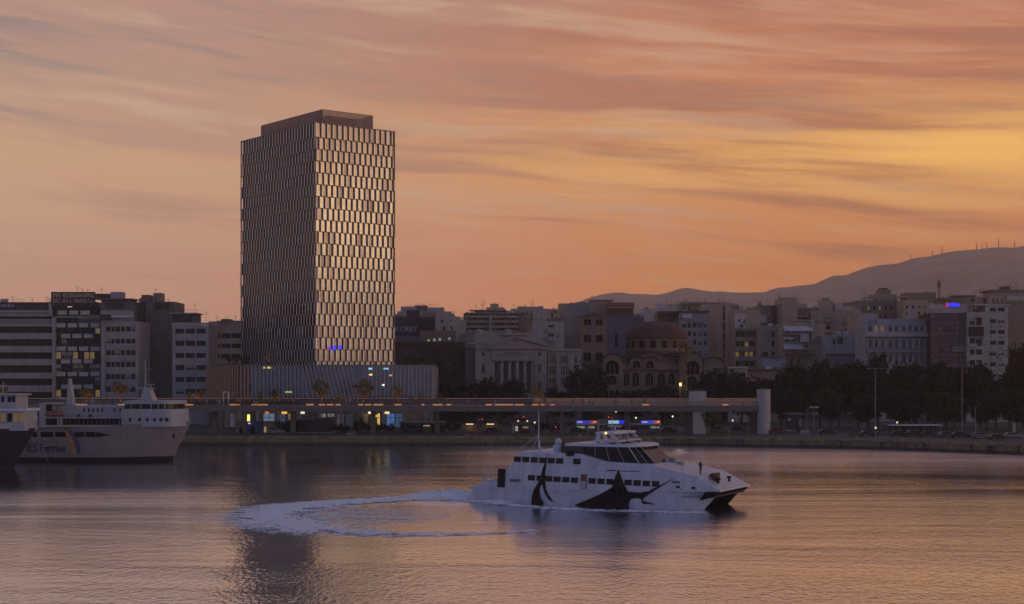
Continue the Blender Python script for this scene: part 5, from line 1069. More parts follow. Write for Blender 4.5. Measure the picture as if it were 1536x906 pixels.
mb = MB(); mb.tube((smst, 5, zroof - .1), (smst, 5, zm), .09, .05, 6); mb.tube((smst, 5, zroof + 1.9), (smst - 2.4, 4.2, zroof), .04, n=4); mb.tube((smst, 5, zroof + 1.9), (smst - 1.6, 6.4, zroof), .04, n=4); mb.tube((smst, 5, zroof + 1.2), (smst + .3, 5, zroof - .1), .12, n=6); mb.build('mast', ship_w, cat_.root)
sd_, _ = A(837.5, 672, 4); mb = MB(); mb.lathe([(.42, zroof - .1), (.42, zroof + .5), (.3, zroof + .62), (.3, zroof + .8), (.36, zroof + .9), (.42, zroof + 1.15), (.36, zroof + 1.42), (.18, zroof + 1.58), (.01, zroof + 1.62)], (sd_, 4, 0), 14); mb.lathe([(.3, zroof - .1), (.34, zroof + .5), (.2, zroof + .72), (.01, zroof + .8)], (sd_ - .55, 4.3, 0), 12); mb.build('satellite_dome', ship_w, cat_.root, smooth=True)
# after deck: davit, rails; fore deck: rails, winch, crew
s_, z_0 = A(727, 717, 1); mb = MB(); mb.tube((s_, 1, z_0 - .2), (s_, 1, z_0 + .85), .12, n=6); mb.tube((s_, 1, z_0 + .8), (s_ + 1.1, 1, z_0 + 1.35), .09, .06, 6); mb.tube((s_ - .1, 1, z_0 + .8), (s_ - .1, 1, z_0 + 1.25), .1, n=6); mb.build('davit', ship_w, cat_.root)
mb = MB(); rail(mb, [(1.9, .3, top_z(1.9)), (4.1, .3, top_z(4.1))], .9, .7, .025); rail(mb, [(1.9, .3, top_z(1.9)), (1.9, B - .3, top_z(1.9))], .9, 1.2, .025)
sA = Ls * .78
rail(mb, [(s, side_t(s, top_z(s)) + .35, top_z(s)) for s in (Ls * .80, Ls * .86, Ls * .92, Ls * .97)], .75, .9, .022)
rail(mb, [(s, B - side_t(s, top_z(s)) - .35, top_z(s)) for s in (Ls * .74, Ls * .80, Ls * .86, Ls * .92, Ls * .985)], .8, .9, .022)
rail(mb, [(s, side_t(s, top_z(s)) + .4, top_z(s)) for s in (Ls * .05 + 3.4, Ls * .3)], .5, 1.5, .02, 1); mb.build('guard_rail', railm, cat_.root)
mb = MB()
for (u, v, dw, dh, t_) in ((430, 355, 95, 20, 7), (520, 360, 60, 26, 8), (590, 380, 45, 14, 7.5)):
    s_, z_0 = A(*crop2(u, v), t_); zz = top_z(s_); mb.box(s_, s_ + dw * .0155, t_ - .5, t_ + .5, zz - .1, zz + dh * .018)
mb.build('deck_locker', deckm, cat_.root)
s_, _ = A(1078, 722, 3.5); zz = deck_z(s_); 
s_ = min(s_, Ls - 1.6); zz = top_z(s_) - .1
mb = MB(); mb.box(s_ - .5, s_ + .4, 3.3, 4.3, zz, zz + .8); mb.tube((s_ - .1, 3.0, zz + .6), (s_ - .1, 4.6, zz + .6), .42, n=10); mb.tube((s_ + .7, 3.2, zz), (s_ + .7, 3.2, zz + 1.1), .09, n=6); mb.build('anchor_winch', mat('winch_red', (.1, .03, .03), .6), cat_.root)
mb = MB()
for (ds, t_) in ((-2.2, 2.2), (-1.4, 5.6), (.9, 6.3), (1.0, 2.0)): mb.tube((s_ + ds, t_, zz - .15), (s_ + ds, t_, zz + .5), .16, n=8); mb.tube((s_ + ds - .3, t_, zz + .4), (s_ + ds + .3, t_, zz + .4), .1, n=6)
mb.build('bollard', ship_k, cat_.root)
# --- the moored ferry
fer = Ship('passenger_ferry', 'moored grey-white ferry with large blue lettering and a yellow and blue crescent on its side', 40, 692, R(6), 'ferry')
FA = fer.at; FB = 11.0; fl = lambda *p: FA(*p)
ferry_w = mat('ferry_white', (.18, .165, .168), .5, 0, .16, .3, streak=True); ferry_up = mat('ferry_upper_white', (.31, .32, .38), .45, 0, .1, .4, streak=True)
S0, S1 = fl(18, 690)[0], fl(244, 690)[0]; SB = fl(273, 636)[0]
def f_top(s):                                       # sheer line of the hull
    return interp([(fl(0, 645)[0], fl(0, 645)[1]), (fl(165, 640)[0], fl(165, 640)[1]), (fl(185, 638)[0], fl(185, 637)[1]), (fl(262, 637)[0], fl(262, 635)[1]), (fl(286, 632)[0], fl(286, 631)[1])], s)
mb = MB(); rws = []; n = 40
for i in range(n + 1):
    u = i / n; row = []
    for zf in (1.0, .8, .55, .3, .12, -.12):
        s1 = S1 + (SB - S1) * max(0, zf) ** 1.15; s = S0 - 8 + (s1 - S0 + 8) * u; z = f_top(s) * zf if zf > 0 else -1.0
        fl_ = 1 if u < .62 else max(.015, 1 - ((u - .62) / .38) ** (1.6 + 1.0 * max(zf, 0)))
        hw_ = FB / 2 * fl_ * (1 if zf > .2 else .96); row.append(((s, FB / 2 - hw_, z), (s, FB / 2 + hw_, z)))
    rws.append(row)
for a, c in zip(rws, rws[1:]):
    for k in range(5):
        mi = 1 if k >= 4 or (k == 3 and False) else 0
        mb.face([a[k][0], c[k][0], c[k + 1][0], a[k + 1][0]], mi); mb.face([a[k + 1][1], c[k + 1][1], c[k][1], a[k][1]], mi)
    mb.face([a[0][0], a[0][1], c[0][1], c[0][0]], 2)
mb.face([rws[-1][k][0] for k in range(6)] + [rws[-1][k][1] for k in range(5, -1, -1)]); mb.build('hull', [ferry_w, ship_k, deckm], fer.root)
def f_side(s, z):                                   # near side of the flared hull
    zt_ = f_top(s); zf = max(.12, min(1, z / zt_)); s1 = S1 + (SB - S1) * zf ** 1.15; u = (s - S0 + 8) / (s1 - S0 + 8)
    return FB / 2 - FB / 2 * (1 if u < .62 else max(.015, 1 - ((u - .62) / .38) ** (1.6 + zf)))
def f_panel(px0, px1, py0, py1, name, mt, off=.05, parent=None):
    (s0, z1), (s1, z0) = FA(px0, py0), FA(px1, py1); mb = MB(); n = 6
    for i in range(n):
        a, c = s0 + (s1 - s0) * i / n, s0 + (s1 - s0) * (i + 1) / n
        mb.face([(a, f_side(a, z0) - off, z0), (c, f_side(c, z0) - off, z0), (c, f_side(c, z1) - off, z1), (a, f_side(a, z1) - off, z1)])
    return mb.build(name, mt, parent or fer.root)
for (a, c) in ((49, 56), (61, 80), (83, 109), (112, 127), (128.5, 143)): f_panel(a, c, 648, 655.5, 'window', ship_glass)
(s0, z0), (s1, z1), (s2, z2) = FA(144, 648), FA(144, 655.5), FA(168, 653); mb = MB(); mb.face([(s1, f_side(s1, z1) - .05, z1), (s2, f_side(s2, z2) - .05, z2), (s0, f_side(s0, z0) - .05, z0)]); mb.build('window', ship_glass, fer.root)
f_panel(42, 156, 662, 663.2, 'hull_line', mat('ferry_line', (.1, .1, .14), .5), .05)
sa, za = FA(40.5, 678.2); sb, zb_ = FA(98.5, 665.5); word('ferries', fer.root, ((sa + sb) / 2, -.06, (za + zb_) / 2), sb - sa, zb_ - za, sgn('ferry_blue', (.018, .02, .06)))
def crescent(l_, r_, name, mt, off):
    L = [FA(*p) for p in l_]; Rr = [FA(*p) for p in r_]; mb = MB()
    for (a, c, d2, e2) in zip(L, L[1:], Rr[1:], Rr): mb.face([(q[0], f_side(*q) - off, q[1]) for q in (a, e2, d2, c)])
    mb.build(name, mt, fer.root)
crescent([(93.5, 641.5), (97.5, 648), (101, 656), (104, 665), (105.5, 672), (106.5, 680.5)], [(94, 641.3), (101, 646), (107.5, 655), (111.5, 664), (114, 672), (114.8, 680.5)], 'yellow_crescent', mat('crescent_yellow', (.3, .17, .06), .5), .055)
crescent([(94.2, 641.2), (101.2, 646), (107.7, 655), (111.7, 664), (114.2, 672), (115, 680.5)], [(97, 641.3), (107, 645.5), (114, 654), (118.5, 663), (120.5, 671), (121, 680.5)], 'blue_crescent', mat('crescent_blue', (.05, .05, .12), .5), .055)
def f_block(px0, px1, py0, py1, t0, t1, name, mt, parent=None):
    (s0, z1), (s1, z0) = FA(px0, py0, t0), FA(px1, py1, t0); mb = MB(); mb.box(s0, s1, t0, t1, z0, z1); return mb.build(name, mt, parent or fer.root)
f_block(30, 180, 627, 641, 1.2, FB - 1.2, 'promenade_house', ferry_w); f_block(62, 182, 625.5, 627.5, .2, FB - .2, 'boat_deck', ferry_up); f_block(58, 182, 637.8, 641, .25, FB - .25, 'bulwark', ferry_up)
for k in range(17): a = 66 + 6.6 * k; f_block(a, a + 5.4, 628.5, 636.5, 1.13, 1.3, 'window', ship_glass)
for a in (59, 86, 90): f_block(a, a + 2.2 if a > 60 else a + 8, 606.5 if a < 60 else 627.6, 641 if a < 60 else 637.8, .3, 1, 'deck_pillar', ferry_up)
f_block(85, 188, 608.5, 625.4, 2.4, FB - 2.4, 'upper_house', ferry_up)
for a in (125, 132, 138.5, 145.5, 152, 170.5, 179): f_block(a, a + 2.4, 612.5, 618, 2.36, 2.5, 'window', ship_glass)
for a in (115, 133): f_block(a, a + 3.2, 621, 626, 1.0, 1.6, 'deck_box', ship_k)
f_block(58, 88, 604.5, 606.5, .6, 6, 'boat_canopy', ferry_up); f_block(68, 77, 607, 619, 1.6, 1.75, 'window', ship_glass); f_block(66, 82, 606.6, 622, 1.76, 6, 'after_house', ferry_up)
(sl0, zl0) = FA(68, 622, 1); mb = MB(); mb.lathe([(.01, -2.3), (.5, -1.9), (.68, 0), (.5, 1.9), (.01, 2.3)], (0, 0, 0), 12)
for i, v in enumerate(mb.v): mb.v[i] = (v[2], v[0], max(-.62, v[1] * .9))
lb = mb.build('lifeboat', mat('lifeboat_red', (.18, .055, .05), .6), fer.root, (sl0 + 1.4, 1, zl0 + .2), smooth=True)
# bridge with its rounded front
def f_round(px0, px1, py0, py1, t0, name, mt, flare=0.0, hole=None):
    (s0, z1), (s1, z0) = FA(px0, py0, t0), FA(px1, py1, t0); hb = FB / 2 - t0; mb = MB(); pl = []
    for k in range(13): an = -math.pi / 2 + math.pi * k / 12; pl.append((s1 - hb * .75 + hb * .75 * math.cos(an), FB / 2 + hb * math.sin(an)))
    pl = [(s0, FB / 2 - hb)] + pl + [(s0, FB / 2 + hb)]; n = len(pl)
    mb.mesh([(p, q, z0) for p, q in pl] + [(p + flare, q, z1) for p, q in pl], [tuple(range(n))[::-1], tuple(range(n, 2 * n))] + [(k, (k + 1) % n, n + (k + 1) % n, n + k) for k in range(n)])
    return mb.build(name, mt, fer.root), pl, z0, z1
f_round(182, 269, 613.5, 640, .9, 'bridge_front', ferry_up); f_round(187, 264, 606, 613.6, 1.0, 'bridge_window_band', ship_glass); f_round(184.5, 265.5, 601.2, 606.2, .6, 'bridge_roof', ferry_up)
for a in (193, 207.5, 219, 229.5, 239.5, 248): f_block(a, a + 4, 627, 632, .86, 1.2, 'window', ship_glass)
for a in (196, 210.5, 226, 237, 246.5): f_block(a, a + 1.2, 606.3, 613.4, .93, 1.1, 'mullion', ferry_up)
mb = MB(); (s0, z0) = FA(211, 601.5, 4); (s1, z1) = FA(226, 581, 4)
mb.mesh([(s0 - .2, 4, z0), (s0 + 2.3, 4, z0), (s0 + 2.3, 7, z0), (s0 - .2, 7, z0), (s0 + .4, 4.6, z1), (s0 + 1.3, 4.6, z1), (s0 + 1.3, 6.4, z1), (s0 + .4, 6.4, z1)], [(3, 2, 1, 0), (4, 5, 6, 7), (0, 1, 5, 4), (1, 2, 6, 5), (2, 3, 7, 6), (3, 0, 4, 7)])
sm_, zm_ = FA(218, 581, 5.5)[0], FA(218, 539, 5.5)[1]; mb.tube((sm_, 5.5, z1), (sm_, 5.5, zm_), .13, .07, 6); zq = FA(218, 554, 5.5)[1]; mb.tube((sm_ - 1.2, 5.5, zq), (sm_ + 1.2, 5.5, zq), .06, n=4); zq = FA(218, 582.5, 5.5)[1]; mb.box(sm_ - 1.7, sm_ + 1.7, 5, 6, zq - .1, zq + .1); mb.build('mast', ferry_up, fer.root)
mb = MB(); zq2 = zq + .1; mb.tube((sm_ + 1.1, 5.4, zq2), (sm_ + 1.1, 5.4, zq2 + .7), .1, n=6); mb.box(sm_ + .3, sm_ + 1.9, 5.3, 5.5, zq2 + .6, zq2 + .76); mb.build('radar', ferry_up, fer.root)
(s0, z0), (s1, z1) = FA(101, 608, 3), FA(103.5, 568, 3); mb = MB(); mb.mesh([(s0 - .2, 3, z0), (s0 + 1.0, 3, z0), (s0 + 1.0, 4.6, z0), (s0 - .2, 4.6, z0), (s0, 3.4, z1), (s0 + .42, 3.4, z1), (s0 + .42, 4.2, z1), (s0, 4.2, z1)], [(3, 2, 1, 0), (4, 5, 6, 7), (0, 1, 5, 4), (1, 2, 6, 5), (2, 3, 7, 6), (3, 0, 4, 7)]); zq = FA(104, 596, 3)[1]; mb.tube((s0 - 1.2, 3.2, zq - .5), (s0 + 1.2, 3.2, zq + .2), .08, n=4); mb.build('signal_mast', ferry_up, fer.root)
mb = MB()
for q in ((112, 187, 608.5, 2.5),):
    a, c = FA(q[0], q[2], q[3]), FA(q[1], q[2], q[3]); rail(mb, [(a[0], q[3], a[1]), (c[0], q[3], c[1])], .9, 1.6, .03)
rail(mb, [(s, f_side(s, f_top(s)) + .15, f_top(s)) for s in (SB - 5, SB - 3, SB - 1.2, SB - .2)], .9, .9, .03); rail(mb, [(FA(62, 625, .4)[0], .4, FA(62, 625.4, .4)[1]), (FA(182, 625, .4)[0], .4, FA(182, 625.4, .4)[1])], .9, 1.6, .03); mb.build('guard_rail', railm, fer.root)
f_panel(248, 251, 652, 658, 'anchor', ship_k, .12)
# --- bow of the dark-hulled boat at the left edge
bo = Ship('dark_hulled_boat', 'boat with a dark blue hull and lit wheelhouse windows cut off by the left edge', -60, 704, R(4), 'boat')
BA = bo.at; BB = 8.5; hullb = mat('boat_navy', (.014, .013, .02), .5, 0, .2, .4, spec=.2)
b0, b1, bb = BA(-140, 700)[0], BA(0, 700)[0], BA(39, 645)[0]; zt_b = BA(40, 645.5)[1]
mb = MB(); rws = []
for i in range(31):
    u = i / 30; row = []
    for zf in (1, .75, .5, .25, .05, -.15):
        s1 = b1 + (bb - b1) * max(0, zf) ** .8; s = b0 + (s1 - b0) * u; z = zt_b * zf * (1 + .04 * u); fl_ = 1 if u < .55 else max(.02, 1 - ((u - .55) / .45) ** (1.7 + max(zf, 0))); hw_ = BB / 2 * fl_; row.append(((s, BB / 2 - hw_, z), (s, BB / 2 + hw_, z)))
    rws.append(row)
for a, c in zip(rws, rws[1:]):
    for k in range(5): mb.face([a[k][0], c[k][0], c[k + 1][0], a[k + 1][0]]); mb.face([a[k + 1][1], c[k + 1][1], c[k][1], a[k][1]])
    mb.face([a[0][0], a[0][1], c[0][1], c[0][0]], 1)
mb.face([rws[-1][k][0] for k in range(6)] + [rws[-1][k][1] for k in range(5, -1, -1)]); mb.build('hull', [hullb, deckm], bo.root)
mb = MB()
for a, c in zip(rws, rws[1:]):
    p, q, r, u = a[0][0], c[0][0], c[0][1], a[0][1]; h = .95
    mb.face([(p[0], p[1], p[2]), (q[0], q[1], q[2]), (q[0] + .15, q[1] - .1, q[2] + h), (p[0] + .15, p[1] - .1, p[2] + h)]); mb.face([(u[0] + .15, u[1] + .1, u[2] + h), (r[0] + .15, r[1] + .1, r[2] + h), r, u])
mb.build('bulwark', ferry_up, bo.root)
def b_block(px0, px1, py0, py1, t0, t1, name, mt, parent=None):
    (s0, z1), (s1, z0) = BA(px0, py0, t0), BA(px1, py1, t0); mb = MB(); mb.box(s0, s1, t0, t1, z0, z1); return mb.build(name, mt, parent or bo.root)
b_block(-140, 36, 617, 646, 1.3, BB - 1.3, 'saloon', ferry_up); b_block(-140, 38, 612.5, 616.9, .9, BB - .9, 'saloon_roof', ship_w); b_block(-140, 24, 593, 612.4, 1.6, BB - 1.6, 'wheelhouse', ferry_up); b_block(-140, 27, 590.5, 592.9, 1.2, BB - 1.2, 'wheelhouse_roof', ferry_up)
litb = mat('saloon_lit_glass', (.03, .025, .02), .2, 0, .3, 1, emit=(.9, .55, .18), es=.11)
for i, a in enumerate((-36, -24, -12, 1, 11, 20, 28.5)): b_block(a, a + 7, 620, 632.5, 1.24, 1.32, 'window', litb if i in (3, 5, 6) else ship_glass)
for a in (-20, -9, 1.5, 11.5, 17.5): b_block(a, a + 5, 594.5, 603, 1.54, 1.62, 'window', ship_glass)
(s0, z0) = BA(5, 590, 4); mb = MB(); mb.tube((s0, 4, z0), (s0, 4, z0 + 2), .06, n=5); mb.box(s0 - .6, s0 + .6, 3.9, 4.1, z0 + 1.2, z0 + 1.35); mb.build('mast', ship_w, bo.root)
(s0, z0) = BA(46, 660); (s1, z1) = BA(56, 704); mb = MB(); mb.tube((s0, BB / 2, z0), (s1 + 1.5, BB / 2 - 2, -.2), .05, n=5); mb.build('mooring_line', mast_metal, bo.root)
# ------------------------------------------------------------------ churned wake left by the turning catamaran
loop = [((748, 753), 5), ((703, 747.5), 6), ((660, 747), 5), ((600, 749), 4.5), ((540, 752), 5), ((480, 756.5), 6.5), ((438, 762), 9), ((412, 768), 8), ((399, 773), 7), ((410, 780), 8.5), ((440, 787), 10), ((480, 794), 8), ((540, 799), 5), ((600, 802), 3.4), ((680, 801.5), 2.4), ((740, 800), 1.6), ((800, 797), .8)]
lp = [(W(*p), h) for p, h in loop]; lp = [(p, (W(768, 770 + h) - W(768, 770)).length * .5 + .1 * h, h) for p, h in lp]
side = [W(*p) for p in ((700, 751), (750, 757), (820, 762.5), (900, 766), (980, 768), (1045, 769.5))]
def foam_density(x_, y_):
    best = 0
    for (a, ra, _), (c, rc, _) in zip(lp, lp[1:]):
        ab = Vector((c.x - a.x, c.y - a.y)); ap = Vector((x_ - a.x, y_ - a.y)); k = max(0, min(1, ap.dot(ab) / ab.length_squared)); dx = ap - ab * k
        r_ = (ra + (rc - ra) * k) * 1.6; dd = math.hypot(dx.x * .55 if False else dx.x, dx.y) / r_; best = max(best, 1 - dd)
    for (a, c) in zip(side, side[1:]):                # thin wash along the hull
        ab = Vector((c.x - a.x, c.y - a.y)); ap = Vector((x_ - a.x, y_ - a.y)); k = max(0, min(1, ap.dot(ab) / ab.length_squared)); best = max(best, .62 * (1 - (ap - ab * k).length / 1.5))
    # trailing streaks inside the ring's western end
    e = math.hypot((x_ + 22) / 16, (y_ - 171) / 13); best = max(best, (1 - e) * .42)
    return best
mb = MB(); x0, x1, y0, y1, stp = -44.0, 26.0, 146.0, 210.0, .36; nx, ny = int((x1 - x0) / stp), int((y1 - y0) / stp); idx = {}; dens = []
for j in range(ny + 1):
    for i in range(nx + 1):
        xx, yy = x0 + i * stp, y0 + j * stp; dv = foam_density(xx, yy)
        if dv > .02:
            hgt = .012 + max(0, dv) * (.10 + .22 * max(0, mnoise.fractal(Vector((xx * .9, yy * .9, 0)), 1, 2, 4) + .25)) * (1.6 if yy > 180 else 1) + .75 * math.exp(-((xx + 8.5) / 5) ** 2 - ((yy - 197.5) / 2.2) ** 2) * (1 + .5 * mnoise.noise(Vector((xx * 1.5, yy * 1.5, 0))))
            idx[i, j] = len(mb.v); mb.v.append((xx, yy, hgt)); dens.append(max(0, min(1, (dv + .12) * (1.35 if yy > 182 and xx < 0 else (1 if xx < -20 or yy > 164 else .72)))))
for j in range(ny):
    for i in range(nx):
        q = [(i, j), (i + 1, j), (i + 1, j + 1), (i, j + 1)]
        if all(k in idx for k in q): mb.f.append(tuple(idx[k] for k in q)); mb.mi.append(0)
fm = bpy.data.materials.new('wake_foam'); fm.use_nodes = True; t = NT(fm.node_tree)
g = t.n('ShaderNodeNewGeometry').outputs['Position']; at_ = t.n('ShaderNodeAttribute', attribute_name='cover').outputs['Fac']
mp = t.n('ShaderNodeMapping', i_Vector=g, i_Scale=(.45, .8, 1)).outputs[0]
nz = t.noise(mp, 1.0, 7, .68, .8); nz2 = t.noise(g, 2.6, 4, .6)
cv = t.m('ADD', t.m('MULTIPLY', at_, 1.15), t.m('ADD', t.m('MULTIPLY', t.m('SUBTRACT', nz, .5), 4.2), t.m('MULTIPLY', t.m('SUBTRACT', nz2, .5), 2.2)))
msk = t.m('MULTIPLY', t.sm(cv, .15, .95), .95)
bs = t.n('ShaderNodeBsdfPrincipled', i_Base_Color=(.82, .85, .9, 1), i_Roughness=.8); mx = t.n('ShaderNodeMixShader', i_0=msk); t.put(mx.inputs[1], t.n('ShaderNodeBsdfTransparent')); t.put(mx.inputs[2], bs)
t.n('ShaderNodeOutputMaterial', i_Surface=mx)
wk = mb.build('wake_foam', fm, None, smooth=True); att = wk.data.attributes.new('cover', 'FLOAT', 'POINT'); att.data.foreach_set('value', dens); tag(wk, 'pale churned foam ring left on the water by the turning catamaran', 'foam', kind='stuff')
UPL = 6.0
# ------------------------------------------------------------------ trees
ORD = 'first second third fourth fifth sixth seventh eighth ninth tenth eleventh twelfth thirteenth fourteenth fifteenth sixteenth seventeenth eighteenth nineteenth twentieth'.split()
ORD += ['twenty-' + k for k in ORD[:9]] + ['thirtieth'] + ['thirty-' + k for k in ORD[:9]]
bark = mat('tree_bark', (.075, .055, .045), .9, 0, .3, 2)
def leaf_mat(n, c, v=.5):
    m = mat('leaves_' + n, c, .75, 0, v, .9, spec=.2); return m
lf_dark = leaf_mat('dark', (.032, .038, .022)); lf_olive = leaf_mat('olive', (.05, .05, .025)); lf_gold = leaf_mat('uplit_gold', (.17, .125, .032)); lf_green = leaf_mat('fresh', (.1, .115, .03))  # gold leaf colour carries part of the warm uplight
def tree_proto(name, label, seed, h, w_, trunk_h, n_clump, n_leaf, leaf, lm, cat='tree', shape='round', bare=0.0):
    """tapered trunk, limbs to every clump, crown of separate leaf faces with gaps between the clumps"""
    rg = random.Random(seed); root = thing(name, label, cat); tr = MB(); cr = MB(); top = trunk_h + (h - trunk_h) * .55
    pts = [Vector((0, 0, 0)), Vector((rg.uniform(-.1, .1) * w_ * .2, rg.uniform(-.1, .1) * w_ * .2, trunk_h)), Vector((rg.uniform(-.1, .1) * w_ * .4, 0, top))]
    r0 = h * .022 + .04; tr.tube(pts[0], pts[1], r0, r0 * .75, 7); tr.tube(pts[1], pts[2], r0 * .75, r0 * .35, 6)
    cz, rz_ = (h + trunk_h) / 2, (h - trunk_h) / 2; cl = []
    for i in range(n_clump):
        for _ in range(30):
            d_ = Vector((rg.gauss(0, 1), rg.gauss(0, 1), rg.gauss(0, 1))).normalized() * rg.uniform(.35, 1) ** .6
            if shape == 'cone': d_.x *= 1 - .55 * max(0, d_.z); d_.y *= 1 - .55 * max(0, d_.z)
            if shape == 'vase': d_.x *= .75 + .35 * d_.z; d_.y *= .75 + .35 * d_.z
            c = Vector((d_.x * w_ * .42, d_.y * w_ * .42, cz + d_.z * rz_ * .86))
            if all((c - q[0]).length > w_ * .09 for q in cl): break
        cl.append((c, rg.uniform(.10, .19) * w_))
        s_ = pts[1].lerp(pts[2], rg.uniform(0, .9) * max(.15, min(1, (c.z - trunk_h) / (h - trunk_h)))); mid = s_.lerp(c, .5) + Vector((0, 0, -.04 * h)); tr.tube(s_, mid, r0 * .32, r0 * .2, 5); tr.tube(mid, c, r0 * .2, r0 * .06, 4)
    for i in range(n_leaf):
        c, r_ = cl[int(rg.random() ** .9 * n_clump) % n_clump]; d_ = Vector((rg.gauss(0, 1), rg.gauss(0, 1), rg.gauss(0, .8))); p = c + d_.normalized() * r_ * (rg.random() ** .45) * rg.uniform(.7, 1.25)
        n_ = Vector((rg.gauss(0, 1), rg.gauss(0, 1), rg.gauss(.6, 1))).normalized(); a = n_.orthogonal().normalized(); a.rotate(Matrix.Rotation(rg.uniform(0, 6.28), 3, n_)); b_ = n_.cross(a); s2 = leaf * rg.uniform(.6, 1.3)
        cr.face([p - a * s2 * .5, p + b_ * s2 * .32, p + a * s2 * .5, p - b_ * s2 * .32])
    tr.build('trunk', bark, root); cr.build('crown', lm, root); return root
def put_trees(protos, spots, label, group, h0, w0):
    first = {}
    for i, (px, ytop, D, wpx) in enumerate(spots):
        k = i % len(protos); h = PZ(ytop, D) - hz(px, D); w_ = wpx / F * D * 1.22; h *= 1.04; lab = label(i)
        loc = (PX(px, D), D, hz(px, D) - .05); sc = (w_ / w0, w_ / w0, h / h0)
        if k not in first: o = protos[k]; o.location = loc; o.scale = sc; o['label'] = lab; first[k] = o
        else: o = copy_tree(protos[k], loc, i * 1.7, lab, sc)
        o.rotation_euler = (0, 0, i * 2.1); o['group'] = group
big = [tree_proto('park_tree', 'x', 21 + k, 14, 11, 3.2, 40, 6500, .8, (lf_dark, lf_olive, lf_dark)[k], shape=('round', 'vase', 'cone')[k]) for k in range(3)]
put_trees(big, [(1172, 560, 405, 46), (1198, 548, 415, 46), (1230, 540, 410, 50), (1259, 548, 420, 50), (1288, 543, 412, 46), (1317, 530, 408, 44), (1345, 552, 420, 50), (1374, 546, 425, 62), (1402, 543, 410, 60), (1432, 556, 418, 52), (1470, 546, 415, 48), (1494, 574, 403, 40), (1515, 558, 415, 48), (1535, 520, 412, 46), (1566, 532, 410, 60),
                (1185, 590, 396, 44), (1246, 585, 394, 50), (1302, 590, 393, 50), (1352, 588, 392, 56), (1420, 590, 390, 56), (1480, 592, 388, 50), (1524, 588, 386, 50)],
          lambda i: 'dark park tree right of the promenade, ' + (ORD[i] + ' from the round tower in the back row' if i < 15 else ORD[i - 15] + ' from the round tower in the front row'), 'dark park trees right of the promenade', 14, 11)
bush = [tree_proto('street_tree', 'x', 41 + k, 8, 8, 1.4, 30, 4200, .62, lf_dark) for k in range(2)]
LB = ['dark tree at the left corner of the temple-front building', 'dark tree left of the temple columns, the lower of two', 'broad dark tree covering the left temple columns', 'dark tree close beside the broad one before the temple columns', 'small dark tree before the right end of the temple front',
      'large dark tree in front of the belfry', 'low dark tree against the middle of the church', 'low dark tree against the church beside the lit crane', 'dark tree behind the white lift shaft', 'broad dark tree behind the promenade between lift shaft and round tower', 'dark tree just left of the round tower', 'dark tree peeping out directly behind the round tower', 'small dark tree low before the civic building']
put_trees(bush, [(704, 573, 440, 40), (727, 574, 440, 30), (752, 566, 441, 52), (768, 576, 443, 32), (832, 579, 442, 26), (881, 552, 440, 48), (948, 584, 440, 42), (994, 578, 440, 44), (1049, 566, 442, 46), (1084, 558, 444, 58), (1112, 562, 440, 48), (1136, 570, 440, 46), (852, 584, 446, 26)], lambda i: LB[i], 'dark street trees behind the promenade', 8, 6.6)
t1 = tree_proto('young_tree', 'young green tree standing on the quay between lift shaft and round tower', 61, 5.6, 5.6, 1.6, 22, 2300, .34, lf_green); t1.location = (PX(1066, 358), 358, GZ); hh_ = (PZ(616, 358) - GZ) / 5.6; t1.scale = (.95, .95, hh_)
# trees on the deck, lit warmly from their planters
dzt = dz1 + .01
dk = [tree_proto('deck_tree', 'x', 71 + k, 5.4, 4.2, (1.5, 1.2, 1.1)[k], (18, 20, 14)[k], (900, 1700, 800)[k], .26, (lf_gold, lf_gold, lf_green)[k], shape=('vase', 'cone', 'round')[k]) for k in range(3)]
DT = [(4, 572, 22, 0, 'golden deck tree at the left edge above the dark-hulled boat'), (130, 577, 34, 0, 'low golden deck tree behind the ferry funnel mast'), (181, 565, 34, 0, 'golden vase-shaped deck tree behind the ferry bridge'), (286, 584, 16, 0, 'small golden deck tree left of the bronze-finned corner'), (300, 581, 24, 0, 'golden deck tree in front of the six-row office block'),
      (355, 590, 16, 2, 'low green deck shrub right of the goalpost frame'), (392, 585, 17, 2, 'small deck tree before the left end of the bluish fins'), (412, 581, 20, 1, 'dark deck tree before the bluish fins, left of the leaning fins'), (482, 566, 32, 1, 'tall conical deck tree before the left end of the leaning fins'), (507, 588, 15, 0, 'small golden deck tree between the two tall conical ones'), (519, 590, 10, 2, 'very small green deck tree beside the left conical one'),
      (545, 566, 34, 1, 'tall conical deck tree before the right end of the leaning fins'), (597, 574, 26, 0, 'golden deck tree before the right half of the podium'), (616, 590, 12, 2, 'dark little deck shrub right of the golden tree at the podium'), (630, 585, 14, 2, 'green deck tree near the right end of the podium'), (659, 589, 18, 2, 'round pale deck bush just right of the podium'), (806, 573, 28, 0, 'golden deck tree before the right end of the temple front'), (816, 588, 12, 2, 'little deck tree right beside the golden one at the temple'), (966, 592, 10, 2, 'lone green deck shrub in front of the church')]
firsts = {}
for i, (px, ytop, wpx, k, lab) in enumerate(DT):
    D = DD + 5; h = PZ(ytop, D) - dzt; w_ = wpx / F * D; loc = (PX(px, D), D, dzt); sc = (w_ / 4.2, w_ / 4.2, h / 5.4)
    if k not in firsts: o = dk[k]; firsts[k] = o; o.location = loc; o.scale = sc; o['label'] = lab
    else: o = copy_tree(dk[k], loc, 0, lab, sc)
    o.rotation_euler = (0, 0, i * 1.3); o['group'] = 'trees on the promenade'
    if k != 1 or h > 3.5: lamp_light((loc[0] + .2, D - 1.9, dzt + .35), (1, .5, .16), (16 + 9 * h) * (1.0 if k != 2 else .5) * UPL, .12, None, 'planter_uplight', True)
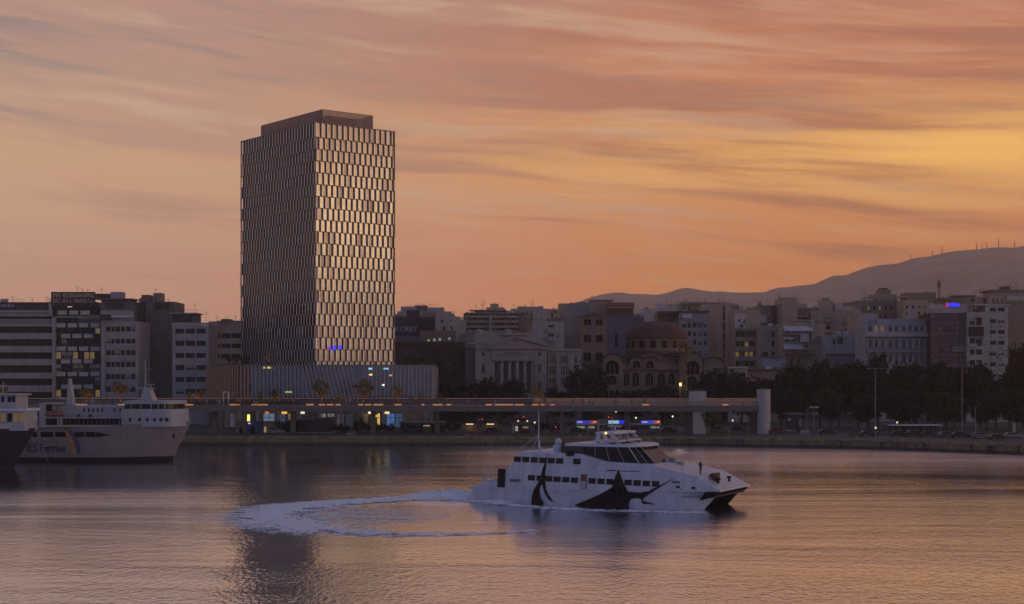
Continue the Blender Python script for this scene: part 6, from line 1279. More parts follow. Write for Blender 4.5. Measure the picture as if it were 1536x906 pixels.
pr = tree_proto('roof_tree', 'pale bare-looking tree with a lit trunk on the podium roof', 91, 5, 4.5, 1.2, 14, 420, .22, leaf_mat('dusty', (.12, .1, .06))); pr.location = (PX(403, 403), 403, H + GZ + .3); pr.scale = (1, 1, 1.05)
lamp_light((PX(402, 402), 401, H + GZ + .6), (1, .75, .35), 55 * UPL, .12, None, 'roof_uplight', True)
shr = [tree_proto('roof_shrub', 'x', 95, 2, 4, .2, 12, 700, .26, lf_olive, cat='shrub')]
for i, (px, D, sc, lab) in enumerate([(349, 412, (1.0, 1, 1.3), 'dark roof shrub at the left end of the podium roof'), (368, 410, (1.1, 1, 1.5), 'dark roof shrub left of the bare-looking roof tree'), (612, 405, (.9, 1, .8), 'low shrub on the podium roof right of the tower'), (622, 406, (.8, 1, .9), 'second low shrub on the podium roof right of the tower'), (637, 407, (.7, 1, 1.3), 'tallest shrub at the right end of the podium roof')]):
    loc = (PX(px, D), D, H + GZ + .3)
    if i == 0: o = shr[0]; o.location = loc; o.scale = sc; o['label'] = lab
    else: o = copy_tree(shr[0], loc, i * 1.4, lab, sc)
    o['group'] = 'shrubs on the podium roof'
# ------------------------------------------------------------------ planter benches with a glowing strip underneath
glow = lamp_mat('bench_glow', (1, .42, .14), .62); benchm = mat('bench_wood', (.24, .14, .08), .6, 0, .2, 2)
BN = [(110, 131), (177, 187), (264, 290), (344, 360), (377, 402), (459, 471), (478, 488), (490, 500), (503, 511), (537, 545), (547, 557), (560, 575), (592, 602), (632, 637), (649, 664), (668, 677), (728, 738), (741, 770), (772, 786), (798, 808), (810.5, 817.5), (824, 832), (963, 974), (1083, 1093)]
for i, (a, c) in enumerate(BN):
    D = DD + 2.2; Lb = (c - a) / F * D; o = thing('planter_bench', 'long low bench with an orange glowing foot strip on the promenade, %s from the left' % ORD[i], 'bench', (PX((a + c) / 2, D), D, dzt), 0, 'glowing benches on the promenade')
    mb = MB(); mb.box(-Lb / 2, Lb / 2, 0, .55, .36, .48); mb.box(-Lb / 2 + .1, Lb / 2 - .1, .12, .5, .0, .36); mb.build('seat', benchm, o)
    mb = MB(); mb.box(-Lb / 2 + .05, Lb / 2 - .05, .02, .1, .02, .34); mb.build('glow_strip', glow, o)
# ------------------------------------------------------------------ people on the promenade: one skinned body per pose
def body(pose, seed):
    rg = random.Random(seed); st = .16 if pose == 'walk' else .04
    J = {'pel': (0, 0, .95), 'che': (0, .0, 1.28), 'nec': (0, 0, 1.47), 'hea': (0, -.02, 1.62), 'top': (0, -.01, 1.73), 'sl': (-.17, 0, 1.42), 'sr': (.17, 0, 1.42), 'el': (-.23, st * .8, 1.16), 'er': (.23, -st * .8, 1.16), 'hl': (-.22, st * .5 - .08, .92), 'hr': (.22, -st * 1.2 - .05, .92),
         'kl': (-.09, -st, .5), 'kr': (.09, st * .6, .5), 'al': (-.1, -st * 1.4, .07), 'ar': (.1, st * 2.0, .09), 'tl': (-.11, -st * 1.4 - .17, .03), 'tr': (.11, st * 2.0 - .15, .03), 'wl': (-.09, 0, .9), 'wr': (.09, 0, .9)}
    if pose == 'sit':
        for k, v in {'kl': (-.1, -.42, .5), 'kr': (.1, -.42, .5), 'al': (-.1, -.4, .07), 'ar': (.1, -.46, .07), 'tl': (-.1, -.57, .03), 'tr': (.1, -.62, .03)}.items(): J[k] = v
        for k in ('pel', 'che', 'nec', 'hea', 'top', 'sl', 'sr', 'el', 'er', 'hl', 'hr', 'wl', 'wr'): x_, y_, z_q = J[k]; J[k] = (x_, y_ - .0, z_q - .42)
        J['hl'] = (-.14, -.3, .58); J['hr'] = (.14, -.3, .58)
    if pose == 'talk': J['er'] = (.26, -.12, 1.2); J['hr'] = (.16, -.36, 1.3)
    RAD = {'pel': .15, 'che': .165, 'nec': .06, 'hea': .1, 'top': .07, 'sl': .075, 'sr': .075, 'el': .05, 'er': .05, 'hl': .035, 'hr': .035, 'kl': .07, 'kr': .07, 'al': .045, 'ar': .045, 'tl': .04, 'tr': .04, 'wl': .1, 'wr': .1}
    E = [('pel', 'che'), ('che', 'nec'), ('nec', 'hea'), ('hea', 'top'), ('che', 'sl'), ('che', 'sr'), ('sl', 'el'), ('el', 'hl'), ('sr', 'er'), ('er', 'hr'), ('pel', 'wl'), ('pel', 'wr'), ('wl', 'kl'), ('wr', 'kr'), ('kl', 'al'), ('kr', 'ar'), ('al', 'tl'), ('ar', 'tr')]
    ks = list(J); me = bpy.data.meshes.new('body'); me.from_pydata([J[k] for k in ks], [(ks.index(a), ks.index(c)) for a, c in E], [])
    o = bpy.data.objects.new('body', me); COL.objects.link(o); sk = o.modifiers.new('skin', 'SKIN'); sb = o.modifiers.new('sub', 'SUBSURF'); sb.levels = sb.render_levels = 1
    for i, k in enumerate(ks): me.skin_vertices[0].data[i].radius = (RAD[k], RAD[k] * (.72 if k in ('che', 'pel') else 1)); me.skin_vertices[0].data[i].use_root = k == 'pel'
    bpy.context.view_layer.update(); m2 = bpy.data.meshes.new_from_object(o.evaluated_get(bpy.context.evaluated_depsgraph_get())); bpy.data.objects.remove(o)
    hip = .93 if pose != 'sit' else .52; neck = J['nec'][2] + .03
    for nm in ('skin', 'top', 'leg', 'hair'): m2.materials.append(skinm)
    for p in m2.polygons:
        c = p.center; hand = min((c - Vector(J['hl'])).length, (c - Vector(J['hr'])).length) < .1
        p.material_index = 0 if (c.z > neck or hand) else (1 if c.z > hip or (abs(c.x) > .17 and pose != 'sit') else 2)
        if c.z > J['hea'][2] + .05 or (c.z > J['hea'][2] - .06 and c.y > .03): p.material_index = 3
        p.use_smooth = True
    return m2
BOD = {k: body(k, 3) for k in ('stand', 'walk', 'talk', 'sit')}
CL = {'pale coat': (.5, .42, .36), 'orange top': (.5, .17, .06), 'dark coat': (.045, .04, .05), 'white shirt': (.62, .58, .55), 'grey jacket': (.2, .19, .2), 'blue jacket': (.07, .09, .2), 'red jumper': (.32, .06, .05), 'tan coat': (.36, .24, .14)}
LEGM = {'dark trousers': mat('cloth_dark_trousers', (.03, .03, .04), .9), 'pale trousers': mat('cloth_pale_trousers', (.42, .36, .3), .9)}
hairm = mat('hair_dark', (.03, .02, .015), .7)
POS = {'stand': 'standing', 'walk': 'walking', 'talk': 'gesturing', 'sit': 'seated'}
PE = [(139, 'stand', 'pale coat', 1), (204, 'talk', 'orange top', 0), (207, 'stand', 'tan coat', 0), (310, 'stand', 'pale coat', 1), (320.5, 'talk', 'dark coat', 0), (326.5, 'walk', 'tan coat', 1), (330, 'sit', 'white shirt', 1), (356, 'walk', 'orange top', 0), (360, 'stand', 'pale coat', 1), (366, 'stand', 'red jumper', 0), (381.5, 'sit', 'white shirt', 1), (386, 'sit', 'white shirt', 1), (405, 'walk', 'red jumper', 0), (419, 'talk', 'tan coat', 0), (432, 'stand', 'grey jacket', 0), (438.5, 'walk', 'tan coat', 0),
      (519, 'stand', 'white shirt', 1), (524, 'talk', 'pale coat', 1), (527.5, 'stand', 'tan coat', 0), (536.5, 'walk', 'orange top', 1), (613.5, 'sit', 'tan coat', 0), (669.5, 'stand', 'tan coat', 0), (702.5, 'stand', 'grey jacket', 1), (743, 'walk', 'tan coat', 1), (826, 'walk', 'pale coat', 1), (858, 'stand', 'tan coat', 0), (861, 'walk', 'dark coat', 1), (870, 'stand', 'orange top', 1), (874, 'stand', 'dark coat', 0), (884.5, 'stand', 'dark coat', 0), (889, 'sit', 'grey jacket', 0), (922, 'talk', 'dark coat', 0), (926, 'stand', 'grey jacket', 0), (947.5, 'stand', 'blue jacket', 0), (981.5, 'walk', 'pale coat', 1), (1015.5, 'walk', 'orange top', 1), (1057.5, 'stand', 'tan coat', 1), (1115, 'walk', 'tan coat', 0), (1131, 'sit', 'red jumper', 0)]
for i, (px, pose, cl, lg) in enumerate(PE):
    D = DD + (1.2 if pose != 'sit' else 2.1); ln = list(LEGM)[lg]
    o = link('person', BOD[pose], None, (PX(px, D), D, dzt), (i * 1.9) % 6.28 if pose != 'sit' else 0)
    tag(o, '%s person in %s and %s on the promenade, %s from the left' % (POS[pose], 'a ' + cl if cl[0] != 'o' else 'an ' + cl, ln, ORD[i]), 'person', 'people on the promenade')
    for k, mt in ((0, skinm), (1, mat('cloth_' + cl.replace(' ', '_'), CL[cl], .9)), (2, LEGM[ln]), (3, hairm)): o.material_slots[k].link = 'OBJECT'; o.material_slots[k].material = mt
s_, z_0 = A(1049, 728, 2.2); o = link('person', BOD['stand'], None, tuple(cat_.o + cat_.f * s_ + Vector((math.sin(cat_.yaw), math.cos(cat_.yaw), 0)) * 2.6 + Vector((0, 0, top_z(s_) - .02))), .6); tag(o, 'crew member in dark clothes standing on the fore deck of the catamaran', 'person')
for k, mt in ((0, skinm), (1, mat('cloth_dark_coat', CL['dark coat'], .9)), (2, LEGM['dark trousers']), (3, hairm)): o.material_slots[k].link = 'OBJECT'; o.material_slots[k].material = mt
# ------------------------------------------------------------------ cars
tyre = mat('tyre_rubber', (.02, .02, .02), .9); rim = mat('wheel_rim', (.3, .3, .32), .4, .7); head = mat('car_headlight', (.4, .4, .4), .2); tail = mat('car_tail_light', (.25, .02, .02), .3)
def car_proto(label, cm, hatch=True):
    root = thing('parked_car', label, 'car'); mb = MB()
    low = [(-2.1, .32), (-2.12, .62), (-1.95, .9), (-1.2, .95), (1.05, .95), (2.0, .78), (2.12, .55), (2.08, .3)]
    mb.prism(low, -.84, .84); ca = [(-1.75 if hatch else -1.35, .95), (-1.35 if hatch else -.85, 1.42), (.15, 1.44), (1.0, .95)]
    def fn(x, y, z): return (x, y * (1 - .22 * (z - .95) / .5), z)
    mb.prism([(a, z) for a, z in ca], -.8, .8, fn=fn); mb.build('body', cm, root)
    gw = MB(); gl_ = [(ca[0][0] + .14, 1.0), (ca[1][0] + .06, 1.36), (.1, 1.38), (.8, 1.0)]
    for sy in (-1, 1): gw.face([(x, sy * (.81 * (1 - .22 * (z - .95) / .5)), z) for x, z in (gl_ if sy < 0 else gl_[::-1])])
    gw.face([(1.02, -.7, 1.0), (1.02, .7, 1.0), (.22, .6, 1.4), (.22, -.6, 1.4)]); gw.face([(ca[0][0] - .02, .7, 1.0), (ca[0][0] - .02, -.7, 1.0), (ca[1][0] - .03, -.6, 1.38), (ca[1][0] - .03, .6, 1.38)]); gw.build('window', glass_dark, root)
    for x_ in (-1.3, 1.3):
        for sy in (-1, 1):
            wb = MB(); wb.tube((0, -.1, 0), (0, .1, 0), .32, n=14); wo = wb.build('wheel', tyre, root, (x_, sy * .78, .32)); rb_ = MB(); rb_.tube((0, -.11, 0), (0, .11, 0), .19, n=10); rb_.build('rim', rim, wo)
    for sy in (-.6, .6): hb = MB(); hb.box(2.0, 2.125, sy - .17, sy + .17, .58, .74); hb.build('headlight', head, root); tb_ = MB(); tb_.box(-2.135, -2.0, sy - .15, sy + .15, .6, .82); tb_.build('tail_light', tail, root)
    return root
CARC = {'white': (.22, .22, .24), 'black': (.02, .02, .022), 'silver': (.12, .12, .13), 'dark red': (.13, .02, .02), 'dark blue': (.03, .04, .1), 'grey': (.12, .12, .13)}
cp = {k: None for k in CARC}
def car_on(px, D, col, lab, rz=0.0):
    m_ = mat('car_paint_' + col.replace(' ', '_'), c_ := CARC[col], .3, .2, .05, 1)
    loc = (PX(px, D), D, GZ)
    if cp[col] is None: o = car_proto(lab, m_); cp[col] = o; o.location = loc; o.rotation_euler = (0, 0, rz)
    else: o = copy_tree(cp[col], loc, rz, lab)
    o['group'] = 'parked cars along the quay'; return o
CARS = [(414, 368, 'white', 'white car parked before the blue booth, left of the long dark pavilion', 0), (655, 380, 'black', 'black car under the promenade at the right end of the blue buses', 0), (741, 372, 'black', 'black car standing in front of the two lamplit bus shelters', 0), (836, 384, 'dark blue', 'dark blue car under the promenade left of the ticket pavilion', .2), (868, 372, 'black', 'black car before the left end of the ticket pavilion', 0), (964, 372, 'grey', 'grey car before the right end of the ticket pavilion', 0), (1004, 374, 'black', 'black car between ticket pavilion and lift shaft', .1), (1078, 378, 'silver', 'silver car under the promenade behind the young tree', 0), (1108, 380, 'dark blue', 'dark blue car under the promenade near the round tower', 0),
        (1168, 366, 'dark red', 'dark red car beside the foot of the round tower', 0), (1180, 372, 'white', 'white car behind the dark red one near the round tower', 0), (1241, 362, 'black', 'black car parked right of the floodlight post', .1), (1286, 358, 'grey', 'grey car left of the first tall street lamp', 0), (1303, 352, 'black', 'black car nearest the quay edge by the first tall street lamp', .15), (1324, 362, 'silver', 'silver car just right of the first tall street lamp', 0), (1350, 350, 'black', 'black car parked at the left end of the long white canopy', 0), (1372, 352, 'dark red', 'dark red car parked before the middle of the long white canopy', 0), (1395, 350, 'dark blue', 'dark blue car parked at the right end of the long white canopy', 0), (1421, 345, 'grey', 'grey car between the long canopy and the second tall street lamp', .1), (1441, 342, 'black', 'black car at the foot of the second tall street lamp', 0), (1472, 340, 'silver', 'silver car right of the second tall street lamp', .15), (1497, 330, 'black', 'black car nearest the quay edge at the right', .1), (1520, 340, 'white', 'white car near the pale pillar at the right edge', 0)]
for (px, D, col, lab, rz) in CARS: car_on(px, D, col, lab, rz)
# ------------------------------------------------------------------ street furniture, shelters, kiosks, buses
steel = mat('street_steel', (.2, .19, .21), .5, .5, .15, 1); dkm = mat('pavilion_dark', (.02, .02, .03), .5, 0, .2, .6); blu_l = lamp_mat('pavilion_edge', (.22, .34, .9), .16)
def gobj(name, label, cat, px, D, group=None): return thing(name, label, cat, (PX(px, D), D, GZ), 0, group)
def gbox(o, name, D, x0_, pa, pb, ya, yb, y0, y1, mt):
    mb = MB(); mb.box(PX(pa, D) - PX(x0_, D), PX(pb, D) - PX(x0_, D), y0, y1, PZ(yb, D) - GZ, PZ(ya, D) - GZ); return mb.build(name, mt, o)
D = 374
o = gobj('dark_pavilion', 'long dark glazed pavilion with a bluish roof edge under the promenade', 'pavilion', 462, D)
xa, xb = PX(420, D) - PX(462, D), PX(500, D) - PX(462, D); mb = MB()
mb.mesh([(xa, 0, .25), (xb - .6, 0, .25), (xb, 0, 3.7), (xa + 1.6, 0, 2.9), (xa, 5, .25), (xb - .6, 5, .25), (xb, 5, 3.7), (xa + 1.6, 5, 2.9)], [(0, 1, 2, 3), (7, 6, 5, 4), (0, 3, 7, 4), (1, 5, 6, 2), (3, 2, 6, 7)]); mb.build('glazed_body', mat('pavilion_glass', (.012, .012, .018), .12, 0, .2, .5, spec=.4), o)
mb = MB(); mb.mesh([(xa + 1.2, -.4, 2.9), (xb + .3, -.4, 3.72), (xb + .3, 5.2, 3.72), (xa + 1.2, 5.2, 2.9), (xa + 1.2, -.4, 3.15), (xb + .3, -.4, 3.98), (xb + .3, 5.2, 3.98), (xa + 1.2, 5.2, 3.15)], [(3, 2, 1, 0), (4, 5, 6, 7), (0, 1, 5, 4), (1, 2, 6, 5), (2, 3, 7, 6), (3, 0, 4, 7)]); mb.build('roof', mat('pavilion_roof', (.2, .24, .42), .5), o)
mb = MB(); mb.box(xa, xb, -.5, 5.2, 0, .25); mb.build('plinth', mat('plinth_pale', (.3, .3, .34), .8), o)
D = 372
o = gobj('booth', 'low booth with a grey door wall, a blue middle and a pinkish sloping end wall', 'booth', 353, D); X0 = 353
bd = gbox(o, 'grey_wall', D, X0, 353, 370, 632.5, 656, 0, 3, mat('booth_grey', (.17, .16, .2), .8)); gbox(o, 'door', D, X0, 359, 364, 641, 655.5, -.06, -.003, ship_k)
gbox(o, 'blue_wall', D, X0, 370.2, 394, 632, 656, .2, 3, mat('booth_blue', (.06, .09, .3), .7)); gbox(o, 'door', D, X0, 376, 382, 640, 655.5, .1, .197, ship_k)
q = [(391, 656), (396, 632), (409, 632), (411, 656)]; mb = MB(); mb.prism([(PX(a, D) - PX(X0, D), PZ(c, D) - GZ) for a, c in q], -.2, 2.9); mb.build('sloping_wall', mat('booth_pink', (.26, .18, .18), .8), o)
gbox(o, 'lit_door', D, X0, 396.5, 399.5, 640, 648.5, -.26, -.203, mat('booth_lit', (.04, .03, .02), .4, 0, .1, 1, emit=(1, .7, .3), es=.3)); gbox(o, 'roof_lamp', D, X0, 372, 375.5, 634, 636, .05, .19, lamp_mat('booth_lamp', (.5, .6, 1), .8))
D = 376
def bus(px0, px1, lab):
    o = gobj('bus', lab, 'bus', px0, D, 'buses under the promenade'); gbox(o, 'body', D, px0, px0, px1, 634, 653, 0, 2.5, mat('bus_blue', (.03, .04, .1), .4)); gbox(o, 'roof', D, px0, px0 - .3, px1 + .3, 632.3, 633.9, -.1, 2.6, mat('bus_roof', (.36, .42, .6), .5))
    n = int((px1 - px0) / 6)
    for k in range(n): a = px0 + 1 + (px1 - px0 - 2) * k / n; gbox(o, 'window', D, px0, a + .3, a + (px1 - px0 - 2) / n - .3, 636, 642.5, -.05, -.003, glass_dark)
    for f_ in (.2, .8): mb = MB(); xx = (PX(px1, D) - PX(px0, D)) * f_; mb.tube((xx, -.06, .3), (xx, .25, .3), .48, n=14); mb.build('wheel', tyre, o)
bus(600, 640, 'dark blue bus with a pale roof under the promenade, the left one'); bus(643, 668, 'dark blue bus with a pale roof under the promenade, the right one')
o = gobj('ticket_booth', 'small lit yellowish booth standing before the two blue buses', 'booth', 633.5, 373); gbox(o, 'wall', 373, 633.5, 634, 646, 639, 652, 0, 1.6, mat('booth_yellow', (.22, .16, .09), .8)); gbox(o, 'lit_front', 373, 633.5, 635, 645, 637.8, 639.2, -.06, -.003, mat('booth_glow', (.05, .04, .02), .5, 0, .1, 1, emit=(1, .75, .35), es=.35))
for k in range(3): gbox(o, 'door', 373, 633.5, 636 + 3.4 * k, 637.6 + 3.4 * k, 641, 651.5, -.05, -.003, frame_d)
for (px0, px1, side) in ((693, 716, 'left'), (724, 748, 'right')):
    D = 378; o = gobj('bus_shelter', 'lamplit bus shelter with a warm lamp under its roof, the %s one of two' % side, 'bus shelter', px0, D, 'lamplit bus shelters')
    gbox(o, 'roof', D, px0, px0 - 1, px1 + 1, 634.4, 635.4, -1.2, 1.2, dkm); gbox(o, 'back_wall', D, px0, px0, px1, 635.6, 650, .9, 1.0, mat('shelter_wall', (.3, .22, .16), .7)); gbox(o, 'lamp', D, px0, px0 + 6, px0 + 17, 635.7, 636.6, -.15, .15, lamp_mat('shelter_lamp', (1, .72, .38), 1.6))
    for a in (px0, px1 - .6): gbox(o, 'post', D, px0, a, a + .6, 635.6, 652, -.9, -.8, steel)
    gbox(o, 'bench', D, px0, px0 + 4, px1 - 4, 646, 647, .3, .8, benchm)
    lamp_light((PX((px0 + px1) / 2, D), D + .1, PZ(638, D)), (1, .7, .38), 22, .2, None, 'shelter_light', 'down')
D = 376; o = gobj('kiosk', 'grey kiosk with a lit doorway and two small roof lamps, left of the catamaran mast', 'kiosk', 767, D)
gbox(o, 'roof', D, 767, 766.5, 797, 633, 637, -.9, 2.6, mat('kiosk_roof', (.24, .23, .26), .7)); gbox(o, 'side_wall', D, 767, 768, 771.5, 637.1, 651, -.6, 2.4, mat('kiosk_wall', (.4, .4, .44), .7)); gbox(o, 'back_wall', D, 767, 771.6, 795, 637.1, 652, 1.6, 1.8, mat('kiosk_brown', (.13, .07, .05), .8)); gbox(o, 'lit_panel', D, 767, 773, 777, 639.3, 646.8, .9, 1.0, mat('kiosk_white_lit', (.1, .1, .1), .5, 0, .1, 1, emit=(.75, .8, .85), es=.35)); gbox(o, 'lit_panel', D, 767, 784, 793, 639.5, 643, 1.4, 1.5, mat('kiosk_green_lit', (.1, .1, .1), .5, 0, .1, 1, emit=(.6, .62, .4), es=.18))
for a in (777.2, 791): gbox(o, 'roof_lamp', D, 767, a - .9, a + .9, 630.6, 632.2, -.5, -.2, lamp_mat('kiosk_lamp', (1, .75, .35), 1.6))
gbox(o, 'roof_sign', D, 767, 779.5, 788.5, 627, 632, .2, .3, mat('kiosk_sign', (.03, .025, .035), .6))
# ticket pavilion with lit sign boxes
D = 372; o = gobj('ticket_pavilion', 'white ticket pavilion with lit blue, red and cyan signs on its roof', 'pavilion', 864, D); X0 = 864
gbox(o, 'roof', D, X0, 863.5, 992, 635.2, 637.4, -1.0, 4, mat('pavilion_white', (.42, .43, .48), .6)); gbox(o, 'back_wall', D, X0, 866, 990, 637.5, 653, 2.6, 2.8, mat('pavilion_back', (.3, .3, .35), .7))
for a in (864.5, 880, 881.5, 896, 904, 912, 921, 928, 944, 958, 974, 990): gbox(o, 'post', D, X0, a, a + .9, 637.5, 653, -.6, -.45, mat('pavilion_white', (0, 0, 0)))
for (a, c) in ((930, 942), (946, 957), (960, 973)): gbox(o, 'window', D, X0, a, c, 639.5, 644, -.55, -.5, glass_dark); gbox(o, 'counter', D, X0, a - 1, c + 1, 645.5, 650.5, -.56, -.2, mat('pavilion_back', (0, 0, 0)))
for (a, c, e_) in ((866, 877, (.7, .8, .55)), (883, 892, (.7, .8, .55)), (976, 984, (.6, .7, .5)), (985, 989, (.5, .6, .5))): gbox(o, 'lit_window', D, X0, a, c, 639, 642.5, -.3, -.2, mat('ticket_lit_%d' % a, (.1, .1, .1), .5, 0, .25, 2, emit=e_, es=.22))
def sb(a, c, colr, st): return gbox(o, 'sign_box', D, X0, a, c, 630.6, 635.1, -.9, -.4, mat('sign_%d' % (a * 10), (.05, .05, .05), .4, 0, .1, 1, emit=colr, es=st))
sb(864.5, 885, (.04, .06, .75), .55); sb(885.2, 895.5, (.8, .09, .03), .4); sb(895.7, 912, (.05, .05, .08), .2); sb(912.4, 928, (.4, .68, .9), .65); sb(928.2, 943.5, (.02, .03, 1), .75); sb(961, 980.5, (.04, .08, .9), .6); sb(980.7, 990, (.9, .11, .04), .5)
for (a, c) in ((865.5, 873.5), (962.5, 971)): xx = (PX((a + c) / 2, D) - PX(X0, D)); word('ticket', o, (xx, -.93, PZ(633, D) - GZ), (c - a) / F * D, .3, lamp_mat('sign_white_lit', (.8, .8, .75), .9))
for (a, c) in ((888, 893), (983, 988.5)):
    xx0, xx1 = PX(a, D) - PX(X0, D), PX(c, D) - PX(X0, D); zz = PZ(634.3, D) - GZ; mb = MB(); mb.face([(xx0, -.93, zz), (xx1, -.93, zz + .22), (xx1, -.93, zz + .52), ((xx0 + xx1) / 2, -.93, zz + .25)]); mb.build('sign_emblem', lamp_mat('emblem_lit', (.95, .7, .5), .8), o)
gbox(o, 'roof_gable', D, X0, 897, 911, 628.8, 630.4, -.6, -.5, mat('pavilion_white', (0, 0, 0)))
# lamps, traffic lights, posts
def street_lamp(px, ytop, D, lab, group=None, name='street_lamp', lit=None, arm=1.6):
    o = gobj(name, lab, 'street lamp', px, D, group); h = PZ(ytop, D) - GZ; mb = MB(); mb.tube((0, 0, 0), (0, 0, h), .13, .08, 8); mb.build('pole', steel, o)
    if arm:
        mb = MB(); mb.tube((-arm, 0, h + .1), (arm, 0, h + .1), .06, n=5); mb.build('arm', steel, o)
        for s_ in (-1, 1): mb = MB(); mb.box(s_ * arm - .35, s_ * arm + .35, -.15, .15, h, h + .14); mb.build('lamp_head', mat('lamp_head_grey', (.35, .35, .38), .5), o)
    if lit: mb = MB(); mb.lathe([(.01, h + .3), (.22, h + .18), (.22, h - .1), (.01, h - .2)], n=8); mb.build('globe', lamp_mat('globe_%d' % px, lit[0], lit[1]), o)
    return o
for (px, yt, D, lab) in ((1313, 553, 366, 'tall two-armed street lamp among the park trees, the left one'), (1443, 551, 350, 'tall two-armed street lamp among the park trees, the right one')): street_lamp(px, yt, D, lab, 'tall street lamps by the park')
street_lamp(1463, 610, 352, 'thin bare pole right of the right-hand tall street lamp', None, 'bare_pole', arm=0); street_lamp(1210, 616, 372, 'thin bare pole left of the floodlight post', None, 'bare_pole', arm=0)
fp = gobj('floodlight_post', 'post carrying three pale floodlights in front of the dark park', 'floodlight', 1221, 362); mb = MB(); h = PZ(612, 362) - GZ; mb.tube((0, 0, 0), (0, 0, h), .11, n=7); mb.tube((-.8, 0, h), (.9, 0, h), .06, n=5); mb.build('pole', steel, fp)
for dx in (-.75, .05, .8): mb = MB(); mb.box(dx - .28, dx + .28, -.3, 0, h, h + .4); mb.build('floodlight_head', mat('floodlight_pale', (.45, .5, .55), .4), fp)
for dx in (-.3, .6): mb = MB(); mb.box(dx - .2, dx + .2, -.25, 0, h - 1.4, h - 1.1); mb.build('floodlight_head', mat('floodlight_pale', (.45, .5, .55), .4), fp)
for i, (px, yt, D, colr, e_) in enumerate([(924, 617, 388, (1, .7, .3), 2.2), (954, 627, 392, (.9, .85, .7), 1.2), (1009, 625, 390, (1, .78, .45), 1.5), (802, 634, 380, (1, .65, .3), 1.2), (1099, 631, 380, (.6, .8, .85), .9), (1313.5, 642, 345, (1, .85, .6), .9), (1345.5, 634, 365, (1, .8, .5), .9)]):
    street_lamp(px, yt, D, ['globe lamp with a warm light above the middle of the ticket pavilion', 'small white globe lamp above the right half of the ticket pavilion', 'yellowish globe lamp between ticket pavilion and lift shaft', 'orange globe lamp right of the grey kiosk', 'bluish globe lamp between young tree and round tower', 'low globe lamp near the first tall street lamp', 'warm globe lamp rising behind the long white canopy'][i], 'small globe lamps along the street', 'globe_lamp', (colr, e_), 0)
for i, (px, yt, D) in enumerate([(723.5, 629, 384), (718.5, 630, 385), (785.5, 625.5, 386), (913, 626, 378), (833.5, 641, 382)]):
    o = gobj('traffic_light', ['traffic light showing red between the two lamplit bus shelters', 'dim traffic light just left of the red one by the bus shelters', 'traffic light showing red above the grey kiosk', 'traffic light showing red above the ticket pavilion', 'low traffic light showing red under the promenade left of the pavilion'][i], 'traffic light', px, D, 'traffic lights along the street'); h = PZ(yt, D) - GZ; mb = MB(); mb.tube((0, 0, 0), (0, 0, h - .4), .07, n=6); mb.build('pole', steel, o)
    mb = MB(); mb.box(-.17, .17, -.02, .25, h - .75, h + .25); mb.build('signal_head', ship_k, o); mb = MB(); mb.tube((0, -.06, h + .02), (0, -.022, h + .02), .15, n=10); mb.build('red_lens', lamp_mat('red_signal%d' % (i == 1), (1, .05, .03), 1.6 if i != 1 else .5), o)
D = 360; o = gobj('long_canopy', 'long white flat canopy on posts beside the quay at the right', 'canopy', 1337, D); gbox(o, 'roof', D, 1337, 1337, 1414, 637.4, 638.8, 0, 4, mat('canopy_white', (.5, .52, .58), .6)); gbox(o, 'back_wall', D, 1337, 1340, 1411, 639, 650, 3.4, 3.6, dkm)
for k in range(7): gbox(o, 'post', D, 1337, 1339 + 12.2 * k, 1339.6 + 12.2 * k, 638.8, 651, .3, .4, steel)
D = 340; o = gobj('pale_pillar', 'short pale pillar on a dark base at the right end of the quay', 'pillar', 1522, D); gbox(o, 'shaft', D, 1522, 1520.5, 1523.5, 635, 648.5, 0, .5, mat('pillar_pale', (.36, .37, .42), .7)); gbox(o, 'base', D, 1522, 1517.5, 1526.5, 648.6, 657, -.3, .9, ship_k)
o = gobj('hut', 'small dark hut with a pale sign in front of the park, near the round tower', 'hut', 1187, 376); gbox(o, 'wall', 376, 1187, 1181, 1203, 622, 652, 0, 3, dkm); gbox(o, 'roof', 376, 1187, 1179, 1206, 619.5, 621.8, -.5, 3.5, mat('hut_roof', (.16, .14, .16), .8)); gbox(o, 'sign', 376, 1187, 1182.5, 1186, 627.5, 631.5, -.08, -.003, mat('hut_sign', (.4, .4, .45), .6)); gbox(o, 'panel', 376, 1187, 1198.5, 1202.5, 629, 640, -.06, -.003, mat('hut_panel', (.2, .2, .28), .6))
for i, (px, D, L_) in enumerate([(1207, 366, 2.2), (1232, 366, 1.9), (1250, 364, 1.7)]):
    o = gobj('barrier', 'low pale concrete barrier beside the floodlight post, %s from the left' % ORD[i], 'barrier', px, D, 'concrete barriers by the quay'); mb = MB(); mb.prism([(-L_ / 2, 0), (L_ / 2, 0), (L_ / 2 - .1, .95), (-L_ / 2 + .1, .95)], -.25, .25); mb.build('block', mat('barrier_concrete', (.33, .33, .37), .8), o)
o = gobj('pink_crate', 'small pinkish crate on the quay right of the long dark pavilion', 'crate', 526, 362); gbox(o, 'side', 362, 526, 521, 532, 649.5, 654.5, 0, 1, mat('crate_pink', (.3, .2, .2), .8)); gbox(o, 'lid', 362, 526, 520.6, 532.4, 648.8, 649.4, -.06, 1.06, mat('crate_lid', (.22, .15, .16), .8))
hed = [tree_proto('street_shrub', 'x', 131, 2.2, 5, .25, 14, 1100, .3, lf_dark, cat='shrub')]
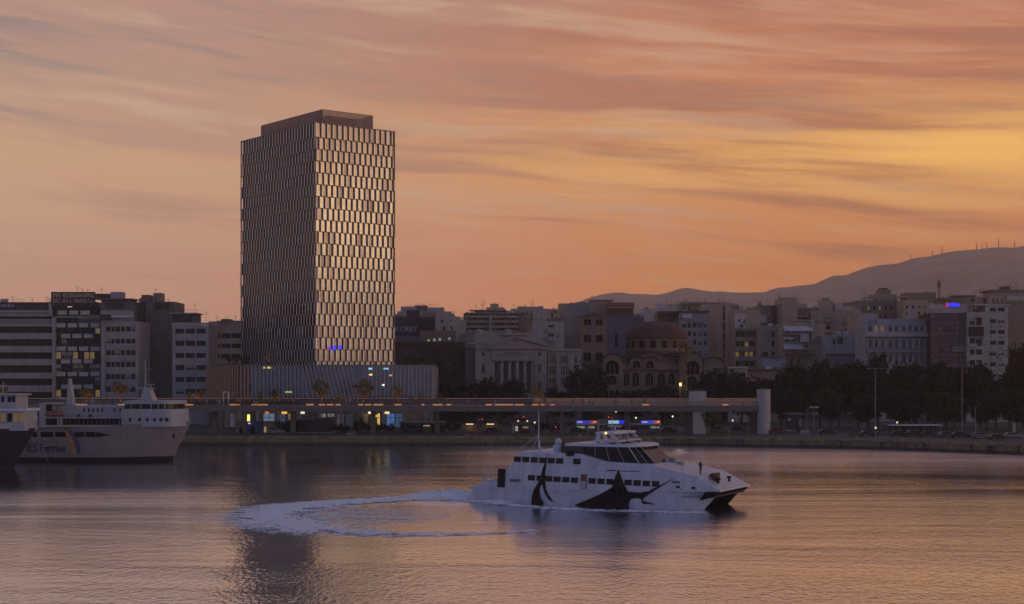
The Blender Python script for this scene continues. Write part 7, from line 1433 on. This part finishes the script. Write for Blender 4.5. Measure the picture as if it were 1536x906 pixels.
for i, (px, D, sc) in enumerate([(541, 376, (.9, 1, 1.5)), (560, 380, (1.2, 1, .9)), (580, 379, (1.1, 1, 1)), (512, 380, (1, 1, .9)), (680, 384, (1.6, 1, 1.1)), (425, 385, (.7, 1, 1.3)), (813, 384, (1, 1, 1)), (1140, 384, (1.2, 1, 1.2))]):
    lab = 'low dark street shrub under the promenade, %s from the left' % ['third', 'fourth', 'fifth', 'second', 'sixth', 'first', 'seventh', 'eighth'][i]; loc = (PX(px, D), D, GZ)
    if i == 0: o = hed[0]; o.location = loc; o.scale = sc; o['label'] = lab
    else: o = copy_tree(hed[0], loc, i, lab, sc)
    o['group'] = 'low dark shrubs under the promenade'
# fenders, tyres and bollards on the quay
rub = mat('fender_rubber', (.018, .017, .018), .8)
for i, (px, wpx, hpx) in enumerate([(1000, 7, 6), (1036, 8, 7), (1072, 5, 7), (1083, 3, 7), (1110, 12, 6), (1203, 3, 6), (1261, 3, 6), (1322, 3, 6), (1345, 2.4, 6), (1357.5, 2.4, 6), (1386, 3, 6), (1456, 3, 7), (1527, 4, 7)]):
    D = QD(px) - .12; w_ = wpx / F * D; o = tag(link('rubber_fender', None), 'dark rubber fender on the ochre quay wall, %s from the left' % ORD[i], 'fender', 'rubber fenders on the quay wall'); o.location = (PX(px, D), D, 0)
    mb = MB(); mb.prism([(-w_ / 2, 1.6), (-w_ / 2 * .75, .35), (w_ / 2 * .75, .35), (w_ / 2, 1.6)], -.3, -.003); mb.build('rubber_block', rub, o); mb = MB(); mb.box(-w_ / 2 * .6, w_ / 2 * .6, -.34, -.302, .7, .82); mb.box(-w_ / 2 * .6, w_ / 2 * .6, -.34, -.302, 1.15, 1.27); mb.build('fixing_plate', steel, o)
mb = MB(); mb.lathe([(.3, -.16), (.62, -.2), (.7, 0), (.62, .2), (.3, .16), (.3, -.16)], n=20); D = QD(1484.5) - .4
o = mb.build('tyre_fender', rub, None, (PX(1484.5, D), D, 1.0), smooth=True); o.rotation_euler = (R(90), 0, 0); tag(o, 'round black tyre hung on the quay wall near the right edge', 'tyre')
yel = mat('bollard_yellow', (.3, .22, .05), .6, 0, .3, 1)
bp_ = None
for i, px in enumerate([700, 870, 1093, 1170, 1227, 1287, 1352.5, 1417, 1487]):
    D = QD(px) + 1.0; lab = 'small yellow mooring bollard on the quay edge, %s from the left' % ORD[i]
    if bp_ is None:
        bp_ = thing('mooring_bollard', lab, 'bollard', (0, 0, 0)); mb = MB(); mb.lathe([(.3, 0), (.22, .12), (.18, .42), (.32, .52), (.32, .62), (.01, .68)], n=12); mb.build('post', yel, bp_); mb = MB(); mb.box(-.38, .38, -.38, .38, 0, .06); mb.build('base_plate', steel, bp_); o = bp_
    else: o = copy_tree(bp_, (0, 0, 0), 0, lab)
    o.location = (PX(px, D), D, GZ + .03); o['group'] = 'yellow mooring bollards'
